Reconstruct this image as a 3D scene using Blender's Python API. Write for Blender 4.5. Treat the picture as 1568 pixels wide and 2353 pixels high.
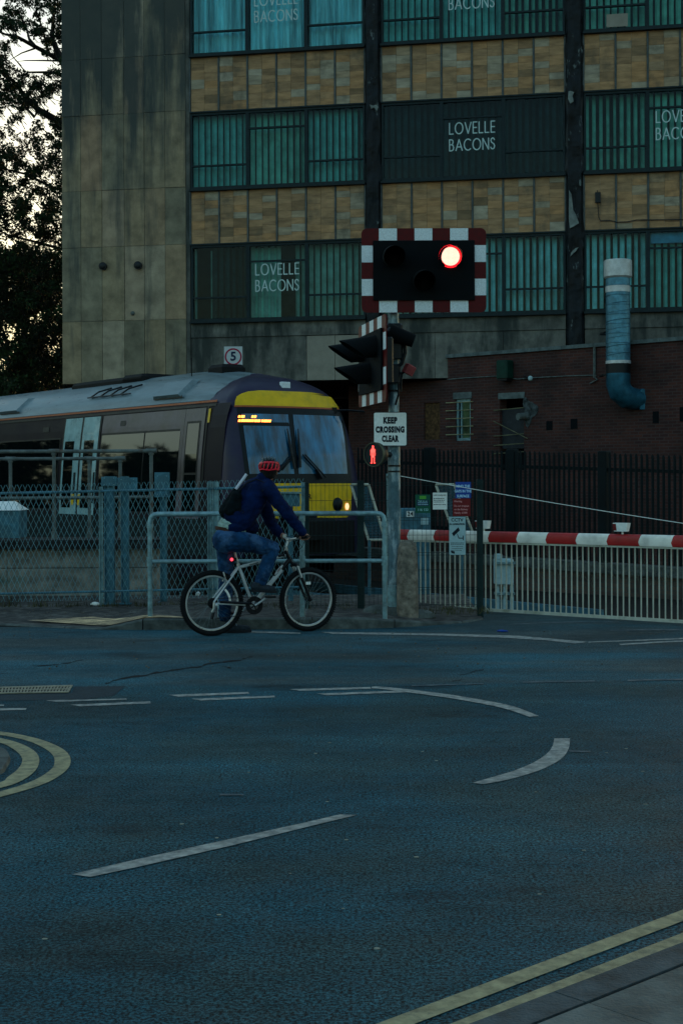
import bpy, bmesh, math, random
from mathutils import Vector, Matrix, noise
random.seed(7)
R = math.radians
S = bpy.context.scene
for o in list(bpy.data.objects): bpy.data.objects.remove(o)
COL = S.collection

# ------------------------------------------------------------------ camera
F, CX, HY, EYE, ROLL = 3266.7, 784.0, 1100.0, 1.6, 0.004
cam = bpy.data.cameras.new('camera'); co = bpy.data.objects.new('camera', cam); COL.objects.link(co)
cam.lens = 50; cam.sensor_fit = 'VERTICAL'; cam.sensor_width = 36; cam.sensor_height = 36
cam.shift_y = -(1176-HY)/2352.0
cam.clip_end = 3000; cam.clip_start = .1
ca, sa = math.cos(ROLL), math.sin(ROLL)
co.matrix_world = Matrix(((ca, sa, 0, 0), (0, 0, -1, 0), (-sa, ca, 0, EYE), (0, 0, 0, 1)))
S.camera = co
S.render.resolution_x = 682; S.render.resolution_y = 1024

# ------------------------------------------------------------------ world and sun (dusk, sun just going down behind the trees on the left)
GLOW = (1.50, .86, .36)
SUN_EL, SUN_AZ = 3.0, 30.0          # azimuth measured from +Y towards +X
w = bpy.data.worlds.new('World'); S.world = w; w.use_nodes = True
nt = w.node_tree; nt.nodes.clear()
wo = nt.nodes.new('ShaderNodeOutputWorld'); bg = nt.nodes.new('ShaderNodeBackground')
sky = nt.nodes.new('ShaderNodeTexSky'); sky.sky_type = 'NISHITA'; sky.sun_disc = False
sky.sun_elevation = R(SUN_EL); sky.sun_rotation = R(SUN_AZ); sky.air_density = 1.2; sky.dust_density = 2.0; sky.ozone_density = 2.2
tint = nt.nodes.new('ShaderNodeMix'); tint.data_type = 'RGBA'; tint.blend_type = 'MULTIPLY'; tint.inputs[0].default_value = 1
tint.inputs[7].default_value = (.80, 1.0, .98, 1)
nt.links.new(sky.outputs[0], tint.inputs[6])
# thin high cloud
tc = nt.nodes.new('ShaderNodeTexCoord'); mp = nt.nodes.new('ShaderNodeMapping'); mp.inputs[3].default_value = (1.5, 1.5, 5)
nz = nt.nodes.new('ShaderNodeTexNoise'); nz.inputs['Scale'].default_value = 1.6; nz.inputs['Detail'].default_value = 6
rp = nt.nodes.new('ShaderNodeValToRGB'); rp.color_ramp.elements[0].position = .42; rp.color_ramp.elements[1].position = .72
rp.color_ramp.elements[0].color = (0, 0, 0, 1); rp.color_ramp.elements[1].color = (.55, .55, .55, 1)
cl = nt.nodes.new('ShaderNodeMix'); cl.data_type = 'RGBA'; cl.inputs[7].default_value = (1.1, 1.45, 1.5, 1)
nt.links.new(tc.outputs['Generated'], mp.inputs[0]); nt.links.new(mp.outputs[0], nz.inputs[0]); nt.links.new(nz.outputs[0], rp.inputs[0])
nt.links.new(rp.outputs[0], cl.inputs[0]); nt.links.new(tint.outputs[2], cl.inputs[6])
# bright after-glow low in the sky where the sun has gone down
gd = nt.nodes.new('ShaderNodeVectorMath'); gd.operation = 'DOT_PRODUCT'; ge, ga = R(9), R(-13)
gd.inputs[1].default_value = (math.sin(ga)*math.cos(ge), math.cos(ga)*math.cos(ge), math.sin(ge))
nrm_ = nt.nodes.new('ShaderNodeVectorMath'); nrm_.operation = 'NORMALIZE'; nt.links.new(tc.outputs['Generated'], nrm_.inputs[0]); nt.links.new(nrm_.outputs[0], gd.inputs[0])
gm = nt.nodes.new('ShaderNodeMath'); gm.operation = 'MAXIMUM'; gm.inputs[1].default_value = 0; nt.links.new(gd.outputs['Value'], gm.inputs[0])
gp_ = nt.nodes.new('ShaderNodeMath'); gp_.operation = 'POWER'; gp_.inputs[1].default_value = 45; nt.links.new(gm.outputs[0], gp_.inputs[0])
gx = nt.nodes.new('ShaderNodeMix'); gx.data_type = 'RGBA'; gx.blend_type = 'ADD'; gx.inputs[7].default_value = (GLOW[0], GLOW[1], GLOW[2], 1); nt.links.new(gp_.outputs[0], gx.inputs[0]); nt.links.new(cl.outputs[2], gx.inputs[6])
# second, weaker glow low on the left, added to brighten the train window reflections
g2 = nt.nodes.new('ShaderNodeVectorMath'); g2.operation = 'DOT_PRODUCT'; g2.inputs[1].default_value = (math.sin(R(-66))*math.cos(R(12)), math.cos(R(-66))*math.cos(R(12)), math.sin(R(12))); nt.links.new(nrm_.outputs[0], g2.inputs[0])
h2 = nt.nodes.new('ShaderNodeMath'); h2.operation = 'MAXIMUM'; h2.inputs[1].default_value = 0; nt.links.new(g2.outputs['Value'], h2.inputs[0])
p2_ = nt.nodes.new('ShaderNodeMath'); p2_.operation = 'POWER'; p2_.inputs[1].default_value = 22; nt.links.new(h2.outputs[0], p2_.inputs[0])
x2_ = nt.nodes.new('ShaderNodeMix'); x2_.data_type = 'RGBA'; x2_.blend_type = 'ADD'; x2_.inputs[7].default_value = (.80, .84, .70, 1); nt.links.new(p2_.outputs[0], x2_.inputs[0]); nt.links.new(gx.outputs[2], x2_.inputs[6])
nt.links.new(x2_.outputs[2], bg.inputs[0]); nt.links.new(bg.outputs[0], wo.inputs[0])
bg.inputs[1].default_value = .10
sl = bpy.data.lights.new('sun', 'SUN'); so = bpy.data.objects.new('sun', sl); COL.objects.link(so)
sl.energy = .03; sl.angle = R(12); sl.color = (1, .86, .7)
az = R(SUN_AZ); el = R(SUN_EL)
sd = Vector((math.sin(az)*math.cos(el), math.cos(az)*math.cos(el), math.sin(el)))
so.rotation_euler = sd.to_track_quat('Z', 'Y').to_euler()
S.view_settings.view_transform = 'Standard'; S.view_settings.look = 'None'
S.view_settings.exposure = 2.68; S.view_settings.gamma = 1

# ------------------------------------------------------------------ picture <-> world helpers (points are put on real planes of the place)
def unroll(px, py):
    u, v = px-CX, HY-py
    return (u*ca+v*sa, -u*sa+v*ca)
def at(px, py, Y):
    u, v = unroll(px, py); return Vector((u/F*Y, Y, EYE+v/F*Y))
def gnd(px, py, z=0.0):
    u, v = unroll(px, py); Y = (z-EYE)*F/v; return Vector((u/F*Y, Y, z))
def onplane(px, py, y0, m):              # vertical plane y = y0 - m x
    u, v = unroll(px, py); Y = y0/(1+m*u/F); return Vector((u/F*Y, Y, EYE+v/F*Y))

# ------------------------------------------------------------------ materials
def newmat(name):
    m = bpy.data.materials.new(name); m.use_nodes = True
    n = m.node_tree; n.nodes.clear(); return m, n
def mat(name, col, rough=.6, metal=0., var=.25, scale=6., bump=.1, bscale=None, spec=.18, col2=None, stretch=(1, 1, 1), attr=None, emit=None, estr=1, detail=8, coat=0., rvar=.15, dirt=None):
    if not any(k in name for k in ('white', 'plate', 'yellow', 'helmet_red', 'pale', 'galv', 'blind', 'letter', 'bike', 'faint', 'duct', 'pipe', 'boom', 'sign_', 'buff', 'screen', 'mesh_wire', 'door', 'skin', 'jeans')): col = tuple(c*.78 for c in col)
    m, n = newmat(name); N = n.nodes; L = n.links
    out = N.new('ShaderNodeOutputMaterial'); p = N.new('ShaderNodeBsdfPrincipled'); L.new(p.outputs[0], out.inputs[0])
    t = N.new('ShaderNodeTexCoord'); mp = N.new('ShaderNodeMapping'); mp.inputs[3].default_value = stretch
    L.new(t.outputs['Object'], mp.inputs[0])
    nz = N.new('ShaderNodeTexNoise'); nz.inputs['Scale'].default_value = scale; nz.inputs['Detail'].default_value = detail; nz.inputs['Roughness'].default_value = .62
    L.new(mp.outputs[0], nz.inputs[0])
    rp = N.new('ShaderNodeValToRGB'); e = rp.color_ramp.elements
    c2 = col2 or tuple(c*(1-var*1.6) for c in col); c1 = tuple(min(1, c*(1+var*.6)) for c in col)
    e[0].position = .32; e[1].position = .68; e[0].color = (*c2, 1); e[1].color = (*c1, 1)
    L.new(nz.outputs[0], rp.inputs[0]); src = rp.outputs[0]
    if attr:                                   # per-tile colour, ramp of (pos, colour)
        a = N.new('ShaderNodeAttribute'); a.attribute_name = 'rnd'
        r2 = N.new('ShaderNodeValToRGB'); el_ = r2.color_ramp.elements
        while len(el_) < len(attr): el_.new(.5)
        for k, (po, c) in enumerate(attr): el_[k].position = po; el_[k].color = (*c, 1)
        L.new(a.outputs['Fac'], r2.inputs[0])
        mx = N.new('ShaderNodeMix'); mx.data_type = 'RGBA'; mx.blend_type = 'MULTIPLY'; mx.inputs[0].default_value = 1
        L.new(src, mx.inputs[6]); L.new(r2.outputs[0], mx.inputs[7]); src = mx.outputs[2]
    if dirt:                                   # (colour, scale, low, high, stretch, amount): stains with a shape of their own
        dc, ds, lo, hi, dst, amt = dirt[:6]
        m3 = N.new('ShaderNodeMapping'); m3.inputs[3].default_value = dst; m3.inputs[1].default_value = (3.1, 1.7, .4); L.new(t.outputs['Object'], m3.inputs[0])
        n3 = N.new('ShaderNodeTexNoise'); n3.inputs['Scale'].default_value = ds; n3.inputs['Detail'].default_value = 9; n3.inputs['Roughness'].default_value = .65; L.new(m3.outputs[0], n3.inputs[0])
        r3 = N.new('ShaderNodeMapRange'); r3.inputs[1].default_value = lo; r3.inputs[2].default_value = hi; r3.inputs[3].default_value = 0; r3.inputs[4].default_value = amt
        if len(dirt) > 6:                      # weathering gets heavier towards the exposed top of the wall
            sz = N.new('ShaderNodeSeparateXYZ'); L.new(t.outputs['Object'], sz.inputs[0])
            ma = N.new('ShaderNodeMath'); ma.operation = 'MULTIPLY_ADD'; ma.inputs[1].default_value = dirt[6]; ma.inputs[2].default_value = -dirt[6]*9.5; L.new(sz.outputs[2], ma.inputs[0])
            mb_ = N.new('ShaderNodeMath'); L.new(n3.outputs[0], mb_.inputs[0]); L.new(ma.outputs[0], mb_.inputs[1]); L.new(mb_.outputs[0], r3.inputs[0])
        else: L.new(n3.outputs[0], r3.inputs[0])
        m4 = N.new('ShaderNodeMix'); m4.data_type = 'RGBA'; m4.inputs[7].default_value = (*dc, 1); L.new(r3.outputs[0], m4.inputs[0]); L.new(src, m4.inputs[6]); src = m4.outputs[2]
    L.new(src, p.inputs['Base Color'])
    p.inputs['Metallic'].default_value = metal; p.inputs['Specular IOR Level'].default_value = spec; p.inputs['Coat Weight'].default_value = coat
    rr = N.new('ShaderNodeMapRange'); rr.inputs[3].default_value = max(.03, rough-rvar); rr.inputs[4].default_value = min(1, rough+rvar)
    L.new(nz.outputs[0], rr.inputs[0]); L.new(rr.outputs[0], p.inputs['Roughness'])
    if bump:
        b = N.new('ShaderNodeBump'); b.inputs['Strength'].default_value = bump; b.inputs['Distance'].default_value = .02
        nb = N.new('ShaderNodeTexNoise'); nb.inputs['Scale'].default_value = bscale or scale*5; nb.inputs['Detail'].default_value = 6
        L.new(mp.outputs[0], nb.inputs[0]); L.new(nb.outputs[0], b.inputs['Height']); L.new(b.outputs[0], p.inputs['Normal'])
    if emit:
        p.inputs['Emission Color'].default_value = (*emit, 1); p.inputs['Emission Strength'].default_value = estr
    return m
def glassmat(name, tintc=(.5, .8, .8), refl=.12, rough=.02, dark=.0):
    m, n = newmat(name); N = n.nodes; L = n.links
    out = N.new('ShaderNodeOutputMaterial'); tr = N.new('ShaderNodeBsdfTransparent'); tr.inputs[0].default_value = (*tintc, 1)
    gl = N.new('ShaderNodeBsdfGlossy'); gl.inputs['Roughness'].default_value = rough; gl.inputs[0].default_value = (.9, .95, 1, 1)
    lw = N.new('ShaderNodeFresnel'); lw.inputs[0].default_value = 1.25
    ad = N.new('ShaderNodeMath'); ad.operation = 'ADD'; ad.inputs[1].default_value = refl; ad.use_clamp = True
    mx = N.new('ShaderNodeMixShader'); L.new(lw.outputs[0], ad.inputs[0]); L.new(ad.outputs[0], mx.inputs[0])
    L.new(tr.outputs[0], mx.inputs[1]); L.new(gl.outputs[0], mx.inputs[2]); L.new(mx.outputs[0], out.inputs[0])
    t = N.new('ShaderNodeTexCoord'); nb = N.new('ShaderNodeTexNoise'); nb.inputs['Scale'].default_value = 1.3; nb.inputs['Detail'].default_value = 1
    b = N.new('ShaderNodeBump'); b.inputs['Strength'].default_value = .05; b.inputs['Distance'].default_value = .08
    L.new(t.outputs['Object'], nb.inputs[0]); L.new(nb.outputs[0], b.inputs['Height']); L.new(b.outputs[0], gl.inputs['Normal'])
    return m

def brickmat(name, c1, c2, mortar, bw=.225, bh=.075, ax=(1, 0, 0)):
    m, n = newmat(name); N = n.nodes; L = n.links
    out = N.new('ShaderNodeOutputMaterial'); p = N.new('ShaderNodeBsdfPrincipled'); L.new(p.outputs[0], out.inputs[0])
    t = N.new('ShaderNodeTexCoord'); sp = N.new('ShaderNodeSeparateXYZ'); cb = N.new('ShaderNodeCombineXYZ')
    L.new(t.outputs['Object'], sp.inputs[0]); L.new(sp.outputs[0], cb.inputs[0]); L.new(sp.outputs[2], cb.inputs[1])
    br = N.new('ShaderNodeTexBrick'); br.inputs['Scale'].default_value = 1; br.inputs['Brick Width'].default_value = bw; br.inputs['Row Height'].default_value = bh
    br.inputs['Mortar Size'].default_value = .009; br.inputs['Color1'].default_value = (*c1, 1); br.inputs['Color2'].default_value = (*c2, 1); br.inputs['Mortar'].default_value = (*mortar, 1)
    L.new(cb.outputs[0], br.inputs[0])
    nz = N.new('ShaderNodeTexNoise'); nz.inputs['Scale'].default_value = 1.1; nz.inputs['Detail'].default_value = 8; L.new(t.outputs['Object'], nz.inputs[0])
    rp = N.new('ShaderNodeMapRange'); rp.inputs[1].default_value = .3; rp.inputs[2].default_value = .7; rp.inputs[3].default_value = .45; rp.inputs[4].default_value = 1.3; L.new(nz.outputs[0], rp.inputs[0])
    mx = N.new('ShaderNodeMix'); mx.data_type = 'RGBA'; mx.blend_type = 'MULTIPLY'; mx.inputs[0].default_value = 1
    L.new(br.outputs[0], mx.inputs[6]); L.new(rp.outputs[0], mx.inputs[7]); L.new(mx.outputs[2], p.inputs['Base Color'])
    p.inputs['Roughness'].default_value = .9
    b = N.new('ShaderNodeBump'); b.inputs['Strength'].default_value = .5; b.inputs['Distance'].default_value = .01; b.invert = True
    L.new(br.outputs[1], b.inputs['Height']); L.new(b.outputs[0], p.inputs['Normal'])
    return m
def asphaltmat():
    m, n = newmat('asphalt'); N = n.nodes; L = n.links
    out = N.new('ShaderNodeOutputMaterial'); p = N.new('ShaderNodeBsdfPrincipled'); L.new(p.outputs[0], out.inputs[0])
    t = N.new('ShaderNodeTexCoord')
    def nz(sc, det, rough=.6, st=(1, 1, 1)):
        mp = N.new('ShaderNodeMapping'); mp.inputs[3].default_value = st; L.new(t.outputs['Object'], mp.inputs[0])
        q = N.new('ShaderNodeTexNoise'); q.inputs['Scale'].default_value = sc; q.inputs['Detail'].default_value = det; q.inputs['Roughness'].default_value = rough; L.new(mp.outputs[0], q.inputs[0]); return q.outputs[0]
    def rng(s, a, b, c, d):
        q = N.new('ShaderNodeMapRange'); q.inputs[1].default_value = a; q.inputs[2].default_value = b; q.inputs[3].default_value = c; q.inputs[4].default_value = d; L.new(s, q.inputs[0]); return q.outputs[0]
    def mth(op, a, b):
        q = N.new('ShaderNodeMath'); q.operation = op
        for i, v in enumerate((a, b)):
            if isinstance(v, (int, float)): q.inputs[i].default_value = v
            else: L.new(v, q.inputs[i])
        return q.outputs[0]
    def mixc(f, a, b):
        q = N.new('ShaderNodeMix'); q.data_type = 'RGBA'; L.new(f, q.inputs[0]) if not isinstance(f, float) else None
        for i, v in ((6, a), (7, b)):
            if isinstance(v, tuple): q.inputs[i].default_value = (*v, 1)
            else: L.new(v, q.inputs[i])
        return q.outputs[2]
    # worn older surface beyond about 11 m, coarser newer surface nearer
    sp = N.new('ShaderNodeSeparateXYZ'); L.new(t.outputs['Object'], sp.inputs[0])
    edge = mth('ADD', sp.outputs[1], mth('MULTIPLY', nz(1.5, 3), .25))
    old = rng(edge, 11.1, 11.3, 0, 1)
    big = rng(nz(.45, 5), .35, .65, .68, 1.3); streak = rng(nz(.9, 6, .6, (.35, 2.2, 1)), .35, .7, .75, 1.2)
    grain = rng(nz(75, 2, .8), .40, .62, .05, 2.3); grain2 = rng(nz(32, 3, .7), .35, .65, .68, 1.32)
    v = N.new('ShaderNodeTexVoronoi'); v.inputs['Scale'].default_value = 60; L.new(t.outputs['Object'], v.inputs[0])
    stone = rng(v.outputs['Distance'], .05, .22, 1, 0); pick = rng(nz(22, 2), .6, .66, 0, 1); spk = mth('MULTIPLY', stone, pick)
    grain = mth('ADD', mth('MULTIPLY', grain, rng(old, 0, 1, 1, .7)), rng(old, 0, 1, 0, .35))
    fac = mth('MULTIPLY', mth('MULTIPLY', big, grain), mth('MULTIPLY', streak, grain2))
    hue = rng(nz(.8, 6, .65), .42, .60, 0, 1); hue2 = rng(nz(.6, 6, .6, (.5, 1.6, 1)), .42, .58, 0, 1)
    base = mixc(old, mixc(hue, ASPH_NEW, (.019, .054, .062)), mixc(hue2, ASPH_OLD, (.042, .066, .070)))
    mm = N.new('ShaderNodeMix'); mm.data_type = 'RGBA'; mm.blend_type = 'MULTIPLY'; mm.inputs[0].default_value = 1; L.new(base, mm.inputs[6]); L.new(fac, mm.inputs[7])
    stain = rng(nz(1.1, 5, .55, (.6, 1.3, 1)), .60, .68, 1, .55)
    m9 = N.new('ShaderNodeMix'); m9.data_type = 'RGBA'; m9.blend_type = 'MULTIPLY'; m9.inputs[0].default_value = 1; L.new(mm.outputs[2], m9.inputs[6]); L.new(stain, m9.inputs[7])
    c = mixc(mth('MULTIPLY', spk, .5), m9.outputs[2], (.10, .14, .15))
    L.new(c, p.inputs['Base Color'])
    L.new(rng(nz(6, 5), .3, .7, .62, .85), p.inputs['Roughness']); p.inputs['Specular IOR Level'].default_value = .12
    b = N.new('ShaderNodeBump'); b.inputs['Strength'].default_value = .8; b.inputs['Distance'].default_value = .006
    L.new(nz(80, 4, .8), b.inputs['Height']); L.new(b.outputs[0], p.inputs['Normal'])
    return m
ASPH_NEW = (.0095, .056, .076); ASPH_OLD = (.019, .074, .096)
def stripemat(name, expr, ca_, cb_, rough=.45):
    """red and white boom bands: slanted saw along local X"""
    m, n = newmat(name); N = n.nodes; L = n.links
    out = N.new('ShaderNodeOutputMaterial'); p = N.new('ShaderNodeBsdfPrincipled'); L.new(p.outputs[0], out.inputs[0])
    t = N.new('ShaderNodeTexCoord'); sp = N.new('ShaderNodeSeparateXYZ'); L.new(t.outputs['Object'], sp.inputs[0])
    def mth(op, a, b=0):
        q = N.new('ShaderNodeMath'); q.operation = op
        for i, v in enumerate((a, b)):
            if isinstance(v, (int, float)): q.inputs[i].default_value = v
            else: L.new(v, q.inputs[i])
        return q.outputs[0]
    per, slant, off = expr
    x = mth('ADD', mth('ADD', sp.outputs[0], mth('MULTIPLY', mth('ABSOLUTE', mth('ADD', sp.outputs[2], .02)), slant)), off)
    fr = mth('FRACT', mth('DIVIDE', x, per)); st = mth('GREATER_THAN', fr, .5)
    nz = N.new('ShaderNodeTexNoise'); nz.inputs['Scale'].default_value = 7; nz.inputs['Detail'].default_value = 8; L.new(t.outputs['Object'], nz.inputs[0])
    mx = N.new('ShaderNodeMix'); mx.data_type = 'RGBA'; L.new(st, mx.inputs[0]); mx.inputs[6].default_value = (*ca_, 1); mx.inputs[7].default_value = (*cb_, 1)
    r = N.new('ShaderNodeMapRange'); r.inputs[1].default_value = .3; r.inputs[2].default_value = .6; r.inputs[3].default_value = .7; r.inputs[4].default_value = 1.05; L.new(nz.outputs[0], r.inputs[0])
    m2 = N.new('ShaderNodeMix'); m2.data_type = 'RGBA'; m2.blend_type = 'MULTIPLY'; m2.inputs[0].default_value = 1; L.new(mx.outputs[2], m2.inputs[6]); L.new(r.outputs[0], m2.inputs[7])
    L.new(m2.outputs[2], p.inputs['Base Color']); p.inputs['Roughness'].default_value = rough
    return m

M = {}
M['asphalt'] = asphaltmat()
M['white_paint'] = mat('road_white', (.36, .36, .33), .7, var=.35, scale=18, bump=.3, bscale=160, dirt=((.03, .055, .07), 14, .47, .62, (1, 1, 1), .45))
M['faint_paint'] = mat('road_faint', (.14, .17, .18), .7, var=.4, scale=18, bump=.3, bscale=160, dirt=((.03, .055, .07), 9, .42, .58, (1, 1, 1), .85))
M['yellow_paint'] = mat('road_yellow', (.35, .31, .18), .7, var=.3, scale=16, bump=.3, bscale=160, dirt=((.03, .05, .06), 16, .52, .66, (1, 1, 1), .45))
M['kerb'] = mat('kerb_stone', (.14, .16, .15), .85, var=.4, scale=7, bump=.4, bscale=60, dirt=((.03, .035, .035), 3, .45, .7, (1, 1, 2), .7))
M['kerb_near'] = mat('kerb_near', (.085, .11, .12), .85, var=.35, scale=9, bump=.4, bscale=80)
M['slab'] = mat('paving', (.17, .19, .18), .85, var=.35, scale=5, bump=.4, bscale=70, dirt=((.05, .055, .055), 2.2, .45, .7, (1, 1, 1), .7))
M['pave_far'] = mat('pavement_far', (.155, .145, .13), .9, var=.55, scale=9, bump=.6, bscale=40, dirt=((.035, .035, .035), 2.4, .42, .62, (1, 1, 1), .8))
M['tactile'] = mat('tactile_buff', (.80, .56, .32), .85, var=.35, scale=7, bump=.3, dirt=((.09, .08, .07), 2.2, .42, .62, (.5, 2, 1), .9))
M['ballast'] = mat('ballast', (.026, .022, .018), .95, var=.6, scale=20, bump=1., bscale=25)
M['crack'] = mat('crack', (.004, .008, .011), .9, var=.2)
M['concrete'] = mat('concrete_panels', (.43, .365, .27), .9, var=.28, scale=2.2, bump=.15, bscale=30, attr=[(0, (.62, .64, .60)), (.3, (.8, .80, .74)), (.55, (.95, .86, .72)), (.75, (1.0, .80, .68)), (1, (1.12, 1.12, 1.08))],
    dirt=((.042, .055, .055), .55, .45, .60, (2.2, 1, .26), .90, .020))
M['concrete_dark'] = mat('stained_concrete', (.24, .24, .21), .9, var=.35, scale=2.5, bump=.2, bscale=30, attr=[(0, (.7, .7, .7)), (1, (1, 1, 1))], dirt=((.03, .038, .036), 1.0, .44, .60, (1.8, 1, .4), .9))
M['concrete_clean'] = mat('clean_concrete', (.36, .33, .27), .9, var=.12, scale=3, bump=.1)
M['joint'] = mat('joint_mortar', (.50, .50, .42), .9, var=.3, scale=4)
M['tiles'] = mat('sandstone_tiles', (.56, .335, .175), .85, var=.26, scale=5, bump=.15, bscale=40, stretch=(.4, 1, 1.6),
    attr=[(0, (.50, .56, .60)), (.05, (.70, .70, .70)), (.15, (.86, .88, .9)), (.5, (1, 1, .98)), (.80, (1.06, .96, .84)), (.85, (.85, 1.15, 1.5)), (1, (.95, 1.35, 1.9))],
    dirt=((.10, .085, .06), 1.6, .52, .66, (1, 1, .8), .6))
M['fin'] = mat('fin_metal', (.12, .14, .14), .6, var=.3)
M['wframe'] = mat('window_frame_paint', (.012, .030, .036), .5, var=.3, scale=8, bump=.05)
M['column'] = mat('black_bitumen', (.010, .015, .020), .5, var=.6, scale=3, bump=1., bscale=7, dirt=((.12, .15, .15), 3.0, .62, .66, (1.5, 1.5, .7), .9))
M['peel'] = mat('bare_patch', (.26, .30, .28), .8, var=.3, scale=6)
M['interior'] = mat('interior', (.02, .03, .032), .9, var=.3)
M['brick'] = brickmat('brick_dark_red', (.038, .010, .009), (.076, .020, .013), (.060, .038, .034))
M['brick_low'] = brickmat('brick_low_wall', (.06, .04, .034), (.10, .062, .045), (.06, .055, .05))
M['coping'] = mat('coping', (.16, .20, .20), .8, var=.3, scale=6)
M['black'] = mat('black_paint', (.005, .009, .012), .5, spec=.3, var=.3, scale=8, bump=.05)
M['blackmatt'] = mat('matt_black', (.003, .006, .008), .85, spec=.15, var=.3)
M['galv'] = mat('galvanised', (.24, .40, .44), .45, .35, var=.3, scale=14, bump=.12, bscale=70, dirt=((.10, .14, .15), 5, .45, .65, (1, 1, 1), .6))
M['galv_dark'] = mat('galvanised_teal', (.07, .20, .27), .5, .3, var=.3, scale=10, bump=.12, bscale=60, dirt=((.05, .08, .09), 4, .45, .65, (1, 1, 1), .6))
M['rail_pipe'] = mat('old_pipe', (.13, .155, .15), .6, .2, var=.35, scale=9, bump=.2, dirt=((.10, .05, .03), 6, .58, .66, (1, 1, 1), .8))
M['green_fence'] = mat('green_fence', (.010, .034, .036), .5, var=.3)
M['palisade'] = mat('palisade_paint', (.003, .010, .012), .7, spec=.2, var=.4, scale=6)
M['white_metal'] = mat('white_metal', (.50, .51, .43), .5, var=.15, scale=9, bump=.08, dirt=((.20, .20, .13), 5, .52, .7, (1, 1, .5), .7))
M['boom'] = stripemat('boom_bands', (.77, -.35, .12), (.42, .012, .012), (.86, .84, .76))
M['rusty_bar'] = mat('rusty_bar', (.20, .19, .11), .6, var=.3)
M['bollard'] = mat('bollard_stone', (.34, .29, .23), .9, var=.45, scale=12, bump=.7, bscale=60, dirt=((.07, .07, .06), 9, .48, .66, (1, 1, 1), .5))
M['sign_white'] = mat('sign_white', (.84, .86, .82), .4, var=.08, scale=30, bump=.03)
M['sign_grey'] = mat('sign_grey', (.36, .52, .55), .45, var=.1, scale=20)
M['sign_ink'] = mat('sign_ink', (.006, .012, .022), .5, var=.1)
M['sign_red'] = mat('sign_red', (.17, .012, .014), .45, var=.12)
M['sign_blue'] = mat('sign_blue', (.012, .06, .33), .45, var=.12)
M['sign_green'] = mat('sign_green', (.005, .10, .06), .45, var=.12)
M['sign_lime'] = mat('sign_lime', (.10, .40, .05), .45, var=.1)
M['sign_pink'] = mat('sign_pale_red', (.72, .30, .30), .5, var=.1)
M['sign_sky'] = mat('sign_pale_blue', (.45, .72, .95), .5, var=.1)
M['sign_mint'] = mat('sign_mint', (.30, .62, .60), .5, var=.1)
M['sign_maroon'] = mat('sign_maroon', (.34, .008, .05), .5, var=.1)
M['bred'] = mat('board_red', (.12, .0015, .003), .5, var=.2, scale=20)
M['bwhite'] = mat('board_white', (.78, .84, .86), .5, var=.15, scale=60)
M['lens_off'] = mat('lens_dark', (.006, .003, .003), .6, spec=.1, var=.1, bump=0)
M['duct'] = mat('zinc_duct', (.10, .27, .37), .38, .45, var=.3, scale=7, bump=.1, dirt=((.07, .14, .18), 3, .45, .7, (1, 1, .6), .7))
M['duct_pale'] = mat('zinc_pale', (.60, .62, .62), .45, .3, var=.2, scale=7)
M['osb'] = mat('board_brown', (.13, .07, .03), .8, var=.5, scale=14)
M['lettering'] = mat('letter_white', (.50, .66, .65), .6, var=.1)
# blinds / curtains
M['blind_teal'] = mat('blind_teal', (.12, .42, .41), .8, var=.25, scale=3, bump=0)
M['blind_green'] = mat('blind_green', (.14, .40, .33), .8, var=.25, scale=3, bump=0)
M['blind_blue'] = mat('blind_blue', (.22, .54, .58), .8, var=.25, scale=3, bump=0)
M['blind_grey'] = mat('blind_grey', (.15, .30, .27), .8, var=.25, scale=3, bump=0)
M['blind_dark'] = mat('blind_dark', (.022, .06, .065), .8, var=.3, scale=3, bump=0)
M['curtain'] = mat('curtain_pale', (.30, .70, .86), .8, var=.45, scale=1.6, bump=0, stretch=(5, 1, .25))  # vertical tone streaks stand in for the shading between folds
M['pane'] = glassmat('office_glass', (.80, 1.0, .98), .0)
M['pane_dark'] = glassmat('office_glass_dark', (.55, .75, .75), .0)
# train
M['t_purple'] = mat('train_purple', (.018, .012, .050), .40, var=.15, scale=3, bump=.02, spec=.3, dirt=((.03, .03, .045), 2.5, .5, .7, (1, 1, 1), .5))
M['t_side'] = mat('train_side', (.011, .007, .014), .5, var=.25, scale=2, bump=.03, coat=.0, spec=.12)
M['t_band'] = mat('train_band_grey', (.11, .085, .105), .35, var=.5, scale=1.6, bump=.04, spec=.4)
M['t_roof'] = mat('train_roof', (.22, .30, .33), .32, .1, var=.22, scale=4, bump=.05, stretch=(.3, 2, 2))
M['t_door'] = mat('train_door', (.26, .44, .46), .3, var=.2, scale=4, bump=.02, coat=.3)
M['t_skirt'] = mat('train_skirt', (.010, .024, .027), .6, spec=.12, var=.3, scale=4)
M['t_under'] = mat('train_under', (.008, .009, .01), .7, var=.4)
M['t_yellow'] = mat('train_yellow', (.78, .47, .010), .4, var=.12, scale=4, bump=.02, dirt=((.32, .24, .03), 3, .5, .7, (1, 1, .5), .6))
M['t_orange'] = mat('train_orange', (.50, .12, .035), .4, var=.1)
M['t_black'] = mat('train_black', (.003, .007, .010), .4, var=.2, bump=0, spec=.2)
M['t_glass'] = mat('train_side_glass', (.003, .006, .007), .04, var=.1, bump=.015, bscale=2, spec=.5, rvar=.01)
M['t_screen'] = mat('train_windscreen', (.006, .12, .24), .10, var=.75, scale=2.2, bump=.02, spec=.9, rvar=.03, stretch=(1, 2.5, .6), detail=3)  # streaky blue base colour imitates sky reflected in the glass
M['led'] = mat('led_orange', (.3, .05, .0), .5, emit=(1, .20, .03), estr=1.3)
M['headlight'] = mat('headlight', (.5, .4, .3), .3, emit=(1, .55, .28), estr=.30)
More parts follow.
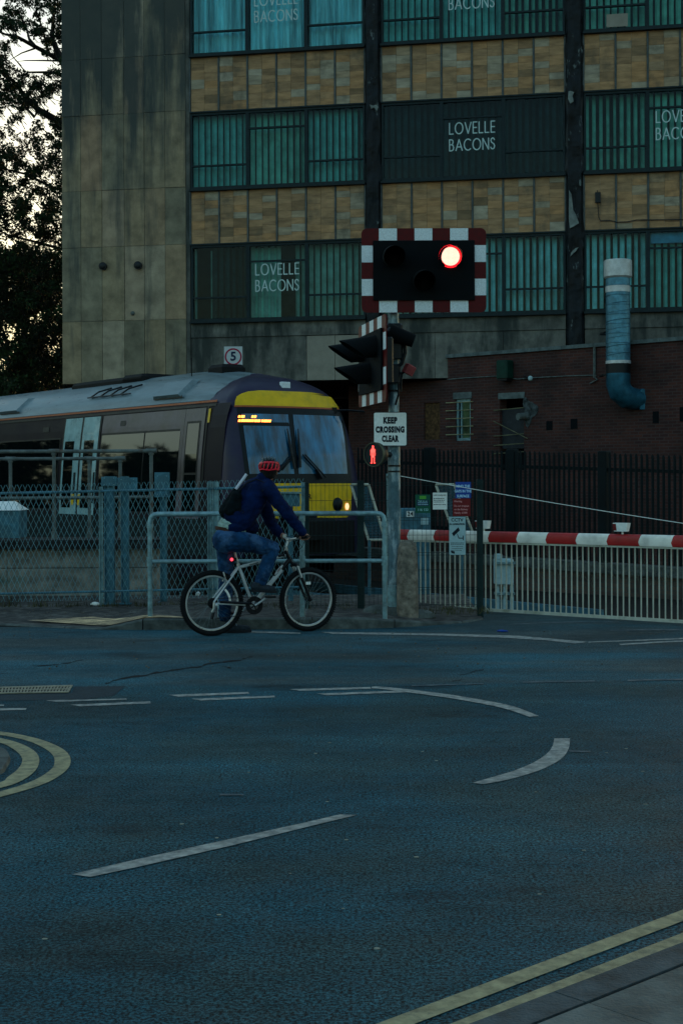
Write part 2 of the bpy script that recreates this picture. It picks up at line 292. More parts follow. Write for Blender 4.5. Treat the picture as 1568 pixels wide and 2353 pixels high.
def ledmat():
    m, n = newmat('red_led_lens'); N = n.nodes; L = n.links
    out = N.new('ShaderNodeOutputMaterial'); e = N.new('ShaderNodeEmission'); L.new(e.outputs[0], out.inputs[0])
    t = N.new('ShaderNodeTexCoord'); sp = N.new('ShaderNodeSeparateXYZ'); L.new(t.outputs['Object'], sp.inputs[0])
    def mth(op, a, b=0):
        q = N.new('ShaderNodeMath'); q.operation = op
        for i, v in enumerate((a, b)):
            if isinstance(v, (int, float)): q.inputs[i].default_value = v
            else: L.new(v, q.inputs[i])
        return q.outputs[0]
    a = mth('ABSOLUTE', mth('SUBTRACT', mth('FRACT', mth('MULTIPLY', sp.outputs[0], 75)), .5))
    b = mth('ABSOLUTE', mth('SUBTRACT', mth('FRACT', mth('MULTIPLY', sp.outputs[2], 75)), .5))
    g = mth('LESS_THAN', mth('MAXIMUM', a, b), .42)
    mx = N.new('ShaderNodeMix'); mx.data_type = 'RGBA'; L.new(g, mx.inputs[0]); mx.inputs[6].default_value = (1, .16, .10, 1); mx.inputs[7].default_value = (1, .42, .32, 1)
    L.new(mx.outputs[2], e.inputs[0]); e.inputs[1].default_value = .45
    return m
M['lens_on'] = ledmat()
M['lens_halo'] = mat('lens_halo_red', (.3, .0, .0), .4, emit=(1, .01, .015), estr=.35)  # glowing ring that imitates the red halo round the lit lens
M['man_red'] = mat('red_man', (.4, .0, .0), .4, emit=(1, .05, .04), estr=.8)
M['bike_led'] = mat('bike_light', (.4, 0, 0), .3, emit=(1, .03, .05), estr=.7)
# rider
M['skin'] = mat('skin', (.36, .19, .14), .55, var=.15, scale=20, bump=.05)
M['hair'] = mat('hair_dark', (.012, .009, .008), .7, var=.3, scale=60, bump=.5, bscale=120)
M['jacket'] = mat('navy_jacket', (.0008, .014, .075), .8, spec=.1, var=.45, scale=7, bump=.35, bscale=18)
M['jeans'] = mat('blue_jeans', (.005, .044, .120), .85, var=.4, scale=11, bump=.3, bscale=40, dirt=((.06, .14, .28), 5, .5, .62, (1, 1, 1), .6))
M['shirt'] = mat('pale_shirt', (.32, .46, .42), .8, var=.3, scale=30, bump=.3)
M['belt'] = mat('belt_brown', (.06, .025, .015), .5)
M['shoe'] = mat('shoe_black', (.02, .034, .048), .55, var=.4, scale=30, bump=.3)
M['sole'] = mat('shoe_sole', (.02, .022, .028), .8)
M['h_red'] = mat('helmet_red', (.80, .008, .030), .3, var=.1, coat=.5)
M['h_grey'] = mat('helmet_grey', (.045, .065, .07), .35, var=.2, coat=.3)
M['bag'] = mat('bag_black', (.003, .009, .012), .9, spec=.08, var=.4, scale=12, bump=.4, bscale=20)
M['tube_white'] = mat('white_roll', (.55, .58, .66), .5, var=.1)
M['bike_white'] = mat('bike_white', (.50, .54, .56), .3, var=.12, coat=.4)
M['bike_black'] = mat('bike_black', (.008, .009, .012), .35, var=.2)
M['bike_silver'] = mat('bike_silver', (.48, .52, .54), .3, .7, var=.15)
M['tyre'] = mat('tyre', (.008, .010, .012), .85, var=.3, scale=30, bump=.5, bscale=60)
M['spoke'] = mat('spoke_steel', (.20, .26, .27), .35, .8, var=.1)
M['bark'] = mat('bark', (.022, .020, .016), .95, var=.4, scale=6, bump=.8)
M['leaf'] = mat('leaf', (.020, .045, .016), .7, var=.5, scale=.7, bump=0, attr=[(0, (.5, .6, .5)), (.6, (1, 1, 1)), (1, (1.9, 1.8, 1.0))])
M['weed'] = mat('weed', (.07, .075, .035), .8, var=.5, scale=3, attr=[(0, (.5, .6, .4)), (.5, (1, 1, .8)), (1, (2.2, 1.7, 1.2))])
M['debris'] = mat('debris', (.20, .18, .15), .9, var=.5, scale=20)

# ------------------------------------------------------------------ mesh builder
ORG = {}
class MB:
    def __init__(s): s.v = []; s.f = []; s.a = []; s.cur = 0.; s.smooth = False
    def add(s, vs, fs, rnd=None):
        b = len(s.v); s.v += [Vector(p) for p in vs]; s.f += [tuple(i+b for i in f) for f in fs]
        s.a += [s.cur if rnd is None else rnd]*len(fs); return s
    def box(s, a, b, M4=None, rnd=None):
        (x0, y0, z0), (x1, y1, z1) = a, b
        vs = [Vector(p) for p in ((x0,y0,z0),(x1,y0,z0),(x1,y1,z0),(x0,y1,z0),(x0,y0,z1),(x1,y0,z1),(x1,y1,z1),(x0,y1,z1))]
        if M4: vs = [M4 @ p for p in vs]
        return s.add(vs, [(0,3,2,1),(4,5,6,7),(0,1,5,4),(1,2,6,5),(2,3,7,6),(3,0,4,7)], rnd)
    def bbox(s, a, b, bev=.01, M4=None):          # box with chamfered vertical and top edges (octagonal prism with cap)
        (x0, y0, z0), (x1, y1, z1) = a, b; c = bev
        ring = lambda i, z: [(x0+c+i, y0+i, z), (x1-c-i, y0+i, z), (x1-i, y0+c+i, z), (x1-i, y1-c-i, z), (x1-c-i, y1-i, z), (x0+c+i, y1-i, z), (x0+i, y1-c-i, z), (x0+i, y0+c+i, z)]
        vs = ring(0, z0)+ring(0, z1-c)+ring(c*.7, z1)
        fs = [tuple(range(7, -1, -1)), tuple(range(16, 24))]
        for k in (0, 8):
            for i in range(8): j = (i+1) % 8; fs.append((k+i, k+j, k+8+j, k+8+i))
        if M4: vs = [M4 @ Vector(p) for p in vs]
        return s.add(vs, fs)
    def cyl(s, p0, p1, r0, r1=None, n=12, cap=True, rnd=None):
        p0 = Vector(p0); p1 = Vector(p1); r1 = r0 if r1 is None else r1
        d = (p1-p0).normalized(); a = d.orthogonal().normalized(); b = d.cross(a)
        vs = []
        for p, r in ((p0, r0), (p1, r1)):
            for i in range(n):
                t = 2*math.pi*i/n; vs.append(p+a*(r*math.cos(t))+b*(r*math.sin(t)))
        fs = [(i, (i+1) % n, n+(i+1) % n, n+i) for i in range(n)]
        if cap: fs += [tuple(range(n-1, -1, -1)), tuple(range(n, 2*n))]
        return s.add(vs, fs, rnd)
    def tube(s, pts, r, n=8, cap=True, closed=False, rnd=None):
        pts = [Vector(p) for p in pts]; m = len(pts); rs = r if isinstance(r, (list, tuple)) else [r]*m
        vs = []; pa = None
        for k, p in enumerate(pts):
            if closed: d = pts[(k+1) % m]-pts[k-1]
            else: d = pts[min(k+1, m-1)]-pts[max(k-1, 0)]
            d.normalize()
            if pa is None: a = d.orthogonal().normalized()
            else: a = (pa-d*pa.dot(d)); a = a.normalized() if a.length > 1e-6 else d.orthogonal().normalized()
            pa = a; b = d.cross(a)
            for i in range(n):
                t = 2*math.pi*i/n; vs.append(p+a*(rs[k]*math.cos(t))+b*(rs[k]*math.sin(t)))
        fs = []
        for k in range(m if closed else m-1):
            q = (k+1) % m
            for i in range(n): fs.append((k*n+i, k*n+(i+1) % n, q*n+(i+1) % n, q*n+i))
        if cap and not closed: fs += [tuple(range(n-1, -1, -1)), tuple(range((m-1)*n, m*n))]
        return s.add(vs, fs, rnd)
    def sph(s, c, r, n=12, m=8, sc=(1, 1, 1), rot=None):
        vs = []; fs = []; c = Vector(c)
        for j in range(m+1):
            ph = math.pi*j/m
            for i in range(n):
                t = 2*math.pi*i/n
                q = Vector((math.sin(ph)*math.cos(t)*sc[0], math.sin(ph)*math.sin(t)*sc[1], math.cos(ph)*sc[2]))*r
                if rot: q = rot @ q
                vs.append(c+q)
        for j in range(m):
            for i in range(n): fs.append((j*n+i, (j+1)*n+i, (j+1)*n+(i+1) % n, j*n+(i+1) % n))
        return s.add(vs, fs)
    def prism(s, poly, ax, t, M4=None, rnd=None):
        """poly: 3D points of a planar face; ax: extrusion vector"""
        n = len(poly); ax = Vector(ax)*t; vs = [Vector(p) for p in poly]; vs += [p+ax for p in vs]
        if M4: vs = [M4 @ p for p in vs]
        fs = [tuple(range(n-1, -1, -1)), tuple(range(n, 2*n))]+[(i, (i+1) % n, n+(i+1) % n, n+i) for i in range(n)]
        return s.add(vs, fs, rnd)
    def grid(s, fn, nu, nv, rnd=None):
        vs = [fn(i/nu, j/nv) for j in range(nv+1) for i in range(nu+1)]
        fs = [(j*(nu+1)+i, j*(nu+1)+i+1, (j+1)*(nu+1)+i+1, (j+1)*(nu+1)+i) for j in range(nv) for i in range(nu)]
        return s.add(vs, fs, rnd)
    def build(s, name, m, parent=None, local=False, smooth=None, recalc=True):
        me = bpy.data.meshes.new(name)
        org = Vector((0, 0, 0))
        if parent is not None and not local: org = ORG.get(parent.name, Vector((0, 0, 0)))
        me.from_pydata([tuple(p-org) for p in s.v], [], s.f)
        at_ = me.attributes.new('rnd', 'FLOAT', 'FACE')
        at_.data.foreach_set('value', [float(x) for x in s.a])
        if recalc:
            bm = bmesh.new(); bm.from_mesh(me); bmesh.ops.recalc_face_normals(bm, faces=bm.faces); bm.to_mesh(me); bm.free()
        me.materials.append(M[m] if isinstance(m, str) else m)
        if smooth:
            me.shade_smooth(); me.set_sharp_from_angle(angle=R(smooth))
        o = bpy.data.objects.new(name, me); COL.objects.link(o)
        if parent is not None: o.parent = parent; ORG[o.name] = org
        return o
def tag(o, label=None, cat=None, group=None, kind=None):
    if label: o['label'] = label
    if cat: o['category'] = cat
    if group: o['group'] = group
    if kind: o['kind'] = kind
    return o
def thing(name, label, cat, loc=(0, 0, 0), rz=0, group=None):
    o = bpy.data.objects.new(name, None); COL.objects.link(o); o.location = loc; o.rotation_euler = (0, 0, rz); o.empty_display_size = .2
    ORG[o.name] = Vector(loc); return tag(o, label, cat, group)
def solid(name, label, cat, mb, m, loc, group=None, smooth=None):     # a thing that is one mesh, origin at its base
    t = MB(); t.v = [p-Vector(loc) for p in mb.v]; t.f = mb.f; t.a = mb.a
    o = t.build(name, m, smooth=smooth); o.location = loc; return tag(o, label, cat, group)
def struct(name, mb, m, smooth=None):
    return tag(mb.build(name, m, smooth=smooth), kind='structure')
def text_mb(txt, size, thick=.002, bold=0., space=1., line=1., align='CENTER'):
    """built-in font, returned as MB in the XZ plane facing -Y, centred"""
    c = bpy.data.curves.new('t', 'FONT'); c.body = txt; c.size = size; c.extrude = thick; c.offset = bold; c.align_x = align; c.align_y = 'CENTER'
    c.space_character = space; c.space_line = line; c.resolution_u = 3
    o = bpy.data.objects.new('t', c); COL.objects.link(o); dg = bpy.context.evaluated_depsgraph_get(); dg.update()
    me = bpy.data.meshes.new_from_object(o.evaluated_get(dg)); mb = MB()
    mb.add([Vector((v.co.x, -v.co.z, v.co.y)) for v in me.vertices], [tuple(p.vertices) for p in me.polygons])
    bpy.data.objects.remove(o); bpy.data.curves.remove(c); bpy.data.meshes.remove(me); return mb
def xf(mb, M4):
    mb.v = [M4 @ p for p in mb.v]; return mb
def merge(a, b):
    n = len(a.v); a.v += b.v; a.f += [tuple(i+n for i in f) for f in b.f]; a.a += b.a; return a
def T(x, y, z): return Matrix.Translation((x, y, z))
def RZ(a): return Matrix.Rotation(a, 4, 'Z')

# ------------------------------------------------------------------ ground, roads, pavements
g = MB().add([(-400, -60, -.45), (400, -60, -.45), (400, 900, -.45), (-400, 900, -.45)], [(0, 1, 2, 3)])
struct('ground', g, 'ballast')
# road sheet: flat as far as the crossing, its far edge runs with the railway
g = MB(); rp_ = [(-30, -5), (30, -5), (30, 2), (12, 9.9), (9, 12.1), (5, 15.05), (1.5, 17.62), (1.35, 17.6), (.9, 16.1), (.6, 15.4), (-2.4, 15.4), (-30, 18.3)]
g.add([(x, y, 0) for x, y in rp_], [tuple(range(len(rp_)))])
struct('road', g, 'asphalt')
g = MB(); 
g.add([(-2.4, 15.4, 0), (.9, 15.4, 0), (1.35, 17.6, 0), (12, 9.9, 0), (12, 9.9, -.45), (1.35, 17.6, -.45), (.9, 15.4, -.45), (-2.4, 15.4, -.45)], [(0, 1, 6, 7), (1, 2, 5, 6), (2, 3, 4, 5)])
struct('road_edge', g, 'blackmatt')
def gpoly(pts, z): return [gnd(x, y, z) for x, y in pts]
def marking(pts, m, z=.004, name='road_marking'):
    g = MB(); g.add(gpoly(pts, z), [tuple(range(len(pts)))]); return struct(name, g, m)
O4 = 1360.8
def m4(*pts): return [(x, y+O4) for x, y in pts]
for q in ([(105,247.5),(185,246),(290,243.5),(292,246),(130,251)], [(162,257.5),(345,250),(347,254.5),(185,261.5)], [(388,235),(570,228.5),(573,232.5),(410,239.5)],
          [(440,244),(630,237),(632,241),(462,248)], [(665,222),(850,217),(852,221),(690,226)], [(727,232),(912,225.5),(938,229),(750,236)], [(-40,258),(10,257.5),(10,260.5),(-40,262)], [(-40,266),(62,265.5),(60,269.5),(-40,272)]):
    marking(m4(*q), 'white_paint')
def curve_pts(l, k=6):       # smooth curve through the given places
    if len(l) < 6: return l
    o = []
    for i in range(len(l)-1):
        p0, p1, p2, p3 = l[max(i-1, 0)], l[i], l[i+1], l[min(i+2, len(l)-1)]
        for j in range(k):
            t = j/k; o.append(tuple(.5*((2*p1[c])+(p2[c]-p0[c])*t+(2*p0[c]-5*p1[c]+4*p2[c]-p3[c])*t*t+(3*p1[c]-p0[c]-3*p2[c]+p3[c])*t**3) for c in (0, 1)))
    return o+[l[-1]]
def ribbon(top, bot, m, name='road_marking', z=.004):
    g = MB(); top = curve_pts(top); bot = curve_pts(bot); A = gpoly(top, z); B = gpoly(bot, z); n = len(A)
    g.add(A+B, [(i, i+1, n+i+1, n+i) for i in range(n-1)]); return struct(name, g, m)
ribbon(m4((853,216.5),(880,216.5),(960,225),(1040,235.5),(1120,249),(1180,262),(1237,283.5)), m4((853,220),(880,222),(950,231),(1030,242),(1110,256),(1165,268.5),(1215,285.5)), 'white_paint', z=.005)
for q in ([(945,212.5),(1110,208.5),(1110,210.5),(945,215.5)], [(1200,204.5),(1365,202),(1365,205),(1200,207.5)], [(1440,200),(1600,197.5),(1600,200.5),(1440,203.5)], [(1305,362),(1355,364),(1355,367),(1308,366)], [(505,462),(560,463),(560,466),(505,466)]):
    marking(m4(*q), 'faint_paint')
ribbon(m4((1272,335),(1268,352),(1255,370),(1225,390),(1180,409),(1130,424),(1085,437)), m4((1308,335),(1305,358),(1290,380),(1255,401),(1215,416),(1160,431),(1110,440)), 'white_paint')
ribbon([(165,2008),(300,1977),(500,1933),(700,1889),(780,1870.5)], [(208,2014),(330,1988),(540,1940),(730,1893),(820,1871.5)], 'white_paint')
O5 = 1793.8
L1t = [(860,559),(1100,469.5),(1300,395),(1568,295)]; L1b = [(948,559),(1150,481),(1330,411.5),(1568,321)]
L2t = [(1030,559),(1200,491.5),(1380,421),(1568,348)]; L2b = [(1118,559),(1270,498.5),(1430,435),(1568,381)]
def ext(l):      # carry an edge on beyond the picture on both sides
    p = [(x, y+O5) for x, y in l]; a, b = p[0], p[1]; c, d = p[-2], p[-1]
    return [(a[0]-(b[0]-a[0])*1.2, a[1]-(b[1]-a[1])*1.2)]+p+[(d[0]+(d[0]-c[0])*1.5, d[1]+(d[1]-c[1])*1.5)]
ribbon(ext(L1t), ext(L1b), 'yellow_paint'); ribbon(ext(L2t), ext(L2b), 'yellow_paint')
ribbon(m4((-140,322),(-60,316),(0,319),(60,329),(110,343),(150,363),(163,386),(150,411),(100,440),(0,470),(-120,498)),
       m4((-140,330),(-60,325),(0,327),(55,338),(90,351),(118,369),(126,388),(116,408),(72,434),(0,457),(-110,482)), 'yellow_paint')
ribbon(m4((-120,330),(-60,328),(0,334),(48,347),(82,366),(91,388),(78,413),(42,436),(0,449),(-100,470)),
       m4((-120,340),(-60,339),(0,345),(32,360),(49,376),(51,390),(40,407),(18,424),(0,436),(-90,455)), 'yellow_paint', z=.005)
# island kerb the double lines curl round
g = MB(); isl = [(-260,345),(-120,350),(-30,355),(0,361),(20,372),(25,386),(15,405),(0,419),(-80,440),(-260,460)]
bot = gpoly(m4(*curve_pts(isl)), 0.); top = [Vector((p.x-.01, p.y, .022)) for p in bot]; n = len(bot)
g.add(bot+top, [(i, (i+1) % n, n+(i+1) % n, n+i) for i in range(n)]+[tuple(range(n, 2*n))])
struct('traffic_island', g, 'kerb')
# give-way line close to the far kerb, and lines on the crossing
ribbon(m4((735,90.5),(1000,94),(1185,99),(1290,108),(1350,113.5)), m4((765,95),(1000,98.5),(1160,104),(1250,109.5),(1320,117)), 'white_paint')
ribbon(m4((555,88),(640,90),(690,92.5)), m4((555,91.5),(630,93.5),(690,95)), 'white_paint')
ribbon(m4((1350,113),(1480,108),(1600,103)), m4((1350,115),(1480,110.5),(1600,106)), 'white_paint')
ribbon(m4((1420,118),(1520,112),(1600,109)), m4((1425,121),(1520,115),(1600,112)), 'white_paint')
ribbon(m4((1180,71),(1300,67),(1420,66)), m4((1180,73),(1300,69),(1420,68)), 'faint_paint')
ribbon(m4((1400,86),(1500,84),(1600,84)), m4((1400,88),(1500,87),(1600,87)), 'faint_paint')
# relaid patch and gully grate
marking(m4((-60,232),(165,231),(172,216),(288,215),(262,237),(200,245),(-60,250)), mat('patch', (.034, .055, .068), .85, var=.3, scale=20, bump=.4, bscale=120), z=.002, name='road_patch')
def crack(pts, w_, name='road_crack'):
    g = MB(); P = [gnd(x, y+O4, .0028) for x, y in pts]; Q = []
    for a, b in zip(P, P[1:]):
        for k in range(6): Q.append(a.lerp(b, k/6)+Vector((random.uniform(-.02, .02), random.uniform(-.035, .035), 0)))
    Q.append(P[-1]); n = len(Q); ws = [w_*random.uniform(.3, 1.2) for _ in Q]
    g.add([q+Vector((0, ws[i], 0)) for i, q in enumerate(Q)]+[q-Vector((0, ws[i], 0)) for i, q in enumerate(Q)], [(i, i+1, n+i+1, n+i) for i in range(n-1)])
    struct(name, g, 'crack')
crack([(245,208),(280,198),(350,186),(385,180),(450,171),(500,160),(545,157),(580,147)], .055)
crack([(80,168),(140,165),(190,155)], .035); crack([(1060,190),(1085,182),(1110,176)], .015); crack([(500,168),(525,172),(530,176)], .012)
crack([(0,187),(20,186)], .02); crack([(1035,205),(1060,198)], .01)
gp = gpoly(m4((-70,220),(168,214),(158,230),(-70,234)), .006)
gr = thing('drain_grate', 'pale slotted metal drain grate set in the road at the left edge', 'drain', gp[0])
gf = MB()
def quadp(q, s, t_): return q[0].lerp(q[1], s).lerp(q[3].lerp(q[2], s), t_)
MB_ = gf
gf.add([quadp(gp, 0, 0), quadp(gp, 1, 0), quadp(gp, 1, 1), quadp(gp, 0, 1)], [(0, 1, 2, 3)])
gf.build('pit', 'crack', gr)
gb = MB()
def flat(q0, q1, q2, q3, h=.006): gb.prism([q0, q1, q2, q3], (0, 0, 1), h)
for (a, b, c, d) in ((0, .025, 0, 1), (.975, 1, 0, 1), (.025, .975, 0, .12), (.025, .975, .46, .54), (.025, .975, .88, 1)):
    flat(quadp(gp, a, c), quadp(gp, b, c), quadp(gp, b, d), quadp(gp, a, d))
for k in range(30):
    a = .03+k*.0317
    for c, d in ((.121, .459), (.541, .879)): flat(quadp(gp, a, c), quadp(gp, a+.015, c), quadp(gp, a+.015, d), quadp(gp, a, d))
gb.build('bars', mat('grate', (.40, .37, .27), .6, .2, var=.3, scale=20), gr)
# far pavement (kerb from dropped on the left to full height)
KY = 15.15
def kz(x): return .012+.105*min(1, max(0, (x+2.55)/.45))*min(1, max(0, (1.2-x)/1.0)) if x > -2.55 else .012
kpts = [(-9, 17.2), (-6.5, 16.4), (-4.6, 15.85), (-3.6, 15.62), (-2.9, 15.30), (-2.55, 15.18), (-2.1, 15.15), (.15, 15.15), (.6, 15.28), (1.0, 15.5), (1.35, 15.75), (1.6, 16.1)]
kfine = []
for (a, b) in zip(kpts, kpts[1:]):
    for k in range(4): kfine.append((a[0]+(b[0]-a[0])*k/4, a[1]+(b[1]-a[1])*k/4))
kfine.append(kpts[-1])
pv = MB(); n = len(kfine)
inner = [(x*1, y+.13) for x, y in kfine]
pv.add([(x, y, kz(x)-.002) for x, y in inner]+[(x, 18.45, .10+.0*x) for x, y in inner], [(i, i+1, n+i+1, n+i) for i in range(n-1)])
struct('pavement', pv, 'pave_far')
ek = MB()
ek.add([(x, y+.13, kz(x)-.002) for x, y in kfine[-1:]]+[(kfine[-1][0], 18.45, .1), (kfine[-1][0], 18.45, -.45), (kfine[-1][0], kfine[-1][1]+.13, -.45)], [(0, 1, 2, 3)])
struct('pavement_edge', ek, 'kerb')
acc = 0; seg = []
for i in range(n-1):                                       # kerb stones about 0.9 m long
    a, b = kfine[i], kfine[i+1]; seg.append((a, b))
ks = MB(); pos = []; L_ = 0
cum = [0]
for a, b in seg: cum.append(cum[-1]+math.hypot(b[0]-a[0], b[1]-a[1]))
def kat(s_):
    for i, (a, b) in enumerate(seg):
        if s_ <= cum[i+1] or i == len(seg)-1:
            t_ = (s_-cum[i])/(cum[i+1]-cum[i]); return (a[0]+(b[0]-a[0])*t_, a[1]+(b[1]-a[1])*t_)
s_ = 0
while s_ < cum[-1]-.1:
    e_ = min(s_+.9, cum[-1]); m_ = 4; fr = []
    rr_ = random.random()
    for k in range(m_+1):
        x, y = kat(s_+.006+(e_-s_-.012)*k/m_); z = kz(x); fr.append(((x, y, 0), (x, y-.0, z-.014), (x, y+.014, z), (x, y+.13, z), (x, y+.13, 0)))
    vs = [p for r_ in fr for p in r_]; fs = []
    for k in range(m_):
        for j in range(4): fs.append((k*5+j, k*5+j+1, (k+1)*5+j+1, (k+1)*5+j))
    fs += [tuple(range(5)), tuple(range(m_*5+4, m_*5-1, -1))]
    ks.add(vs, fs); s_ = e_
struct('kerb', ks, 'kerb')
# paving joints + tactile blocks on the dropped kerb
tp = MB()
T0, T1, T2, T3 = gnd(60,1428,.02), gnd(252,1438,.02), gnd(455,1425,.10), gnd(215,1410,.075)
for i in range(8):
    for j in range(5):
        q = [T0, T1, T2, T3]
        a0, a1, b0, b1 = i/8+.006, (i+1)/8-.006, j/5+.01, (j+1)/5-.01
        P = [quadp(q, a0, b0), quadp(q, a1, b0), quadp(q, a1, b1), quadp(q, a0, b1)]
        for p in P: p.z = kz(p.x)+(.10-kz(p.x))*max(0, (p.y-15.4))/3.0+.010
        tp.add(P, [(0, 1, 2, 3)])
struct('tactile_paving', tp, 'tactile')
# near pavement, bottom right
ke = ext([(1140,559),(1300,496.5),(1430,446),(1568,392)]); kt = ext([(1155,559),(1312,496.5),(1440,446),(1568,396)])
base = gpoly(ke, 0.0)
dirv = (base[-1]-base[0]).normalized(); nrm = Vector((dirv.y, -dirv.x, 0)); nrm = nrm if nrm.x > 0 else -nrm
A, B = base[0]-dirv*3, base[-1]+dirv*8
kk = MB(); Ltot = (B-A).length; s_ = 0
while s_ < Ltot:
    a = A+dirv*(s_+.003); b = A+dirv*min(Ltot, s_+.897)
    pr = [(0, 0), (0, .03), (.006, .036), (.125, .036), (.125, 0)]
    vs = [p+nrm*q[0]+Vector((0, 0, q[1])) for p in (a, b) for q in pr]
    kk.add(vs, [(0,1,6,5),(1,2,7,6),(2,3,8,7),(3,4,9,8),(0,1,2,3,4),(9,8,7,6,5)]); s_ += .9
struct('kerb', kk, 'kerb_near')
sb = MB(); sb2 = MB()
for i in range(int(Ltot/.6)+1):
    for j in range(7):
        a = A+dirv*(i*.6+(j % 2)*.3)+nrm*(.142+j*.45); t_ = random.uniform(-.001, .001)
        sb.cur = random.random()
        P = [a+dirv*.003, a+dirv*.597, a+dirv*.597+nrm*.444, a+nrm*.444+dirv*.003]
        sb.add([p+Vector((0, 0, .037+t_)) for p in P], [(0, 1, 2, 3)])
struct('pavement', sb, 'slab')
sb2.add([A+nrm*.126+Vector((0, 0, .030)), B+nrm*.126+Vector((0, 0, .030)), B+nrm*3.4+Vector((0, 0, .030)), A+nrm*3.4+Vector((0, 0, .030))], [(0, 1, 2, 3)])
struct('pavement_bed', sb2, 'crack')

# ------------------------------------------------------------------ office building
FM = .188; PHI = math.atan(FM); FY0 = 38.0
def fx(px): u = (px-CX)/F; Y = FY0/(1+FM*u); return u*Y/math.cos(PHI)
off = thing('office_building', 'large office block of stained concrete and sandstone panels with rows of blinded windows', 'building', (0, FY0, 0), -PHI)
ZR = [(5.94, 7.99), (9.53, 11.59), (13.17, 15.22)]       # window bottoms / tops
bays = [(fx(441), fx(841)), (fx(879), fx(1300)), (fx(1343), fx(1343)+4.86), (fx(1343)+5.35, fx(1343)+10.2)]
XL, XR = fx(145), bays[-1][1]+.6
def lb(mb, name, m, parent=off, smooth=None): return mb.build(name, m, parent, local=True, smooth=smooth)
# stair tower of tall concrete panels, left
w_ = MB(); xs = [fx(p) for p in (147, 190.5, 239, 290, 336, 383.5, 431)]; zs = [4.25, 5.97, 8.01, 9.57, 11.65, 13.2, 15.3, 17.3]
for i in range(6):
    for j in range(7):
        g_ = .006; dy = random.uniform(-.012, .012)
        w_.box((xs[i]+g_, -.06+dy, zs[j]+g_), (xs[i+1]-g_, .3, zs[j+1]-g_), rnd=random.random())
lb(w_, 'wall', 'concrete')
w_ = MB(); w_.box((xs[0]+.012, -.03, 4.27), (xs[-1]-.012, .29, 17.25)); lb(w_, 'panel_joint', 'joint')
w_ = MB(); w_.box((xs[-1], -.04, 4.28), (bays[0][0]-.01, .28, 17.3)); lb(w_, 'wall', 'concrete_dark')
# body behind the windows, underside and dark undercroft
w_ = MB(); w_.box((XL+.02, .95, 4.26), (XR, 12, 17.4)); w_.box((XL+.02, .30, 4.262), (XR-.02, .949, 4.6)); lb(w_, 'core', 'interior')
w_ = MB(); w_.box((XL-.01, .28, 4.24), (XL+.018, 12, 17.35)); lb(w_, 'wall', 'concrete_dark')
w_ = MB(); w_.box((XL+.3, 8, -.4), (XR, 8.3, 4.2)); lb(w_, 'undercroft_wall', 'blackmatt')
w_ = MB(); w_.box((XL-.05, -.12, 17.41), (XR+.05, 12.1, 17.8)); lb(w_, 'parapet', 'concrete_dark')
# concrete band under the lowest windows
w_ = MB(); b0 = bays[0][0]
cuts = [b0, fx(706), fx(772), bays[0][1], bays[1][0]+0, bays[1][0]+1.9, bays[1][1]]
for x0, x1 in ((b0, fx(705)), (bays[0][1]-.0, bays[1][0]), (bays[1][0], bays[1][0]+1.4), (bays[1][0]+1.4, bays[1][0]+3.2), (bays[1][0]+3.2, bays[1][1]), (bays[2][0], bays[2][1]), (bays[2][1], XR)):
    w_.box((x0+.005, .0, 4.25), (x1-.005, .30, 5.45), rnd=random.random())
for x0, x1 in ((b0, fx(640)), (fx(640), fx(770)), (fx(770), bays[0][1])) + tuple((b[0], b[1]) for b in bays[1:]): w_.box((x0+.003, -.03, 5.46), (x1-.003, .30, 5.85), rnd=random.random())
lb(w_, 'wall', 'concrete_dark')
w_ = MB(); w_.box((fx(706), -.012, 4.25), (fx(770), .3, 5.44)); w_.box((fx(771), -.012, 4.25), (bays[0][1]-.01, .3, 5.44)); lb(w_, 'clean_panel', 'concrete_clean')
# columns of flaking black bitumen
for cpx, (x0, x1) in enumerate(((bays[0][1], bays[1][0]), (bays[1][1], bays[2][0]), (bays[2][1], bays[3][0]))):
    c = MB(); zb = 5.3 if cpx == 0 else 4.62; nz_ = 90; nx = 8
    def fn(s, t_, x0=x0, x1=x1, zb=zb, cpx=cpx):
        z = zb+t_*(17.4-zb); k = (noise.noise(Vector((cpx*9, z*1.7, 0)))*.06+noise.noise(Vector((cpx*5+3, z*6, 0)))*.03)
        e = 0 if 0 < s < 1 else k*(1 if s == 0 else -1)
        return Vector((x0+.02+(x1-x0-.04)*s+e, -.16+.05*noise.noise(Vector((s*3+cpx, z*2.2, 4)))-(0 if 0 < s < 1 else -.10), z))
    c.grid(fn, nx, nz_); c.box((x0+.03, -.05, zb), (x1-.03, .3, 17.4)); lb(c, 'column', 'column')
def patch(pts, x0, name='bare_patch'):
    p = MB(); p.prism([Vector((a, -.235, b)) for a, b in pts], (0, 1, 0), .05); lb(p, name, 'peel')
c1 = bays[1][1]
def fzp(px, py): u, v = unroll(px, py); Y = FY0/(1+FM*u/F); return (u*Y/F/math.cos(PHI), EYE+v/F*Y)
patch([fzp(*q) for q in ((1303,826/1.2696/1.6167+90),(1306,508),(1308,528),(1316,524),(1329,516),(1322,496),(1316,487),(1312,450),(1306,440))][1:], 0)
patch([fzp(*q) for q in ((1305,215),(1304,232),(1309,243),(1317,238),(1314,225),(1318,217),(1310,214))], 0)
patch([fzp(*q) for q in ((1309,592),(1316,585),(1322,580),(1328,571),(1322,573),(1315,578),(1311,584))], 0)
patch([fzp(*q) for q in ((852,245),(855,255),(862,252),(868,260),(872,250),(866,246),(860,248))], 0)
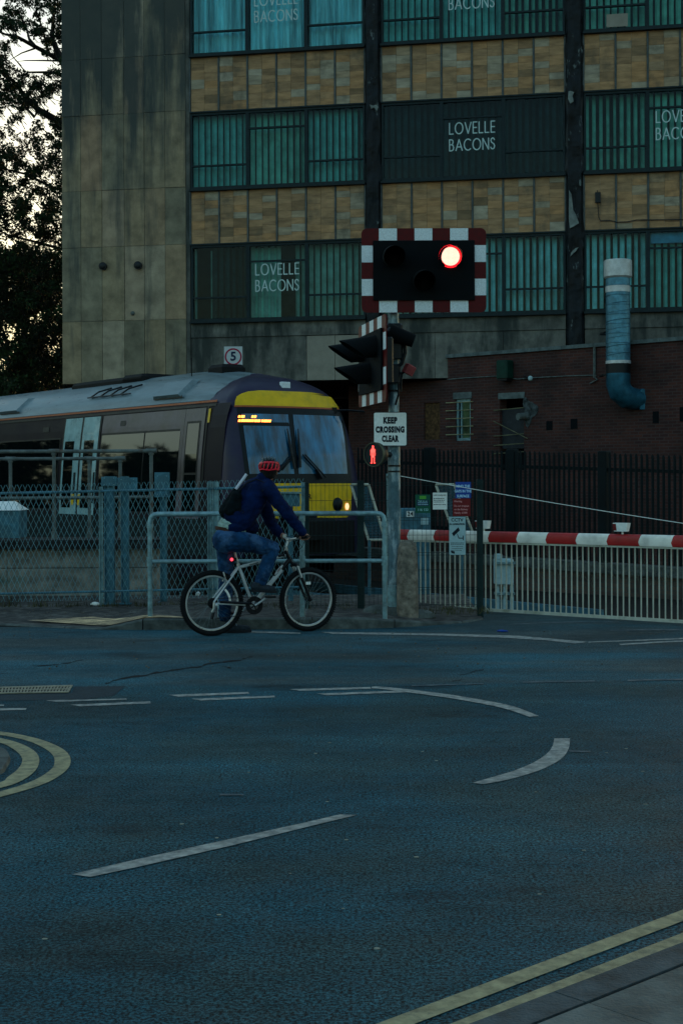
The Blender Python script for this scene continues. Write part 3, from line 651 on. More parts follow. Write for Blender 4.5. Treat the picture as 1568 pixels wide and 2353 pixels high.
# spandrels: six fields of two tile columns per bay
def spandrel(x0, x1, z0, z1, r_=0):
    t = MB(); fw = (x1-x0)/6; fins = MB()
    for i in range(6):
        for j in range(2):
            xa = x0+i*fw+j*fw/2+(.028 if j == 0 else .003); xb = x0+i*fw+(j+1)*fw/2-(.003 if j == 0 else .028)
            z = z0; hs = [random.uniform(.2, .38) for _ in range(7 if r_ < 2 else 8)]; k_ = (z1-z0)/sum(hs)
            for h in hs:
                h *= k_; rr1 = random.random()
                t.box((xa, -.02+random.uniform(-.004, .004), z+.002), (xb, .2, z+h-.002), rnd=rr1); z += h
        if i: fins = MB(); fins.box((x0+i*fw-.02, -.05, z0), (x0+i*fw+.02, .1, z1+.03)); lb(fins, 'fin', 'fin')
    for q0, q1 in ((x0-.02, x0+.012), (x1-.012, x1+.02)): fins = MB(); fins.box((q0, -.05, z0), (q1, .1, z1)); lb(fins, 'fin', 'fin')
    lb(t, 'spandrel_panel', 'tiles')
    b = MB(); b.box((x0, .01, z0+.002), (x1, .19, z1-.002)); lb(b, 'mortar_bed', 'joint')
for bi, (x0, x1) in enumerate(bays):
    for r_ in range(3):
        z0 = ZR[r_][1]; z1 = (ZR[r_+1][0] if r_ < 2 else 16.9)-.10
        spandrel(x0, x1, z0+.02, z1, r_)
# windows
FONT = {'L': (.5, [[(0,1),(0,0),(.45,0)]]), 'O': (.95, ['o']), 'V': (.75, [[(0,1),(.36,0),(.72,1)]]), 'E': (.5, [[(.45,1),(0,1),(0,0),(.45,0)], [(0,.5),(.42,.5)]]),
        'B': (.55, [[(0,0),(0,1),(.25,1),(.40,.93),(.42,.77),(.36,.60),(.25,.55),(0,.55)], [(.25,.55),(.43,.47),(.50,.28),(.43,.08),(.25,0),(0,0)]]), 'A': (.78, [[(0,0),(.38,1),(.76,0)], [(.13,.32),(.63,.32)]]),
        'C': (.85, ['c']), 'N': (.72, [[(0,0),(0,1),(.68,0),(.68,1)]]), 'S': (.55, [[(.44,.84),(.36,.96),(.23,1),(.08,.93),(.03,.77),(.10,.62),(.25,.53),(.40,.43),(.47,.26),(.40,.08),(.23,0),(.08,.05),(0,.18)]])}
def letters(word, h, cx, z0, y, sw=.029, width=None):
    """thin geometric capitals as flat strips"""
    strokes = []; x = 0
    for ch in word:
        wd, st = FONT[ch]
        for s in st:
            if s == 'o': s = [(.44+.46*math.cos(t*math.pi/12), .5+.5*math.sin(t*math.pi/12)) for t in range(25)]
            elif s == 'c': s = [(.46+.46*math.cos(R(48+t*264/20)), .5+.5*math.sin(R(48+t*264/20))) for t in range(21)]
            strokes.append([(x+a, b) for a, b in s])
        x += wd+.22
    tot = x-.22; sc = (width/tot) if width else h; mb = MB()
    for s in strokes:
        P = [Vector((cx+(a-tot/2)*sc, y, z0+b*h)) for a, b in s]
        for i, (p, q) in enumerate(zip(P, P[1:])):
            d = (q-p).normalized(); nn = Vector((-d.z, 0, d.x))*sw/2; e = d*sw*.3; dy = Vector((0, -.0004*(i % 3), 0))
            mb.prism([p-e-nn+dy, q+e-nn+dy, q+e+nn+dy, p-e+nn+dy], (0, 1, 0), .004)
    return mb
def blind(x0, x1, z0, z1, m, parent, y=.24, wdt=.15, ang=35, fold=False, missing=()):
    b = MB(); k = 0; x = x0+.04; 
    if fold:
        def fn(s, t_): xx = x0+(x1-x0)*s; return Vector((xx, y+.05*math.sin(xx*34+1.6*math.sin(xx*7))+.03*noise.noise(Vector((xx*3, t_*1.5, 0))), z0+(z1-z0)*t_))
        b.grid(fn, 120, 6); b.build('curtain', m, parent, local=True, smooth=60); return
    while x < x1-.03:
        if k not in missing:
            a = R(ang*.45+27+random.uniform(-9, 9)); dx = wdt/2*math.cos(a); dy = wdt/2*math.sin(a); zz = z0+random.uniform(.01, .04)
            b.add([(x-dx, y-dy, zz), (x-.012, y+.018, zz), (x+dx, y+dy, zz), (x-dx, y-dy, z1), (x-.012, y+.018, z1), (x+dx, y+dy, z1)], [(0, 1, 4, 3), (1, 2, 5, 4)])
        x += .176; k += 1
    b.build('blind', m, parent, local=True, recalc=False)
STYLE = {  # (bay, row, col): blind material, slat angle, glass, transom
 (0,2,0): ('curtain',0), (0,2,1): ('curtain',0), (0,2,2): ('curtain',0),
 (1,2,0): ('blind_teal',25), (1,2,1): ('blind_teal',15), (1,2,2): ('blind_green',55), (2,2,0): ('blind_green',12), (2,2,1): ('blind_green',15), (2,2,2): ('blind_teal',30),
 (0,1,0): ('blind_teal',30), (0,1,1): ('blind_green',40), (0,1,2): ('blind_teal',45), (1,1,0): ('blind_dark',60), (1,1,1): ('blind_dark',45), (1,1,2): ('blind_dark',60),
 (2,1,0): ('blind_green',58), (2,1,1): ('blind_green',30), (2,1,2): ('blind_green',35),
 (0,0,0): ('blind_dark',70), (0,0,1): ('blind_grey',50), (0,0,2): ('blind_grey',35), (1,0,0): ('blind_grey',40), (1,0,1): ('blind_blue',55), (1,0,2): ('blind_blue',42),
 (2,0,0): ('blind_blue',35), (2,0,1): ('blind_teal',30), (2,0,2): ('blind_teal',30)}
LETTER = {(0,2,1), (1,2,1), (1,1,1), (2,1,1), (0,0,1)}
for bi, (x0, x1) in enumerate(bays):
    for r_ in range(3):
        z0, z1 = ZR[r_]; wv = (x1-x0)/3
        sl_ = MB(); sl_.box((x0-.01, -.14, z0-.10), (x1+.01, .0, z0-.045)); sl_.box((x0-.01, -.06, z1-.02), (x1+.01, .04, z1+.018)); lb(sl_, 'sill', 'wframe')
        for c_ in range(3):
            a, b = x0+c_*wv, x0+(c_+1)*wv
            fr = MB(); t_ = .055 if c_ != 1 else .04
            fr.box((a+.002, -.02, z0-.044), (b-.002, .10, z0+.03)); fr.box((a+.002, -.02, z1-.085), (b-.002, .10, z1-.021))
            fr.box((a+.002, -.021, z0+.03), (a+t_, .10, z1-.085)); fr.box((b-t_, -.021, z0+.03), (b-.002, .10, z1-.085))
            tz = None
            if c_ != 1: tz = z0+.60
            elif r_ < 2: tz = z1-.50
            if tz and not (bi == 0 and r_ == 2 and False): fr.box((a+t_, -.015, tz-.022), (b-t_, .08, tz+.022))
            wn = lb(fr, 'window', 'wframe')
            m_, ang = STYLE.get((bi, r_, c_), ('blind_teal', 35))
            g_ = MB(); g_.add([(a+t_-.005, .03, z0+.025), (b-t_+.005, .03, z0+.025), (b-t_+.005, .03, z1-.08), (a+t_-.005, .03, z1-.08)], [(0, 1, 2, 3)]); g_.build('pane', 'pane_dark' if m_ == 'blind_dark' else 'pane', wn, local=True)
            if m_ == 'curtain': blind(a+.05, b-.05, z0+.04, z1, 'curtain', wn, fold=True)
            else: blind(a+.04, b-.04, z0+.0, z1-.05, m_, wn, ang=ang, missing=(0, 1, 2) if (bi, r_, c_) == (0, 0, 0) else ((5, 6) if (bi, r_, c_) == (0, 0, 1) else ()))
            if (bi, r_, c_) == (0, 0, 0):
                q = MB(); q.box((a+.07, .14, z0+.05), (a+.12, .2, z1-.1)); q.box((a+.52, .14, z0+.05), (a+.545, .2, z1-.15)); q.build('curtain_edge', 'blind_grey', wn, local=True)
            if (bi, r_, c_) == (0, 0, 1):
                q = MB(); q.box((a+.12, .30, z0+.05), (a+.75, .32, z1-.1)); q.build('screen', 'blind_green', wn, local=True)
            if (bi, r_, c_) == (2, 0, 1):
                q = MB(); q.box((a+.06, .12, z1-.36), (b-.06, .15, z1-.09)); q.build('rolled_blind', mat('blind_roll_blue', (.05, .22, .36), .7), wn, local=True)
            if (bi, r_, c_) in LETTER:
                zt = z0+1.14 if r_ == 1 and bi == 1 else (z0+1.18 if r_ != 2 else z0+1.22); cx = (a+b)/2+(.0)
                q = letters('LOVELLE', .29, cx, zt, .010, width=1.20); merge(q, letters('BACONS', .29, cx, zt-.44+.0, .010, width=1.20)); q.build('lettering', 'lettering', wn, local=True)
# two round wall vents, cable and its box, notice board in the top window
for (px, py) in ((241, 613), (321, 611)):
    x, z = fzp(px, py); v = MB(); v.cyl((x, -.06, z), (x, -.17, z), .10, .11, 16); v.sph((x, -.15, z), .105, 14, 8, (1, .5, 1)); lb(v, 'wall_vent', 'black', smooth=40)
x, z = fzp(307, 720); v = MB(); v.sph((x, -.07, z), .06, 10, 6); lb(v, 'spout', 'rail_pipe', smooth=40)
cb = MB(); P = [(1371,438),(1371,462),(1374,500),(1378,508),(1400,507),(1415,511),(1440,510),(1460,506),(1568,505)]
cb.tube([Vector((fzp(*p)[0], -.055, fzp(*p)[1])) for p in P], .012, 5); x, z = fzp(1372, 455); cb.box((x-.07, -.12, z-.13), (x+.07, -.03, z+.13)); lb(cb, 'cable', 'black')
x, z = fzp(1416, 47); cb = MB(); cb.box((x-.27, -.04, 13.215), (x+.27, -.022, z+.16)); lb(cb, 'notice', 'concrete_clean')

# ------------------------------------------------------------------ brick annex (wall runs nearer to the right)
AM, AY0 = .90, 40.0; APH = math.atan(AM)
def ax_(px, py): p = onplane(px, py, AY0, AM); return (p.x/math.cos(APH), p.z)
ann = thing('brick_annex', 'low dark red brick building below the offices with barred openings and pale coping', 'building', (0, AY0, 0), -APH)
def la(mb, name, m, smooth=None, parent=ann): return mb.build(name, m, parent, local=True, smooth=smooth)
xa0 = ax_(800, 900)[0]; xk = ax_(1026, 820)[0]; xe = 16.5
op = [ax_(1040,915)[0], ax_(1082,915)[0], ax_(1040,0)[1]]
zt_ = 4.77
def rect(pxa, pya, pxb, pyb): a = ax_(pxa, pya); b = ax_(pxb, pyb); zm = ax_((pxa+pxb)/2, pya)[1]; zn = ax_((pxa+pxb)/2, pyb)[1]; return (a[0], zn, b[0], zm)
holes = [rect(973,925,1010,1010), rect(1045,916,1080,1012), rect(1147,916,1203,1080)]
w_ = MB()
xs_ = [xa0]+[h for r_ in holes for h in (r_[0], r_[2])]+[xe]
def strip(x0, x1, z0, z1): w_.box((x0, 0, z0), (x1, .3, z1))
for i in range(0, len(xs_), 2): 
    x0, x1 = xs_[i], xs_[i+1]
    if x0 < xk < x1: strip(x0, xk, -.5, 4.2); strip(xk, x1, -.5, zt_)
    else: strip(x0, x1, -.5, zt_ if x0 >= xk else 4.2)
for h in holes:
    strip(h[0], h[2], -.5, h[1]); strip(h[0], h[2], h[3], zt_ if h[0] >= xk else 4.2)
la(w_, 'wall', 'brick')
c = MB(); x = xk
while x < xe: c.box((x+.004, -.07, zt_), (min(xe, x+.9)-.004, .36, zt_+.09)); x += .9
la(c, 'coping', 'coping')
r = MB(); r.box((xk, .31, zt_-.35), (xe, 9, zt_-.2)); la(r, 'roof', 'blackmatt')
h = holes[0]; b = MB(); b.box((h[0], .05, h[1]), (h[2], .08, h[3])); la(b, 'boarding', 'osb')
h = holes[1]
f = MB(); f.box((h[0], .05, h[1]), (h[0]+.06, .12, h[3])); f.box((h[2]-.06, .05, h[1]), (h[2], .12, h[3])); f.box((h[0]+.06, .051, h[3]-.07), (h[2]-.06, .12, h[3])); f.box((h[0]+.06, .051, h[1]), (h[2]-.06, .12, h[1]+.07)); f.box((h[0]+.14, .052, h[1]+.07), (h[0]+.18, .12, h[3]-.07))
wn = la(f, 'window', 'galv')
p = MB(); p.box((h[0]+.18, .09, h[1]+.07), (h[2]-.06, .10, h[3]-.07)); p.build('pane', mat('frosted_green', (.10, .16, .07), .4, var=.6, scale=3), wn, local=True)  # mottled greenish pane colour
p = MB(); p.box((h[0], .22, h[1]), (h[2], .25, h[3])); p.build('blind', 'interior', wn, local=True)
b = MB(); b.box((h[0]-.05, -.03, h[3]+.002), (h[2]+.05, .1, h[3]+.17)); la(b, 'lintel', 'coping')
br_ = MB()
for k in range(5): z = h[1]+.16+k*(h[3]-h[1]-.25)/4; br_.cyl((h[0]-.28, -.05, z), (h[2]+.12, -.05, z), .013, n=6)
la(br_, 'security_bars', mat('rusty_pale_bar', (.30, .28, .16), .6, var=.3))
h = holes[2]
b = MB(); b.box((h[0], .10, h[1]+.55), (h[2], .13, h[3]-.25)); la(b, 'boarding', mat('boarding_grey', (.045, .05, .055), .7))
b = MB(); b.box((h[0], .10, h[1]), (h[2], .14, h[1]+.50)); la(b, 'door', 'blackmatt')
b = MB(); b.box((h[0]-.03, -.03, h[3]+.002), (h[2]+.03, .1, h[3]+.16)); la(b, 'lintel', 'coping')
br_ = MB()
for k in (0, 2.2, 3.0, 3.7): z = h[3]-.28-k*.30; br_.cyl((h[0]-.16, -.05, z), (h[2]+.02, -.05, z+.04), .013, n=6)
br_.cyl((h[0]-.16, -.07, h[3]-.55), (h[2]+.15, -.07, h[3]-1.02), .013, n=6)
la(br_, 'security_bars', M['rusty_bar'])
for (pa, pb) in (((1207,975,1.0)), ((0,0,0)))[:0]: pass
for rc in (rect(1254,967,1268,988), rect(1310,962,1325,985), rect(1498,945,1512,972), rect(1560,935,1572,968)):
    b = MB(); b.box((rc[0], -.012, rc[1]), (rc[2], .02, rc[3])); la(b, 'air_brick', 'blackmatt')
x, z = ax_(1215, 945); b = MB()
pts = []
for k in range(22):
    t = k*2*math.pi/22; rr = 1+.25*math.sin(3*t+1)+random.uniform(-.13, .13); pts.append(Vector((x+.20*rr*math.cos(t), -.016, z+.33*rr*math.sin(t))))
b.prism(pts, (0, 1, 0), .02); la(b, 'mortar_patch', mat('patch_mortar', (.09, .11, .115), .9, var=.6, scale=9, bump=.6))
b = MB(); b.cyl((x-.06, -.02, z-.12), (x-.14, -.30, z-.14), .10, .09, 14); la(b, 'outlet_pipe', 'rail_pipe', smooth=40)
b = MB(); P = [(1028,872),(1070,868),(1140,864),(1160,868),(1190,871),(1220,868),(1300,864),(1370,862)]
b.tube([Vector((ax_(*p)[0], -.02, ax_(*p)[1])) for p in P], .014, 5)
b.tube([Vector((ax_(*p)[0], -.03, ax_(*p)[1])) for p in ((1366,790),(1366,868))], .035, 6); P = [(1368,868),(1374,872),(1366,876),(1356,881)]
b.tube([Vector((ax_(*p)[0], -.05, ax_(*p)[1])) for p in P], .02, 5); la(b, 'cable', 'rail_pipe')
x, z = ax_(1167, 843); t = thing('wall_box_lamp', 'dark green box lamp high on the brick wall above the boarded doorway', 'lamp', Matrix.Rotation(-APH, 3, 'Z') @ Vector((x, -.02, z-.2))+Vector((0, AY0, 0)), -APH)
b = MB(); b.bbox((-.17, -.30, -.1), (.17, .015, .36), .03); b.build('housing', mat('lamp_green', (.004, .05, .035), .5), t, local=True); b = MB(); b.box((-.14, -.26, -.16), (.14, -.03, -.101)); b.build('lens', 'black', t, local=True)
x, z = ax_(1226, 868); t = thing('bulkhead_lamp', 'small white floodlight on an arm on the dark brick wall', 'lamp', Matrix.Rotation(-APH, 3, 'Z') @ Vector((x, 0, z))+Vector((0, AY0, 0)), -APH)
b = MB(); b.tube([(-.30, .0, .06), (-.2, -.1, .02), (-.05, -.18, 0)], .02, 6); b.build('arm', 'black', t, local=True); b = MB(); b.sph((.02, -.2, -.02), .065, 12, 8, (1, .8, 1)); b.build('lamp_head', 'sign_grey', t, local=True, smooth=60)

# flue duct
x, _ = ax_(1417, 700); wp = Matrix.Rotation(-APH, 3, 'Z') @ Vector((x, -.62, 0))+Vector((0, AY0, 0)); DY = wp.y
du = thing('flue_duct', 'tall round zinc flue duct with pale rain cap rising in front of the windows', 'duct', (wp.x, DY, at(1417, 900, DY).z), 0)
def dz(py): return at(1417, py, DY).z
cxd = at(1418, 700, DY).x; rd = 27.5/F*DY
d_ = MB()
zc = dz(830); zt2 = dz(640); k = 0
prof = [(rd, zc)]; 
while zc < zt2: prof += [(rd, zc+.19), (rd*1.025, zc+.20), (rd*1.025, zc+.215), (rd, zc+.225)]; zc += .225
def lathe(mb, prof, cx, cy, n=28):
    vs = []; fs = []
    for r_, z in prof:
        for i in range(n): t = 2*math.pi*i/n; vs.append((cx+r_*math.cos(t), cy+r_*math.sin(t), z))
    for j in range(len(prof)-1):
        for i in range(n): fs.append((j*n+i, j*n+(i+1) % n, (j+1)*n+(i+1) % n, (j+1)*n+i))
    mb.add(vs, fs); return mb
lathe(d_, prof, cxd, DY); d_.build('pipe', 'duct', du, smooth=35)
d_ = MB(); lathe(d_, [(rd*1.02, dz(640)), (rd*1.16, dz(636)), (rd*1.16, dz(600)), (rd*1.1, dz(598)), (rd*1.1, dz(603)), (0, dz(603))], cxd, DY); d_.build('rain_cap', 'duct_pale', du, smooth=35)
d_ = MB(); lathe(d_, [(rd*1.05, dz(836)), (rd*1.05, dz(829)), (rd, dz(829))], cxd, DY); d_.build('flange', 'duct_pale', du, smooth=35)
d_ = MB(); lathe(d_, [(rd, dz(858)), (rd, dz(836))], cxd, DY); d_.build('collar', 'black', du, smooth=35)
d_ = MB(); e0 = Vector((cxd, DY, dz(858))); w2 = rd
# lobster-back elbow turning from vertical to the right and back to the wall
el_pts = [(0, 0, 0), (0, 0, -.26), (.05, .02, -.42), (.22, .07, -.56), (.42, .14, -.60), (.60, .20, -.60)]
d_.tube([e0+Vector(p) for p in el_pts], [rd*1.0, rd, rd*1.0, rd*.98, rd*.92, rd*.88], 20)
d_.bbox(tuple(e0+Vector((.50, -.03, -.85))), tuple(e0+Vector((.86, .55, -.36))), .02); d_.build('elbow', mat('zinc_dark', (.03, .15, .23), .45, .4, var=.3, scale=5), du, smooth=25)
d_ = MB(); z0_, z1_ = dz(828), dz(676); nn_ = int((z1_-z0_)/.20*24)
d_.tube([Vector((cxd+rd*1.005*math.cos(2*math.pi*k/24), DY+rd*1.005*math.sin(2*math.pi*k/24), z0_+.20*k/24)) for k in range(nn_)], .010, 4); d_.build('spiral_seam', 'galv_dark', du)
d_ = MB(); lathe(d_, [(rd*1.03, dz(672)), (rd*1.03, dz(658))], cxd, DY); d_.build('band', 'duct_pale', du, smooth=35)
d_ = MB(); d_.box((at(1385,900,DY).x-.02, DY-.05, dz(858)-.05), (at(1390,900,DY).x, DY+.5, dz(858)-.01)); d_.box((cxd-.3, DY+.2, dz(760)-.03), (cxd+.3, DY+.75, dz(760)+.01)); d_.build('bracket', 'black', du)

# ------------------------------------------------------------------ platform wall and palisade fence
PM = .93; PPH = math.atan(PM); PY0 = 29.14
def pl(px, py): p = onplane(px, py, PY0, PM); return (p.x/math.cos(PPH), p.z)
def along(px): return pl(px, 1100)[0]
def loc2w(x, y, z, ph, y0): return Matrix.Rotation(-ph, 3, 'Z') @ Vector((x, y, z))+Vector((0, y0, 0))
pw = thing('platform_wall', 'low dirty brick retaining wall with concrete edge below the palisade fence', 'wall', (0, PY0, 0), -PPH)
xa, xb = along(760), along(1760)
def slope(x): return .12-.035*(x-along(1134))*.5
c = MB(); c.prism([Vector((xa, -.05, -.45)), Vector((xb, -.05, -.45)), Vector((xb, -.05, slope(xb)-.14)), Vector((xa, -.05, slope(xa)-.14))], (0, 1, 0), .3); c.build('wall', 'brick_low', pw, local=True)
c = MB(); x = xa
while x < xb: c.prism([Vector((x+.005, -.12, slope(x)-.138)), Vector((x+1.2, -.12, slope(x+1.2)-.138)), Vector((x+1.2, -.12, slope(x+1.2)+.03)), Vector((x+.005, -.12, slope(x)+.03))], (0, 1, 0), .42); x += 1.205
c.build('edge_slab', 'kerb', pw, local=True)
pf = thing('palisade_fence', 'tall dark green palisade fence with spiked pales in front of the brick building', 'fence', (0, PY0, 0), -PPH)
def topz(x): t = (x-along(936))/(along(1568)-along(936)); return pl(936, 1030)[1]+(pl(1568, 1044)[1]-pl(936, 1030)[1])*t
x = along(815); k = 0; pitch = (along(1400)-along(1388.0))
pale0 = None
while k < 100 and x < along(1640):
    zt, zb = topz(x)+random.uniform(-.012, .012), slope(x)+.05; hw = .028
    if pale0 is None or True:
        m_ = MB(); yq = .10
        m_.add([(-hw, yq, zb), (-hw*.4, yq-.02, zb), (hw*.4, yq-.02, zb), (hw, yq, zb), (-hw, yq, zt-.09), (-hw*.4, yq-.02, zt-.07), (hw*.4, yq-.02, zt-.07), (hw, yq, zt-.09), (0, yq-.012, zt), (-hw*.9, yq-.004, zt-.03), (hw*.9, yq-.004, zt-.03)],
               [(0, 1, 5, 4), (1, 2, 6, 5), (2, 3, 7, 6), (4, 5, 8, 9), (5, 6, 8), (6, 7, 10, 8)])
        for i in range(len(m_.v)): m_.v[i].x += 0
        o = m_.build('pale', 'palisade', pf, local=True, recalc=False); o.location.x = x; o.rotation_euler.y = random.uniform(-.008, .008)*0
    x += pitch; k += 1
for nm, off_ in (('rail', -.32), ('rail', -1.55)):
    m_ = MB(); x0, x1 = along(815), along(1640)
    m_.prism([Vector((x0, .101, topz(x0)+off_)), Vector((x1, .101, topz(x1)+off_)), Vector((x1, .101, topz(x1)+off_+.06)), Vector((x0, .101, topz(x0)+off_+.06))], (0, 1, 0), .05); m_.build(nm, 'palisade', pf, local=True)
for px in (975, 1165, 1376):
    x = along(px); m_ = MB(); wdt = .09
    m_.bbox((x-wdt, .06, slope(x)+.03), (x+wdt, .24, topz(x)+.03), .015); m_.build('post', 'palisade', pf, local=True)
# dead stalks and rubbish on the wall
st = MB()
for k in range(120):
    px = random.uniform(1230, 1560); x = along(px); z = slope(x)+.03-random.uniform(0, .25); l = random.uniform(.1, .45); a = random.uniform(-.9, .9)
    y = -.16-random.random()*.2
    st.cur = random.random(); st.cyl(loc2w(x, y, z, PPH, PY0), loc2w(x+l*math.sin(a), y-.05, z+l*math.cos(a)*random.choice((-.8, .6, .3)), PPH, PY0), .005, .003, 4)
tag(st.build('dry_stalks', mat('dry_stalk', (.17, .16, .12), .9, var=.4, scale=9)), 'pale dry stalks hanging over the low brick wall behind the barrier', 'plants', kind='stuff')

# rails of the track seen through the barrier
for off_ in (0, 1.43):
    rl = MB(); d_ = Vector((.595, -.804, 0)); n_ = Vector((.804, .595, 0)); c0 = Vector((1.2, 24.2, -.45))+n_*(off_-1.6)
    for a, b in (((-.035), .035),):
        p = [c0-d_*26+n_*a, c0+d_*4.5+n_*a, c0+d_*4.5+n_*b, c0-d_*26+n_*b]; rl.prism(p, (0, 0, 1), .15)
    struct('rail', rl, 'galv_dark')

# ------------------------------------------------------------------ train
FW = Vector((.595, -.804, 0)).normalized(); LT = Vector((-FW.y, FW.x, 0)); TIP = Vector((-.60, 24.2, 0))
tr = thing('train', 'dark purple multiple unit train with yellow nose panels standing beside the platform', 'train', (TIP.x, TIP.y, 0), math.atan2(FW.y, FW.x))
def lt(mb, name, m, parent=tr, smooth=None, recalc=True): return mb.build(name, m, parent, local=True, smooth=smooth, recalc=recalc)
def interp(tab, z):
    for (a, va), (b, vb) in zip(tab, tab[1:]):
        if z <= b: t = (z-a)/(b-a); t = max(0, min(1, t)); return va+(vb-va)*t
    return tab[-1][1]
WID = [(-.1, 1.30), (.3, 1.35), (1.0, 1.34), (2.0, 1.27), (2.6, 1.20), (2.96, 1.14), (3.15, 1.04), (3.35, .82), (3.5, .55), (3.6, .25), (3.63, 0)]
def wid(z): return interp(WID, z)
def sx(px, z, t=None):      # local x of the side point seen at px
    t = -wid(z) if t is None else t; u = (px-CX)/F
    return (u*(TIP.y+t*LT.y)-TIP.x-t*LT.x)/(FW.x-u*FW.y)
LEN = -22.5; XC = -1.0
# body side shells
zs_ = [-.1, .3, .7, 1.0, 1.5, 2.0, 2.3, 2.6, 2.96]
b = MB()
for sgn in (-1, 1): b.add([(x, sgn*wid(z), z) for z in zs_ for x in (LEN, XC)], [(2*i, 2*i+1, 2*i+3, 2*i+2) for i in range(len(zs_)-1)])
b.add([(LEN, s*wid(z), z) for s in (-1, 1) for z in (zs_ if s < 0 else zs_[::-1])], [tuple(range(2*len(zs_)))])
lt(b, 'body', 't_side', smooth=60, recalc=False)
rz_ = [2.975, 3.05, 3.15, 3.25, 3.35, 3.43, 3.5, 3.56, 3.6, 3.625]
b = MB(); prf = [(-wid(z)-.0, z) for z in rz_]+[(0, 3.63)]+[(wid(z), z) for z in rz_[::-1]]; nx = 30; RX = [LEN+(-3.4-LEN)*i/26 for i in range(27)]+[-2.6, -1.9, -1.5, -1.25]; RF = [1]*27+[.97, .86, .78, .70]
b.add([(RX[i], y*(1-(1-RF[i])*.10), 2.975+(z-2.975)*RF[i]) for i in range(nx+1) for y, z in prf], [(i*len(prf)+j, i*len(prf)+j+1, (i+1)*len(prf)+j+1, (i+1)*len(prf)+j) for i in range(nx) for j in range(len(prf)-1)])
roof = lt(b, 'roof', 't_roof', smooth=60)
for xx in (sx(395, 3.1), sx(30, 3.1), sx(-300, 3.1)):
    v = MB()
    def rf(xx_, f_, o): z = 3.06+f_*.36; y = -wid(z); return Vector((xx_, y-o*.9, z+o*.7))
    v.add([rf(xx-.55, .05, .07), rf(xx+.35, .05, .07), rf(xx+.35, .85, .05), rf(xx-.55, .85, .05), rf(xx-.6, 0, .0), rf(xx+.45, 0, .0), rf(xx+.45, .95, .0), rf(xx-.6, .95, .0)], [(0, 1, 2, 3), (0, 1, 5, 4), (1, 2, 6, 5), (2, 3, 7, 6), (3, 0, 4, 7)])
    lt(v, 'roof_vent', 't_roof', roof)
    v = MB(); v.add([rf(xx-.6, -.02, .015), rf(xx+.45, -.02, .015), rf(xx+.45, .06, .03), rf(xx-.6, .06, .03)], [(0, 1, 2, 3)]); lt(v, 'vent_seal', 't_black', roof)
v = MB()
for k in range(4):
    xx = sx(250, 3.2)+k*.42-.8
    v.tube([rf(xx, .5, .02), rf(xx+.22, .72, .05), rf(xx+.5, .95, .03)], .018, 5)
v.tube([rf(sx(250, 3.2)-.9, .47, .03), rf(sx(250, 3.2)+.9, .47, .03)], .015, 5); lt(v, 'roof_grille', 't_black', roof)
for xx, hh, l in ((sx(330, 3.5, -.2), .06, .45), (-6.5, .03, 1.6)):
    v = MB(); v.bbox((xx-l, -.45, 3.5), (xx+l, .35, 3.63+hh), .06); lt(v, 'roof_pod', 't_under', roof)
v = MB(); v.bbox((-2.75, -.30, 3.5), (-2.15, .2, 3.70), .06); v.cyl((-2.95, -.5, 3.45), (-2.95, -.5, 3.85), .010, n=5); lt(v, 'antenna_pod', 't_under', roof)
# orange cantrail stripe and grey band
def sidepatch(x0, x1, z0, z1, o, nz=6, nx=1):
    m_ = MB(); m_.grid(lambda s, t_: Vector((x0+(x1-x0)*s, -wid(z0+(z1-z0)*t_)-o, z0+(z1-z0)*t_)), nx, nz)
    # closed edge so the panel has thickness
    return m_
def slant(px, z): return sx(px, z)
lt(sidepatch(LEN, XC, 2.93, 2.965, .006), 'stripe', 't_orange', recalc=False)
lt(sidepatch(LEN, XC, 2.86, 2.90, .012), 'gutter', 't_black', recalc=False)
def pxpatch(pa, pb, z0, z1, o, m_, name, parent=tr, zref=2.4):
    return lt(sidepatch(sx(pa, zref), sx(pb, zref), z0, z1, o, 8), name, m_, parent, recalc=False)
pxpatch(234, 418, 2.50, 2.84, .006, 't_band', 'band')
pxpatch(-900, 146, 2.46, 2.82, .005, 't_side', 'band')
# windows
for pa, pb in ((236, 333), (336, 416)): 
    fr = pxpatch(pa-2, pb+2, .98, 2.50, .008, 't_black', 'window'); pxpatch(pa, pb, 1.02, 2.46, .013, 't_glass', 'pane', fr)
for pa, pb in ((-60, 139), (-330, -66), (-640, -336)):
    fr = pxpatch(pa-2, pb+2, .98, 2.46, .008, 't_black', 'window'); pxpatch(pa, pb, 1.02, 2.43, .013, 't_glass', 'pane', fr)
# passenger doors
for (pa, pb, wa, wb) in ((149, 187, 153, 174), (191, 228, 197, 219)):
    d_ = pxpatch(pa, pb, .35, 2.84, .014, 't_door', 'door'); pxpatch(wa, wb, 1.05, 2.38, .019, 't_glass', 'pane', d_)
    pxpatch(wb+4, wb+9 if pa < 160 else wb+8, 1.15, 1.75, .019, 't_skirt', 'door_button', d_)
    pxpatch((wb+2) if pa < 160 else wa-6, (wb+8) if pa < 160 else wa-1, 1.10, 1.32, .021, 't_yellow', 'notice', d_)
pxpatch(187.3, 190.7, .35, 2.84, .010, 't_black', 'door_seal'); pxpatch(146, 149, .35, 2.85, .009, 't_black', 'door_seal'); pxpatch(228, 231, .35, 2.85, .009, 't_black', 'door_seal')
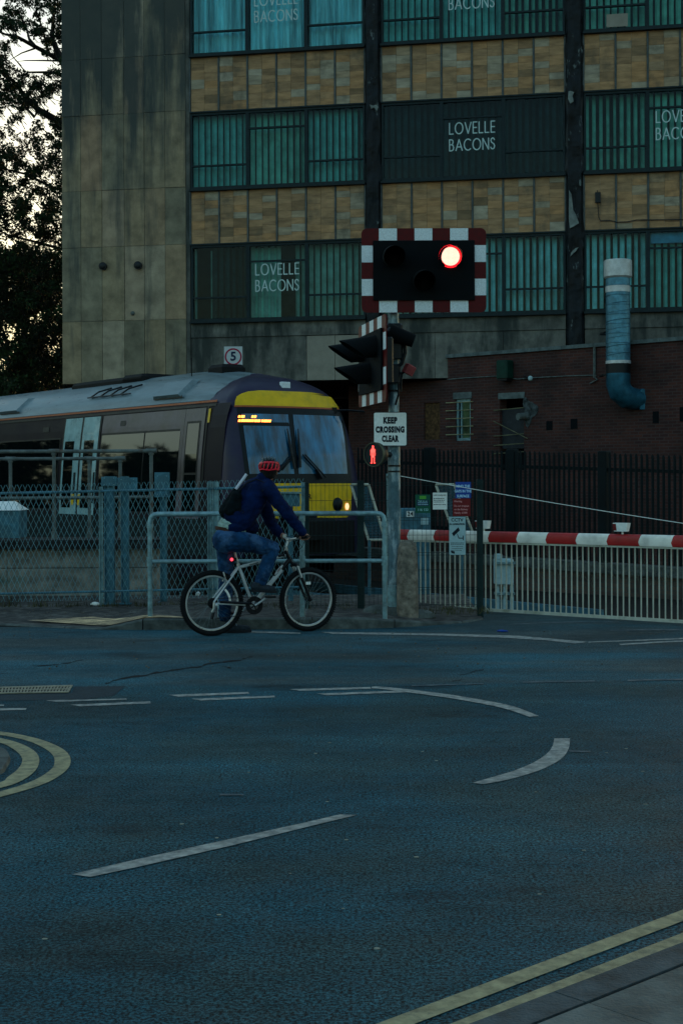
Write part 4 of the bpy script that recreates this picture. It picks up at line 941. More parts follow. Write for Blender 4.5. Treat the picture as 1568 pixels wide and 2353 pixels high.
# cab door
d_ = pxpatch(425, 471, .45, 2.84, .012, 't_band', 'cab_door', zref=2.5); f_ = pxpatch(431, 463, 1.0, 2.62, .016, 't_black', 'window', d_, 2.5); pxpatch(434, 460, 1.72, 2.58, .020, 't_glass', 'pane', f_, 2.5); pxpatch(434, 460, 1.06, 1.68, .020, 't_glass', 'pane', f_, 2.5)
pxpatch(416, 424, .5, 2.84, .009, 't_band', 'door_pillar', zref=2.5); pxpatch(474, 477, .5, 2.86, .011, 't_black', 'door_seal', zref=2.5)
pxpatch(480, 485, 2.58, 2.82, .012, 't_yellow', 'notice', zref=2.7)
pxpatch(275, 287, 2.62, 2.72, .012, 't_black', 'air_grille'); pxpatch(98, 112, 2.60, 2.70, .012, 't_black', 'air_grille')
lt(sidepatch(LEN, XC+.1, .30, .92, .016, 4), 'skirt', 't_skirt', recalc=False)
v = MB(); v.box((LEN, -1.1, -.4), (-1.5, 1.1, .4)); 
lt(v, 'underframe', 't_under')
for bx in (-3.4, -18.5):
    v = MB()
    for dx in (0, 2.4):
        for sy in (-.8, .8): v.cyl((bx-dx, sy-.06, .12), (bx-dx, sy+.06, .12), .42, n=24)
    v.box((bx-3.1, -1.12, .05), (bx+.6, -.95, .35)); lt(v, 'bogie', 't_under', smooth=40)
# cab mask
X0 = [(-.1, -.05), (.6, 0), (1.5, -.02), (2.0, -.10), (2.85, -.34), (3.1, -.48), (3.26, -.66), (3.37, -.90), (3.44, -1.20), (3.49, -1.6)]
WC = [(-.1, 1.26), (.6, 1.35), (1.5, 1.36), (2.0, 1.32), (2.6, 1.25), (2.96, 1.12), (3.12, .98), (3.25, .78), (3.36, .55), (3.43, .30), (3.49, .02)]
def smooth_tab(tab, z): return (interp(tab, z-.06)+interp(tab, z)*2+interp(tab, z+.06))/4
def cabp(z, t_, o=0.):
    """t_ in -1..1 across the face"""
    wz = max(.01, smooth_tab(WC, z)); x0 = smooth_tab(X0, z); a = abs(t_)
    # superellipse plan: front centre to side
    ang = a*math.pi/2; yy = wz*math.sin(ang)**.62; dep = .44 if z < 2.9 else .44*(1-(z-2.9)*.8)
    xx = x0-dep*(1-math.cos(ang)**.75 if math.cos(ang) > 0 else 1)
    p = Vector((xx, math.copysign(yy, t_), z))
    if o:
        c_ = Vector((-1.6, 0, min(z, 2.2))); p += (p-c_).normalized()*o
    return p
v = MB(); nt_ = 48; nzc = 60; z_lo, z_hi = .30, 3.485
def cabg(s, t_):
    z = z_lo+(z_hi-z_lo)*t_; q = s*2.2-1.1
    if abs(q) > 1: e = cabp(z, math.copysign(1, q)); return Vector((-1.03 if z < 2.97 else -1.9, e.y, z))
    return cabp(z, q)
v.grid(cabg, nt_, nzc); cabo = lt(v, 'cab', 't_purple', smooth=50)
for sgn in (-1, 1): v = MB(); v.grid(lambda s, t_, sgn=sgn: Vector((-1.04+.50*s, sgn*(smooth_tab(WC, .4+2.5*t_)+.008), .4+2.5*t_)), 2, 12); lt(v, 'cab_side_shade', 't_side', cabo, recalc=False)  # dark sheet over the cab side, its shade put into the colour
# back-fill between cab and roof shell
v = MB(); v.box((-2.2, -.8, 2.9), (-1.4, .8, 3.15)); lt(v, 'cab_bulkhead', 't_under')
def face_t(ypx, z, side):      # parameter t_ whose projection falls at picture column ypx
    lo, hi = (-1, 1)
    for _ in range(40):
        mid = (lo+hi)/2; p = cabp(z, mid); wpt = TIP+FW*p.x+LT*p.y; px = CX+F*wpt.x/wpt.y
        if px < ypx: lo = mid
        else: hi = mid
    return (lo+hi)/2
def cabpatch(rows, o, m_, name, n=24, parent=tr):
    """rows: list of (z, px_left, px_right)"""
    q = MB(); vs = []; rr = []
    sub = []
    for (z0, a0, b0), (z1, a1, b1) in zip(rows, rows[1:]):
        k = max(1, int(abs(z1-z0)/.05))
        for i in range(k): t_ = i/k; sub.append((z0+(z1-z0)*t_, a0+(a1-a0)*t_, b0+(b1-b0)*t_))
    sub.append(rows[-1])
    for z, a, b_ in sub:
        ta, tb = face_t(a, z, 0), face_t(b_, z, 0)
        vs += [cabp(z, ta+(tb-ta)*i/n, o) for i in range(n+1)]
    q.add(vs, [(j*(n+1)+i, j*(n+1)+i+1, (j+1)*(n+1)+i+1, (j+1)*(n+1)+i) for j in range(len(sub)-1) for i in range(n)])
    return lt(q, name, m_, parent, smooth=50, recalc=False)
cabpatch([(2.84, 540, 787), (2.92, 541, 783), (3.0, 545, 776), (3.05, 556, 762), (3.085, 570, 745), (3.11, 595, 715)], .012, 't_yellow', 'upper_panel')
cabpatch([(2.815, 539, 789), (2.845, 539, 789)], .013, 't_orange', 'stripe')
ws = cabpatch([(1.52, 566, 806), (1.60, 565, 806), (2.0, 558, 800), (2.5, 549, 792), (2.80, 545, 787)], .010, 't_black', 'windscreen_surround')
cabpatch([(1.69, 574, 675), (2.3, 563, 667), (2.70, 556, 661)], .018, 't_screen', 'windscreen'); cabpatch([(1.69, 685, 796), (2.3, 677, 789), (2.70, 672, 780)], .018, 't_screen', 'windscreen')
cabpatch([(2.50, 557, 664), (2.56, 556, 662)], .022, 't_black', 'sun_blind')
lo = cabpatch([(.93, 640, 795), (1.0, 610, 803), (1.3, 590, 806), (1.53, 584, 807)], .012, 't_yellow', 'lower_panel')
cabpatch([(.32, 560, 812), (.88, 560, 812)], .014, 't_under', 'valance')
def cabat(px, z, o): return cabp(z, face_t(px, z, 0), o)
hl = MB()
for px, z in ((793, 1.12),): p = cabat(px, z, .03); hl.sph(p, .042, 12, 8, (.6, .8, 1.5))
lt(hl, 'headlight', 'headlight', smooth=60)
hl = MB(); p = cabat(773, 1.16, .015); hl.sph(p, .11, 14, 8, (.5, 1, 1.1)); lt(hl, 'lamp_cluster', 't_black', smooth=60)
hl = MB(); p = cabat(655, 3.22, .01); hl.bbox((p.x-.05, p.y-.09, p.z-.05), (p.x+.04, p.y+.09, p.z+.06), .01); lt(hl, 'top_lamp', 'bwhite')
cp = MB(); cp.bbox((-.2, -.55, .93), (.28, .05, 1.06), .03); cp.bbox((-.1, -.35, .58), (.45, .35, .94), .05); lt(cp, 'coupler', 't_under')
# destination display: rows of dots making slanted lettering
led = MB(); rgl = random.Random(3)
# unreadable part-scanned rows of the dot display: slanted bright dashes
for z, pairs in ((2.655, ((548, 552), (554, 562), (578, 582), (583.5, 588))), (2.585, tuple((548+a, 548+a+w_) for a, w_ in ((0,4.5),(6,7),(14,3),(18,4),(23,3),(27,3),(31,3.5),(36,6),(43,6),(52,3.5),(57,8),(66,3),(70,3))))):
    led = MB()
    for a, c in pairs:
        p, q = cabat(a, z, .030), cabat(c, z, .030); led.prism([Vector((p.x, p.y, z-.020)), Vector((q.x, q.y, z-.020)), Vector((q.x, q.y+.012, z+.020)), Vector((p.x, p.y+.012, z+.020))], (1, 0, 0), .004)
    lt(led, 'destination_row', 'led')
yaxis = Vector((0, 1, 0))
# wipers
for base, tip, par in (((737, 1.63), (690, 2.02), 4), ((640, 1.75), (668, 2.02), 4)):
    wpr = MB()
    a = cabat(base[0], base[1], .06); b_ = cabat(tip[0], tip[1], .07)
    wpr.cyl(a, b_, .012, n=6); wpr.cyl(a+Vector((0, .05, .0)), b_+Vector((0, .05, 0)), .012, n=6)
    wpr.cyl(a+Vector((.01, -.04, -.02)), b_.lerp(a, .65), .028, n=6)
    lt(wpr, 'wiper_arm', 't_black')
for (z0, pa, z1, pb) in ((1.78, 673, 2.45, 657), (1.80, 686, 2.45, 681)):
    wpr = MB(); A_ = [cabat(pa+(pb-pa)*k/6, z0+(z1-z0)*k/6, .055) for k in range(7)]; wpr.tube(A_, [.022, .022, .024, .024, .02, .014, .008], 6); lt(wpr, 'wiper_blade', 't_black')
mr = MB(); a = cabat(772, 2.80, .02); mr.tube([a, a+Vector((.18, .10, .0)), a+Vector((.24, .42, -.02))], .018, 6); mr.box((a.x-.03, a.y-.12, 2.76), (a.x+.03, a.y-.02, 2.86)); lt(mr, 'side_mirror', 't_black')
nb = text_mb('R', .12, .003, .002); p = cabat(708, 1.30, .02)
for i, q in enumerate(nb.v): nb.v[i] = p+yaxis*q.x+Vector((0, 0, q.z))+Vector((1, 0, 0))*(-q.y+.01)
lt(nb, 'lettering', 't_black')

# speed sign "5" beyond the train
sp_ = at(536, 819.5, 30.2); ss = thing('speed_sign', 'square white railway speed sign reading 5 inside a purple ring above the train', 'sign', (sp_.x, 30.2, -.45))
hw = 21/F*30.2; hh = 23.5/F*30.2
b = MB(); b.bbox((sp_.x-.03, 30.22, -.45), (sp_.x+.03, 30.28, sp_.z+.1), .005); b.build('post', 'galv', ss)
b = MB(); b.box((sp_.x-hw, 30.18, sp_.z-hh), (sp_.x+hw, 30.2, sp_.z+hh)); b.build('plate', mat('speed_plate', (.50, .54, .55), .4, var=.05), ss)
b = MB(); n = 40; ri, ro = hw*.76, hw*.93
b.add([Vector((sp_.x+r_*math.cos(t*2*math.pi/n), yy, sp_.z+r_*math.sin(t*2*math.pi/n))) for yy in (30.176,) for r_ in (ri, ro) for t in range(n)], [(i, (i+1) % n, n+(i+1) % n, n+i) for i in range(n)]); b.build('ring', 'sign_maroon', ss)
b = text_mb('5', .26, .002, .008); xf(b, T(sp_.x, 30.176, sp_.z)); b.build('lettering', mat('navy_ink', (.008, .03, .09), .5), ss)

# ------------------------------------------------------------------ trees
def leafcloud(mb, c, r, n, size, rng_):
    for _ in range(n):
        d = Vector((rng_.gauss(0, 1), rng_.gauss(0, 1), rng_.gauss(0, 1))).normalized()*r*rng_.random()**.45
        p = c+Vector((d.x, d.y, d.z*.8)); a = Vector((rng_.gauss(0, 1), rng_.gauss(0, 1), rng_.gauss(0, .6))).normalized(); b = a.orthogonal().normalized()
        b = Matrix.Rotation(rng_.uniform(0, 6.28), 3, a) @ b; c2 = a.cross(b); s_ = size*rng_.uniform(.6, 1.3)
        mb.add([p-b*s_, p-c2*s_*.45, p+b*s_, p+c2*s_*.45], [(0, 1, 2, 3)], rnd=rng_.random())
def tree(loc, h, crownr, label, seed, nclump, perclump, size, zmin=.2, clumpr=.9, extra=None, dens=None, group=None, name='broadleaf_tree'):
    rg = random.Random(seed); t = thing(name, label, 'tree', loc, 0, group)
    tk = MB(); lf = MB(); L0 = Vector(loc)
    top = L0+Vector((rg.uniform(-.5, .5), 0, h*.82)); pts = [L0.lerp(top, k/8)+Vector((rg.uniform(-.2, .2), rg.uniform(-.2, .2), 0))*(k > 0) for k in range(9)]
    tk.tube(pts, [h*.022*(1-k/9.5) for k in range(9)], 10)
    cl = []
    for k in range(nclump):
        hz = zmin+(1-zmin)*rg.random()**.9; rr = crownr*math.sin(math.pi*min(1, (hz-zmin+.12)/(1.12-zmin))**.8)**.6
        a = rg.uniform(0, 2*math.pi); q = rg.random()**.5; c = L0+Vector((rr*q*math.cos(a), rr*q*math.sin(a), hz*h)); cl.append(c)
    if extra: cl += extra
    for c in cl:
        j = max(1, min(7, int((c.z-L0.z)/h*8*.8))); s0 = pts[j]; mid = s0.lerp(c, .5)+Vector((rg.uniform(-.3, .3), rg.uniform(-.3, .3), .3))
        if rg.random() < .45: tk.tube([s0, mid, c], [h*.0065, h*.004, h*.0018], 5)
        for _ in range(2): e = c+Vector((rg.uniform(-1, 1), rg.uniform(-1, 1), rg.uniform(-.6, .8)))*clumpr; tk.tube([c.lerp(mid, .3), c.lerp(e, .5)+Vector((0, 0, .1)), e], [.02, .014, .007], 4)
        nn = perclump if not dens else int(perclump*dens(c))
        leafcloud(lf, c, clumpr*rg.uniform(.6, 1.2), nn, size, rg)
    tk.build('trunk', 'bark', t, smooth=50); lf.build('crown', 'leaf', t, recalc=False); return t
TY = 50.0
def zt5(x, y): return (x/5.435, y/5.435)
def bigtree():
    rg = random.Random(17); base = at(330, 1100, TY); base.z = -.45
    t = thing('broadleaf_tree', 'tall dark broadleaf tree whose limbs reach out left from behind the office block', 'tree', tuple(base))
    tk, lf = MB(), MB(); W = lambda p, dy=0: at(p[0], p[1], TY+dy)
    hub = [base, W((330, 700)), W((300, 400)), W((270, 150)), W((240, -120))]
    tk.tube(hub, [.5, .42, .33, .22, .1], 10)
    limbs = [([(285, 300), (142, 140), (81, 107), (37, 83), (13, 79), (-30, 60)], .11), ([(285, 300), (160, 172), (110, 166), (65, 166), (50, 176)], .07), ([(300, 420), (142, 283), (88, 252), (55, 217), (28, 184), (-20, 150)], .17),
             ([(88, 252), (80, 269), (52, 238), (20, 230)], .08), ([(142, 140), (120, 90), (124, 30), (128, -40)], .12), ([(81, 107), (68, 90), (60, 60), (40, 20)], .07), ([(142, 140), (100, 139), (60, 139), (42, 141)], .035), ([(81, 111), (50, 122), (20, 140)], .035),
             ([(110, 118), (100, 70), (85, 30), (80, -20)], .05), ([(300, 480), (120, 430), (60, 400), (-20, 380)], .08), ([(300, 620), (100, 560), (20, 540), (-60, 500)], .07), ([(37, 83), (38, 50), (30, 30)], .03), ([(60, 166), (30, 130), (20, 90)], .025)]
    for pts, r_ in limbs:
        P = [W(p, rg.uniform(-.6, .6)) for p in pts]; n_ = len(P); tk.tube(P, [r_*(1-.75*k/(n_-1)) for k in range(n_)], 6)
    holes = [zt5(*h[:2])+(h[2]/5.435,) for h in ((570, 220, 75), (300, 520, 70), (450, 790, 120), (330, 780, 90), (570, 790, 110), (170, 690, 90), (330, 600, 80), (690, 1250, 75), (430, 1400, 75), (380, 1540, 70), (130, 1370, 75), (560, 1520, 45), (580, 1800, 50), (270, 1650, 45), (220, 1820, 30), (380, 1960, 50), (90, 2060, 35), (690, 560, 50), (230, 420, 45), (20, 60, 130), (60, 420, 60), (530, 480, 25), (30, 1480, 40), (620, 1620, 40), (740, 1160, 40), (640, 1330, 50), (500, 2250, 30), (680, 2250, 50), (150, 2050, 25), (400, 130, 35), (560, 60, 30))]+[(59, 592, 10), (12, 690, 17), (14, 765, 22), (-6, 830, 16), (30, 520, 6), (100, 640, 5), (25, 640, 8), (80, 480, 7), (-40, 730, 30), (-60, 560, 16)]
    n_ = 0; tries = 0
    while n_ < 2000 and tries < 12000:
        tries += 1; px = rg.uniform(-150, 175); py = rg.uniform(-60, 905)
        if py < 165: ok = rg.random() < .9
        elif py < 330: ok = rg.random() < .85
        else: ok = True
        if px < -40 and py < 60: ok = False
        if not ok: continue
        rr_ = rg.uniform(9, 17) if py < 330 else rg.uniform(13, 23)
        bad = False
        for hx, hy, hr in holes:
            d_ = math.hypot(px-hx, py-hy)
            if d_ < hr*.8+rr_*.5: bad = True; break
        if bad: continue
        c = W((px, py), rg.uniform(-2.2, 2.2)); leafcloud(lf, c, rr_/F*TY, int(36 if py < 330 else 60), .062, rg); n_ += 1
        for _ in range(2): e2 = c+Vector((rg.uniform(-1, 1), rg.uniform(-.4, .4), rg.uniform(-.8, .8)))*.35; tk.tube([c+Vector((rg.uniform(0, .3), 0, -.25)), c, e2], [.010, .007, .003], 3)
        if rg.random() < .35: e = c+Vector((rg.uniform(.2, .7), 0, rg.uniform(-.6, -.1))); tk.tube([c, e], [.008, .02], 4)
    for px, py in ((35, 25), (62, 60), (80, 30), (112, 15), (125, 50), (130, 75), (100, 80), (22, 48), (6, 105), (10, 155), (24, 200), (45, 190), (85, 205), (110, 210), (20, 15), (95, 62), (75, 75), (118, 92)):
        for q in range(3): leafcloud(lf, W((px+rg.uniform(-9, 9), py+rg.uniform(-8, 8)), rg.uniform(-1, 1)), rg.uniform(7, 13)/F*TY, 42, .060, rg)
    tk.build('trunk', 'bark', t, smooth=50); lf.build('crown', 'leaf', t, recalc=False)
bigtree()
tree((-12.3, 54, -.4), 10.6, 3.6, 'darker bushy tree standing low behind the tall tree at left', 23, 110, 300, .10, zmin=.05, clumpr=.9)
tree((-10.6, 40.5, -.4), 6.2, 1.7, 'small brighter green shrub over the train roof at left edge', 31, 26, 220, .07, zmin=.1, clumpr=.55, name='shrub')

for k, (x, y, h) in enumerate(((-17.5, 31.2, 3.5), (-20, 33.6, 4.4), (-18.5, 36.8, 7.0), (-21.5, 40.5, 9.5), (-21, 28.0, 3.7))):
    tree((x, y, -.4), h, 1.9, ('round leafy tree mirrored in the train windows, second shortest of five', 'leafy tree of middling height mirrored in the train windows', 'tall leafy tree mirrored in the train, nearest the carriage', 'tallest leafy tree mirrored in the train windows', 'low leafy tree mirrored in the train cab door glass')[k], 50+k, 34, 230, .15, zmin=.1, clumpr=.9, group='trees mirrored in the train side')

# ------------------------------------------------------------------ wall and handrails behind the left fence
WY = 18.5
cw = thing('concrete_wall', 'low weathered concrete block wall behind the chain link fence', 'wall', (-4, WY, 0))
wx0, wx1 = -9.0, at(362, 1250, WY).x
b = MB(); x = wx0; ztw = at(300, 1259, WY).z; zj = at(300, 1304, WY).z
while x < wx1-.05:
    e = min(x+1.55, wx1); b.box((x+.004, WY, -.4), (e-.004, WY+.3, zj-.005), rnd=random.random()); b.box((x+.004, WY+.008, zj+.005), (e-.004, WY+.3, ztw), rnd=random.random()); x = e
b.build('wall', mat('block_wall', (.38, .355, .31), .9, var=.4, scale=5, bump=.4, bscale=40, attr=[(0, (.75, .78, .78)), (1, (1.1, 1.05, 1))], dirt=((.025, .075, .06), 1.3, .55, .68, (1, 1, 1), .8)), cw)
b = MB(); ztl = at(300, 1239, WY).z; b.box((wx0, WY-.12, ztw), (wx1+.12, WY+.45, ztl)); b.build('ledge', mat('ledge', (.035, .035, .035), .9, var=.5, scale=6), cw)
b = MB(); b.box((wx0, WY+.32, -.4), (wx1, WY+2.2, ztl-.05)); b.build('platform_fill', 'ballast', cw)
def handrail(label, Y, ytop, posts, xr, ymid, group, elbow):
    z = at(300, ytop, Y).z; t = thing('handrail', label, 'handrail', (at(xr, ytop, Y).x, Y, ztl), 0, group); r_ = .024
    b = MB(); x1 = at(xr, ytop, Y).x; b.tube([(-9, Y, z), (x1-.06, Y, z), (x1-.02, Y, z-.02), (x1, Y, z-.07)] if elbow else [(-9, Y, z), (x1, Y, z)], r_, 10); b.build('top_rail', 'rail_pipe', t, smooth=50)
    zm = at(300, ymid, Y).z; b = MB(); b.tube([(-9, Y, zm), (x1, Y, zm+.03)], r_*.85, 10); b.build('middle_rail', 'rail_pipe', t, smooth=50)
    for px in posts:
        x = at(px, 1150, Y).x; b = MB(); b.cyl((x, Y, ztl-.03), (x, Y, z), r_, n=10); b.cyl((x, Y, ztl-.03), (x, Y, ztl+.10), r_*1.6, n=10); b.cyl((x, Y, z-.05), (x, Y, z-.02), r_*1.5, n=10); b.cyl((x-.07, Y, z+.001), (x+.07, Y, z+.001), r_*1.3, n=10); b.build('post', 'rail_pipe', t, smooth=50)
handrail('rusting pipe handrail nearest the fence with a rounded end beside the train door', 18.7, 1036, (-130, 125, 348), 348, 1147, 'pipe handrails on the low wall', True)
handrail('lower looking pipe handrail just behind the nearer handrail', 19.9, 1053, (-60, 25, 206, 277), 277, 1148, 'pipe handrails on the low wall', False)
# cabinets on the wall
def cabinet(name, label, x0, x1, y0, y1, z0, z1, m, mtop, roof_=True):
    t = thing(name, label, 'cabinet', ((x0+x1)/2, y0, z0)); b = MB(); b.bbox((x0, y0, z0), (x1, y1, z1), .01); b.build('housing', m, t)
    b = MB(); b.box((x0+.04, y0-.012, z0+.06), (x1-.04, y0-.001, z1-.08)); b.build('door', m, t)
    if roof_:
        b = MB(); ym = (y0+y1)/2; b.add([(x0-.02, y0-.02, z1+.001), (x1+.02, y0-.02, z1+.001), (x1+.02, y1+.02, z1+.001), (x0-.02, y1+.02, z1+.001), (x0+.1, ym, z1+.12), (x1-.10, ym, z1+.12)], [(0, 1, 5, 4), (1, 2, 5), (2, 3, 4, 5), (3, 0, 4), (0, 3, 2, 1)]); b.build('lid', mtop, t)
    return t
a = at(-30, 1240, 19.2); c = at(48, 1172, 19.2)
cabinet('equipment_cabinet', 'teal grey equipment cabinet with a white sloping lid on the low wall at left', a.x-.3, c.x, 19.1, 19.6, ztl, c.z, 'galv_dark', 'sign_white')
# steel channel posts behind the mesh
def steelpost(label, pxa, pxb, ytop, Y, group, plate=None, ybot=1390):
    x0, x1 = at(pxa, 1200, Y).x, at(pxb, 1200, Y).x; zt = at(pxa, ytop, Y).z; t = thing('steel_post', label, 'post', ((x0+x1)/2, Y, .1), 0, group)
    b = MB(); w2 = x1-x0; b.box((x0, Y, .08), (x0+.008, Y+.09, zt)); b.box((x1-.008, Y, .08), (x1, Y+.09, zt)); b.box((x0+.008, Y+.04, .08), (x1-.008, Y+.048, zt)); b.box((x0+.008, Y+.001, zt-.12), (x1-.008, Y+.03, zt)) ; b.build('channel', 'galv_dark', t)
    b = MB(); b.box((x0-.03, Y-.01, .08), (x1+.03, Y+.1, .095)); b.build('foot_plate', 'galv_dark', t)
    if plate:
        p0, p1 = at(plate[0], plate[1], Y-.02), at(plate[2], plate[3], Y-.02); b = MB(); b.bbox((p0.x, Y-.02, p1.z), (p1.x, Y-.008, p0.z), .003); b.build('plate', 'galv_dark', t)
        for fx_ in (.2, .8):
            for fz_ in (.12, .85): b = MB(); b.sph((p0.x+(p1.x-p0.x)*fx_, Y-.024, p1.z+(p0.z-p1.z)*fz_), .007, 6, 4); b.build('bolt', 'galv', t)
GP = 'steel posts behind the chain link fence'
steelpost('wide steel channel post, leftmost of the group behind the chain link fence', 240, 262, 1094, 17.35, GP, (233, 1095, 269, 1116))
steelpost('steel channel post with bright top, right of the leftmost wide post', 278, 295, 1094, 17.35, GP, (270, 1097, 316, 1128))
steelpost('narrow steel post carrying a tall bolted plate, right end of the post group', 368, 382, 1100, 17.5, GP, (355, 1085, 390, 1142))
# ------------------------------------------------------------------ chain link fence
CY = 17.0
clf = thing('chain_link_fence', 'galvanised chain link fence on steel posts behind the cyclist', 'fence', (-2.5, CY, .1))
cx0, cx1 = -5.6, at(700, 1200, CY).x
def sh(x): return .018*(x+4.2)      # ground rises a little to the right
zt_c, zb_c = 1.50, .16; sp_w = .066; mesh = MB()
H_ = zt_c-zb_c+.06; slope_ = .46
kx = cx0-H_*slope_
while kx < cx1:
    for sg in (1, -1):
        xa = kx if sg == 1 else kx+H_*slope_; pts = []
        for j in (0, 1):
            z = zb_c-.02+H_*j; x = xa+sg*H_*slope_*j; pts.append([x, z])
        # clip
        (xA, zA), (xB, zB) = pts
        lo, hi = 0., 1.
        for lim, sgn in ((cx0, 1), (cx1, -1)):
            fa, fb = sgn*(xA-lim), sgn*(xB-lim)
            if fa < 0 and fb < 0: lo = 2
            elif fa < 0: lo = max(lo, fa/(fa-fb))
            elif fb < 0: hi = min(hi, fa/(fa-fb))
        if lo < hi:
            P = [Vector((xA+(xB-xA)*t_, CY+sg*.004, zA+(zB-zA)*t_+sh(xA+(xB-xA)*t_))) for t_ in (lo, hi)]
            mesh.cyl(P[0], P[1], .0027, n=4, cap=False)
    kx += sp_w
mesh.build('chain_link_mesh', mat('mesh_wire', (.15, .32, .37), .5, .2, var=.2, scale=2), clf, recalc=False)
for z in (zt_c-.06, .24):
    b = MB(); b.tube([(cx0, CY+.02, z+sh(cx0)), (cx1, CY+.02, z+sh(cx1))], .016 if z > 1 else .014, 8); b.build('rail', 'galv_dark', clf, smooth=50)
for pa, pb, yt in ((228, 236, 1118), (477, 486, 1106), (488, 502, 1106), (692, 704, 1108)):
    x0, x1 = at(pa, 1200, CY-.02).x, at(pb, 1200, CY-.02).x; b = MB(); b.box((x0, CY-.03, .08), (x0+.007, CY+.03, at(pa, yt, CY).z)); b.box((x0+.007, CY+.022, .08), (x1, CY+.03, at(pa, yt, CY).z)); b.sph((x0+.02, CY+.015, 1.3), .012, 6, 4); b.sph((x0+.02, CY+.015, .5), .012, 6, 4); b.build('post', 'galv', clf)
# equipment box on the fence right of the rider
eb = thing('junction_box', 'grey metal junction box behind the fence in front of the yellow train nose', 'box', at(660, 1150, 17.4))
p0, p1 = at(645, 1134, 17.4), at(688, 1163, 17.4); b = MB(); b.bbox((p0.x, 17.36, p1.z), (p1.x, 17.6, p0.z), .012); b.build('housing', 'galv_dark', eb); b = MB(); b.box((p0.x-.02, 17.34, p0.z+.001), (p1.x+.02, 17.62, p0.z+.02)); b.build('lid', 'galv', eb); b = MB(); b.box(((p0.x+p1.x)/2-.03, 17.45, .08), ((p0.x+p1.x)/2+.03, 17.5, p1.z)); b.build('post', 'galv_dark', eb)

# ------------------------------------------------------------------ pedestrian guard rail
GY = 15.36
def guard(label, pxl, pxr, mids):
    zt = at(600, 1180, GY).z; zm = at(600, 1289, GY).z; t = thing('guard_rail', label, 'railing', (at(pxl, 1400, GY).x, GY, .1), 0, None); r_ = .0265
    xl, xr = at(pxl, 1300, GY).x, at(pxr, 1300, GY).x
    b = MB(); b.tube([(xl, GY, zt-.09), (xl+.012, GY, zt-.035), (xl+.04, GY, zt-.008), (xl+.09, GY, zt), (xr-.09, GY, zt), (xr-.04, GY, zt-.008), (xr-.012, GY, zt-.035), (xr, GY, zt-.09)], r_, 14); b.build('top_rail', 'galv', t, smooth=60)
    xs2 = [xl]+[at(m_, 1300, GY).x for m_ in mids]+[xr]
    for a, c in zip(xs2, xs2[1:]):
        b = MB(); b.cyl((a+.02, GY, zm), (c-.02, GY, zm), r_*.86, n=14); b.build('middle_rail', 'galv', t, smooth=60)
    for x in xs2:
        b = MB(); top = zt-.09 if x in (xl, xr) else zt-.02; b.cyl((x, GY, .05), (x, GY, top), r_, n=14); b.cyl((x, GY, zm-.05), (x, GY, zm+.05), r_*1.35, n=14); b.cyl((x, GY, top-.06), (x, GY, top), r_*1.3, n=14); b.cyl((x, GY-.03, zm), (x, GY-.045, zm), .012, n=8); b.cyl((x, GY-.03, top-.03), (x, GY-.045, top-.03), .012, n=8); b.build('post', 'galv', t, smooth=60)
guard('galvanised pipe guard rail on the kerb right behind the cyclist', 345, 883, (505, 694))

# ------------------------------------------------------------------ green weld mesh fence with its signs
MY = 16.35
mf = thing('mesh_fence', 'dark green weld mesh fence between the signal pole and the barrier', 'fence', (at(960, 1400, MY).x, MY, 0))
mx0, mx1 = at(706, 1200, MY).x, at(1103, 1200, MY).x; zt, zb = at(960, 1107, MY).z, .13
b = MB(); x = mx0
while x < mx1: b.cyl((x, MY, zb), (x, MY, zt+.02), .0026, n=4); x += .0505
for k in range(8):
    z = zb+.02+(zt-zb-.03)*k/7; b.cyl((mx0, MY-.006, z), (mx1, MY-.006, z), .0034, n=4)
    if k in (1, 3, 5, 7): b.cyl((mx0, MY-.004, z-.03), (mx1, MY-.004, z-.03), .003, n=4)
b.build('mesh_panel', 'green_fence', mf, recalc=False)
for pa, pb, yt, zb_ in ((700, 710, 1107, .08), (820, 836, 1103, .08), (1095, 1109, 1102, -.02)):
    b = MB(); b.bbox((at(pa, 1200, MY).x, MY+.01, zb_), (at(pb, 1200, MY).x, MY+.07, at(960, yt, MY).z), .004); b.build('post', 'green_fence', mf)
def fsign(name, label, pxa, pya, pxb, pyb, m, dy=.0):
    a, c = at(pxa, pya, MY), at(pxb, pyb, MY); t = thing(name, label, 'sign', ((a.x+c.x)/2, MY-.02, c.z)); y = MY-.022-dy
    b = MB(); b.box((a.x, y, c.z), (c.x, y+.006, a.z)); b.build('plate', m, t); return t, a, c, y
def put(t, txt, size, px, py, y, m, bold=.0006, name='lettering', sxx=1., space=1.):
    b = text_mb(txt, size, .0008, bold, space); p = at(px, py, y); xf(b, T(p.x, y-.0015, p.z) @ Matrix.Diagonal((sxx, 1, 1, 1))); b.build(name, m, t)
def lines(t, pxa, pxb, ys, y, m, h=1.6, seed=1):      # rows of tiny unreadable print
    rg = random.Random(seed); b = MB()
    for py in ys:
        x = pxa
        while x < pxb-2: l = rg.uniform(1.5, 5); a, c = at(x, py-h/2, y), at(min(pxb, x+l), py+h/2, y); b.box((a.x, y-.0016, c.z), (c.x, y-.0004, a.z)); x += l+.9
    b.build('small_print', m, t)
t, a, c, y = fsign('helpline_sign', 'green helpline notice with lime heading on the mesh fence', 953, 1136, 987.5, 1178, 'sign_green')
b = MB(); q0, q1 = at(963, 1139, y), at(978, 1146, y); b.box((q0.x, y-.001, q1.z), (q1.x, y-.0002, q0.z)); b.build('heading', 'sign_lime', t)
b = MB(); q0, q1 = at(955.5, 1148, y), at(985, 1162, y); b.box((q0.x, y-.001, q1.z), (q1.x, y-.0002, q0.z)); b.build('panel', mat('sign_teal', (.01, .05, .08), .5), t)
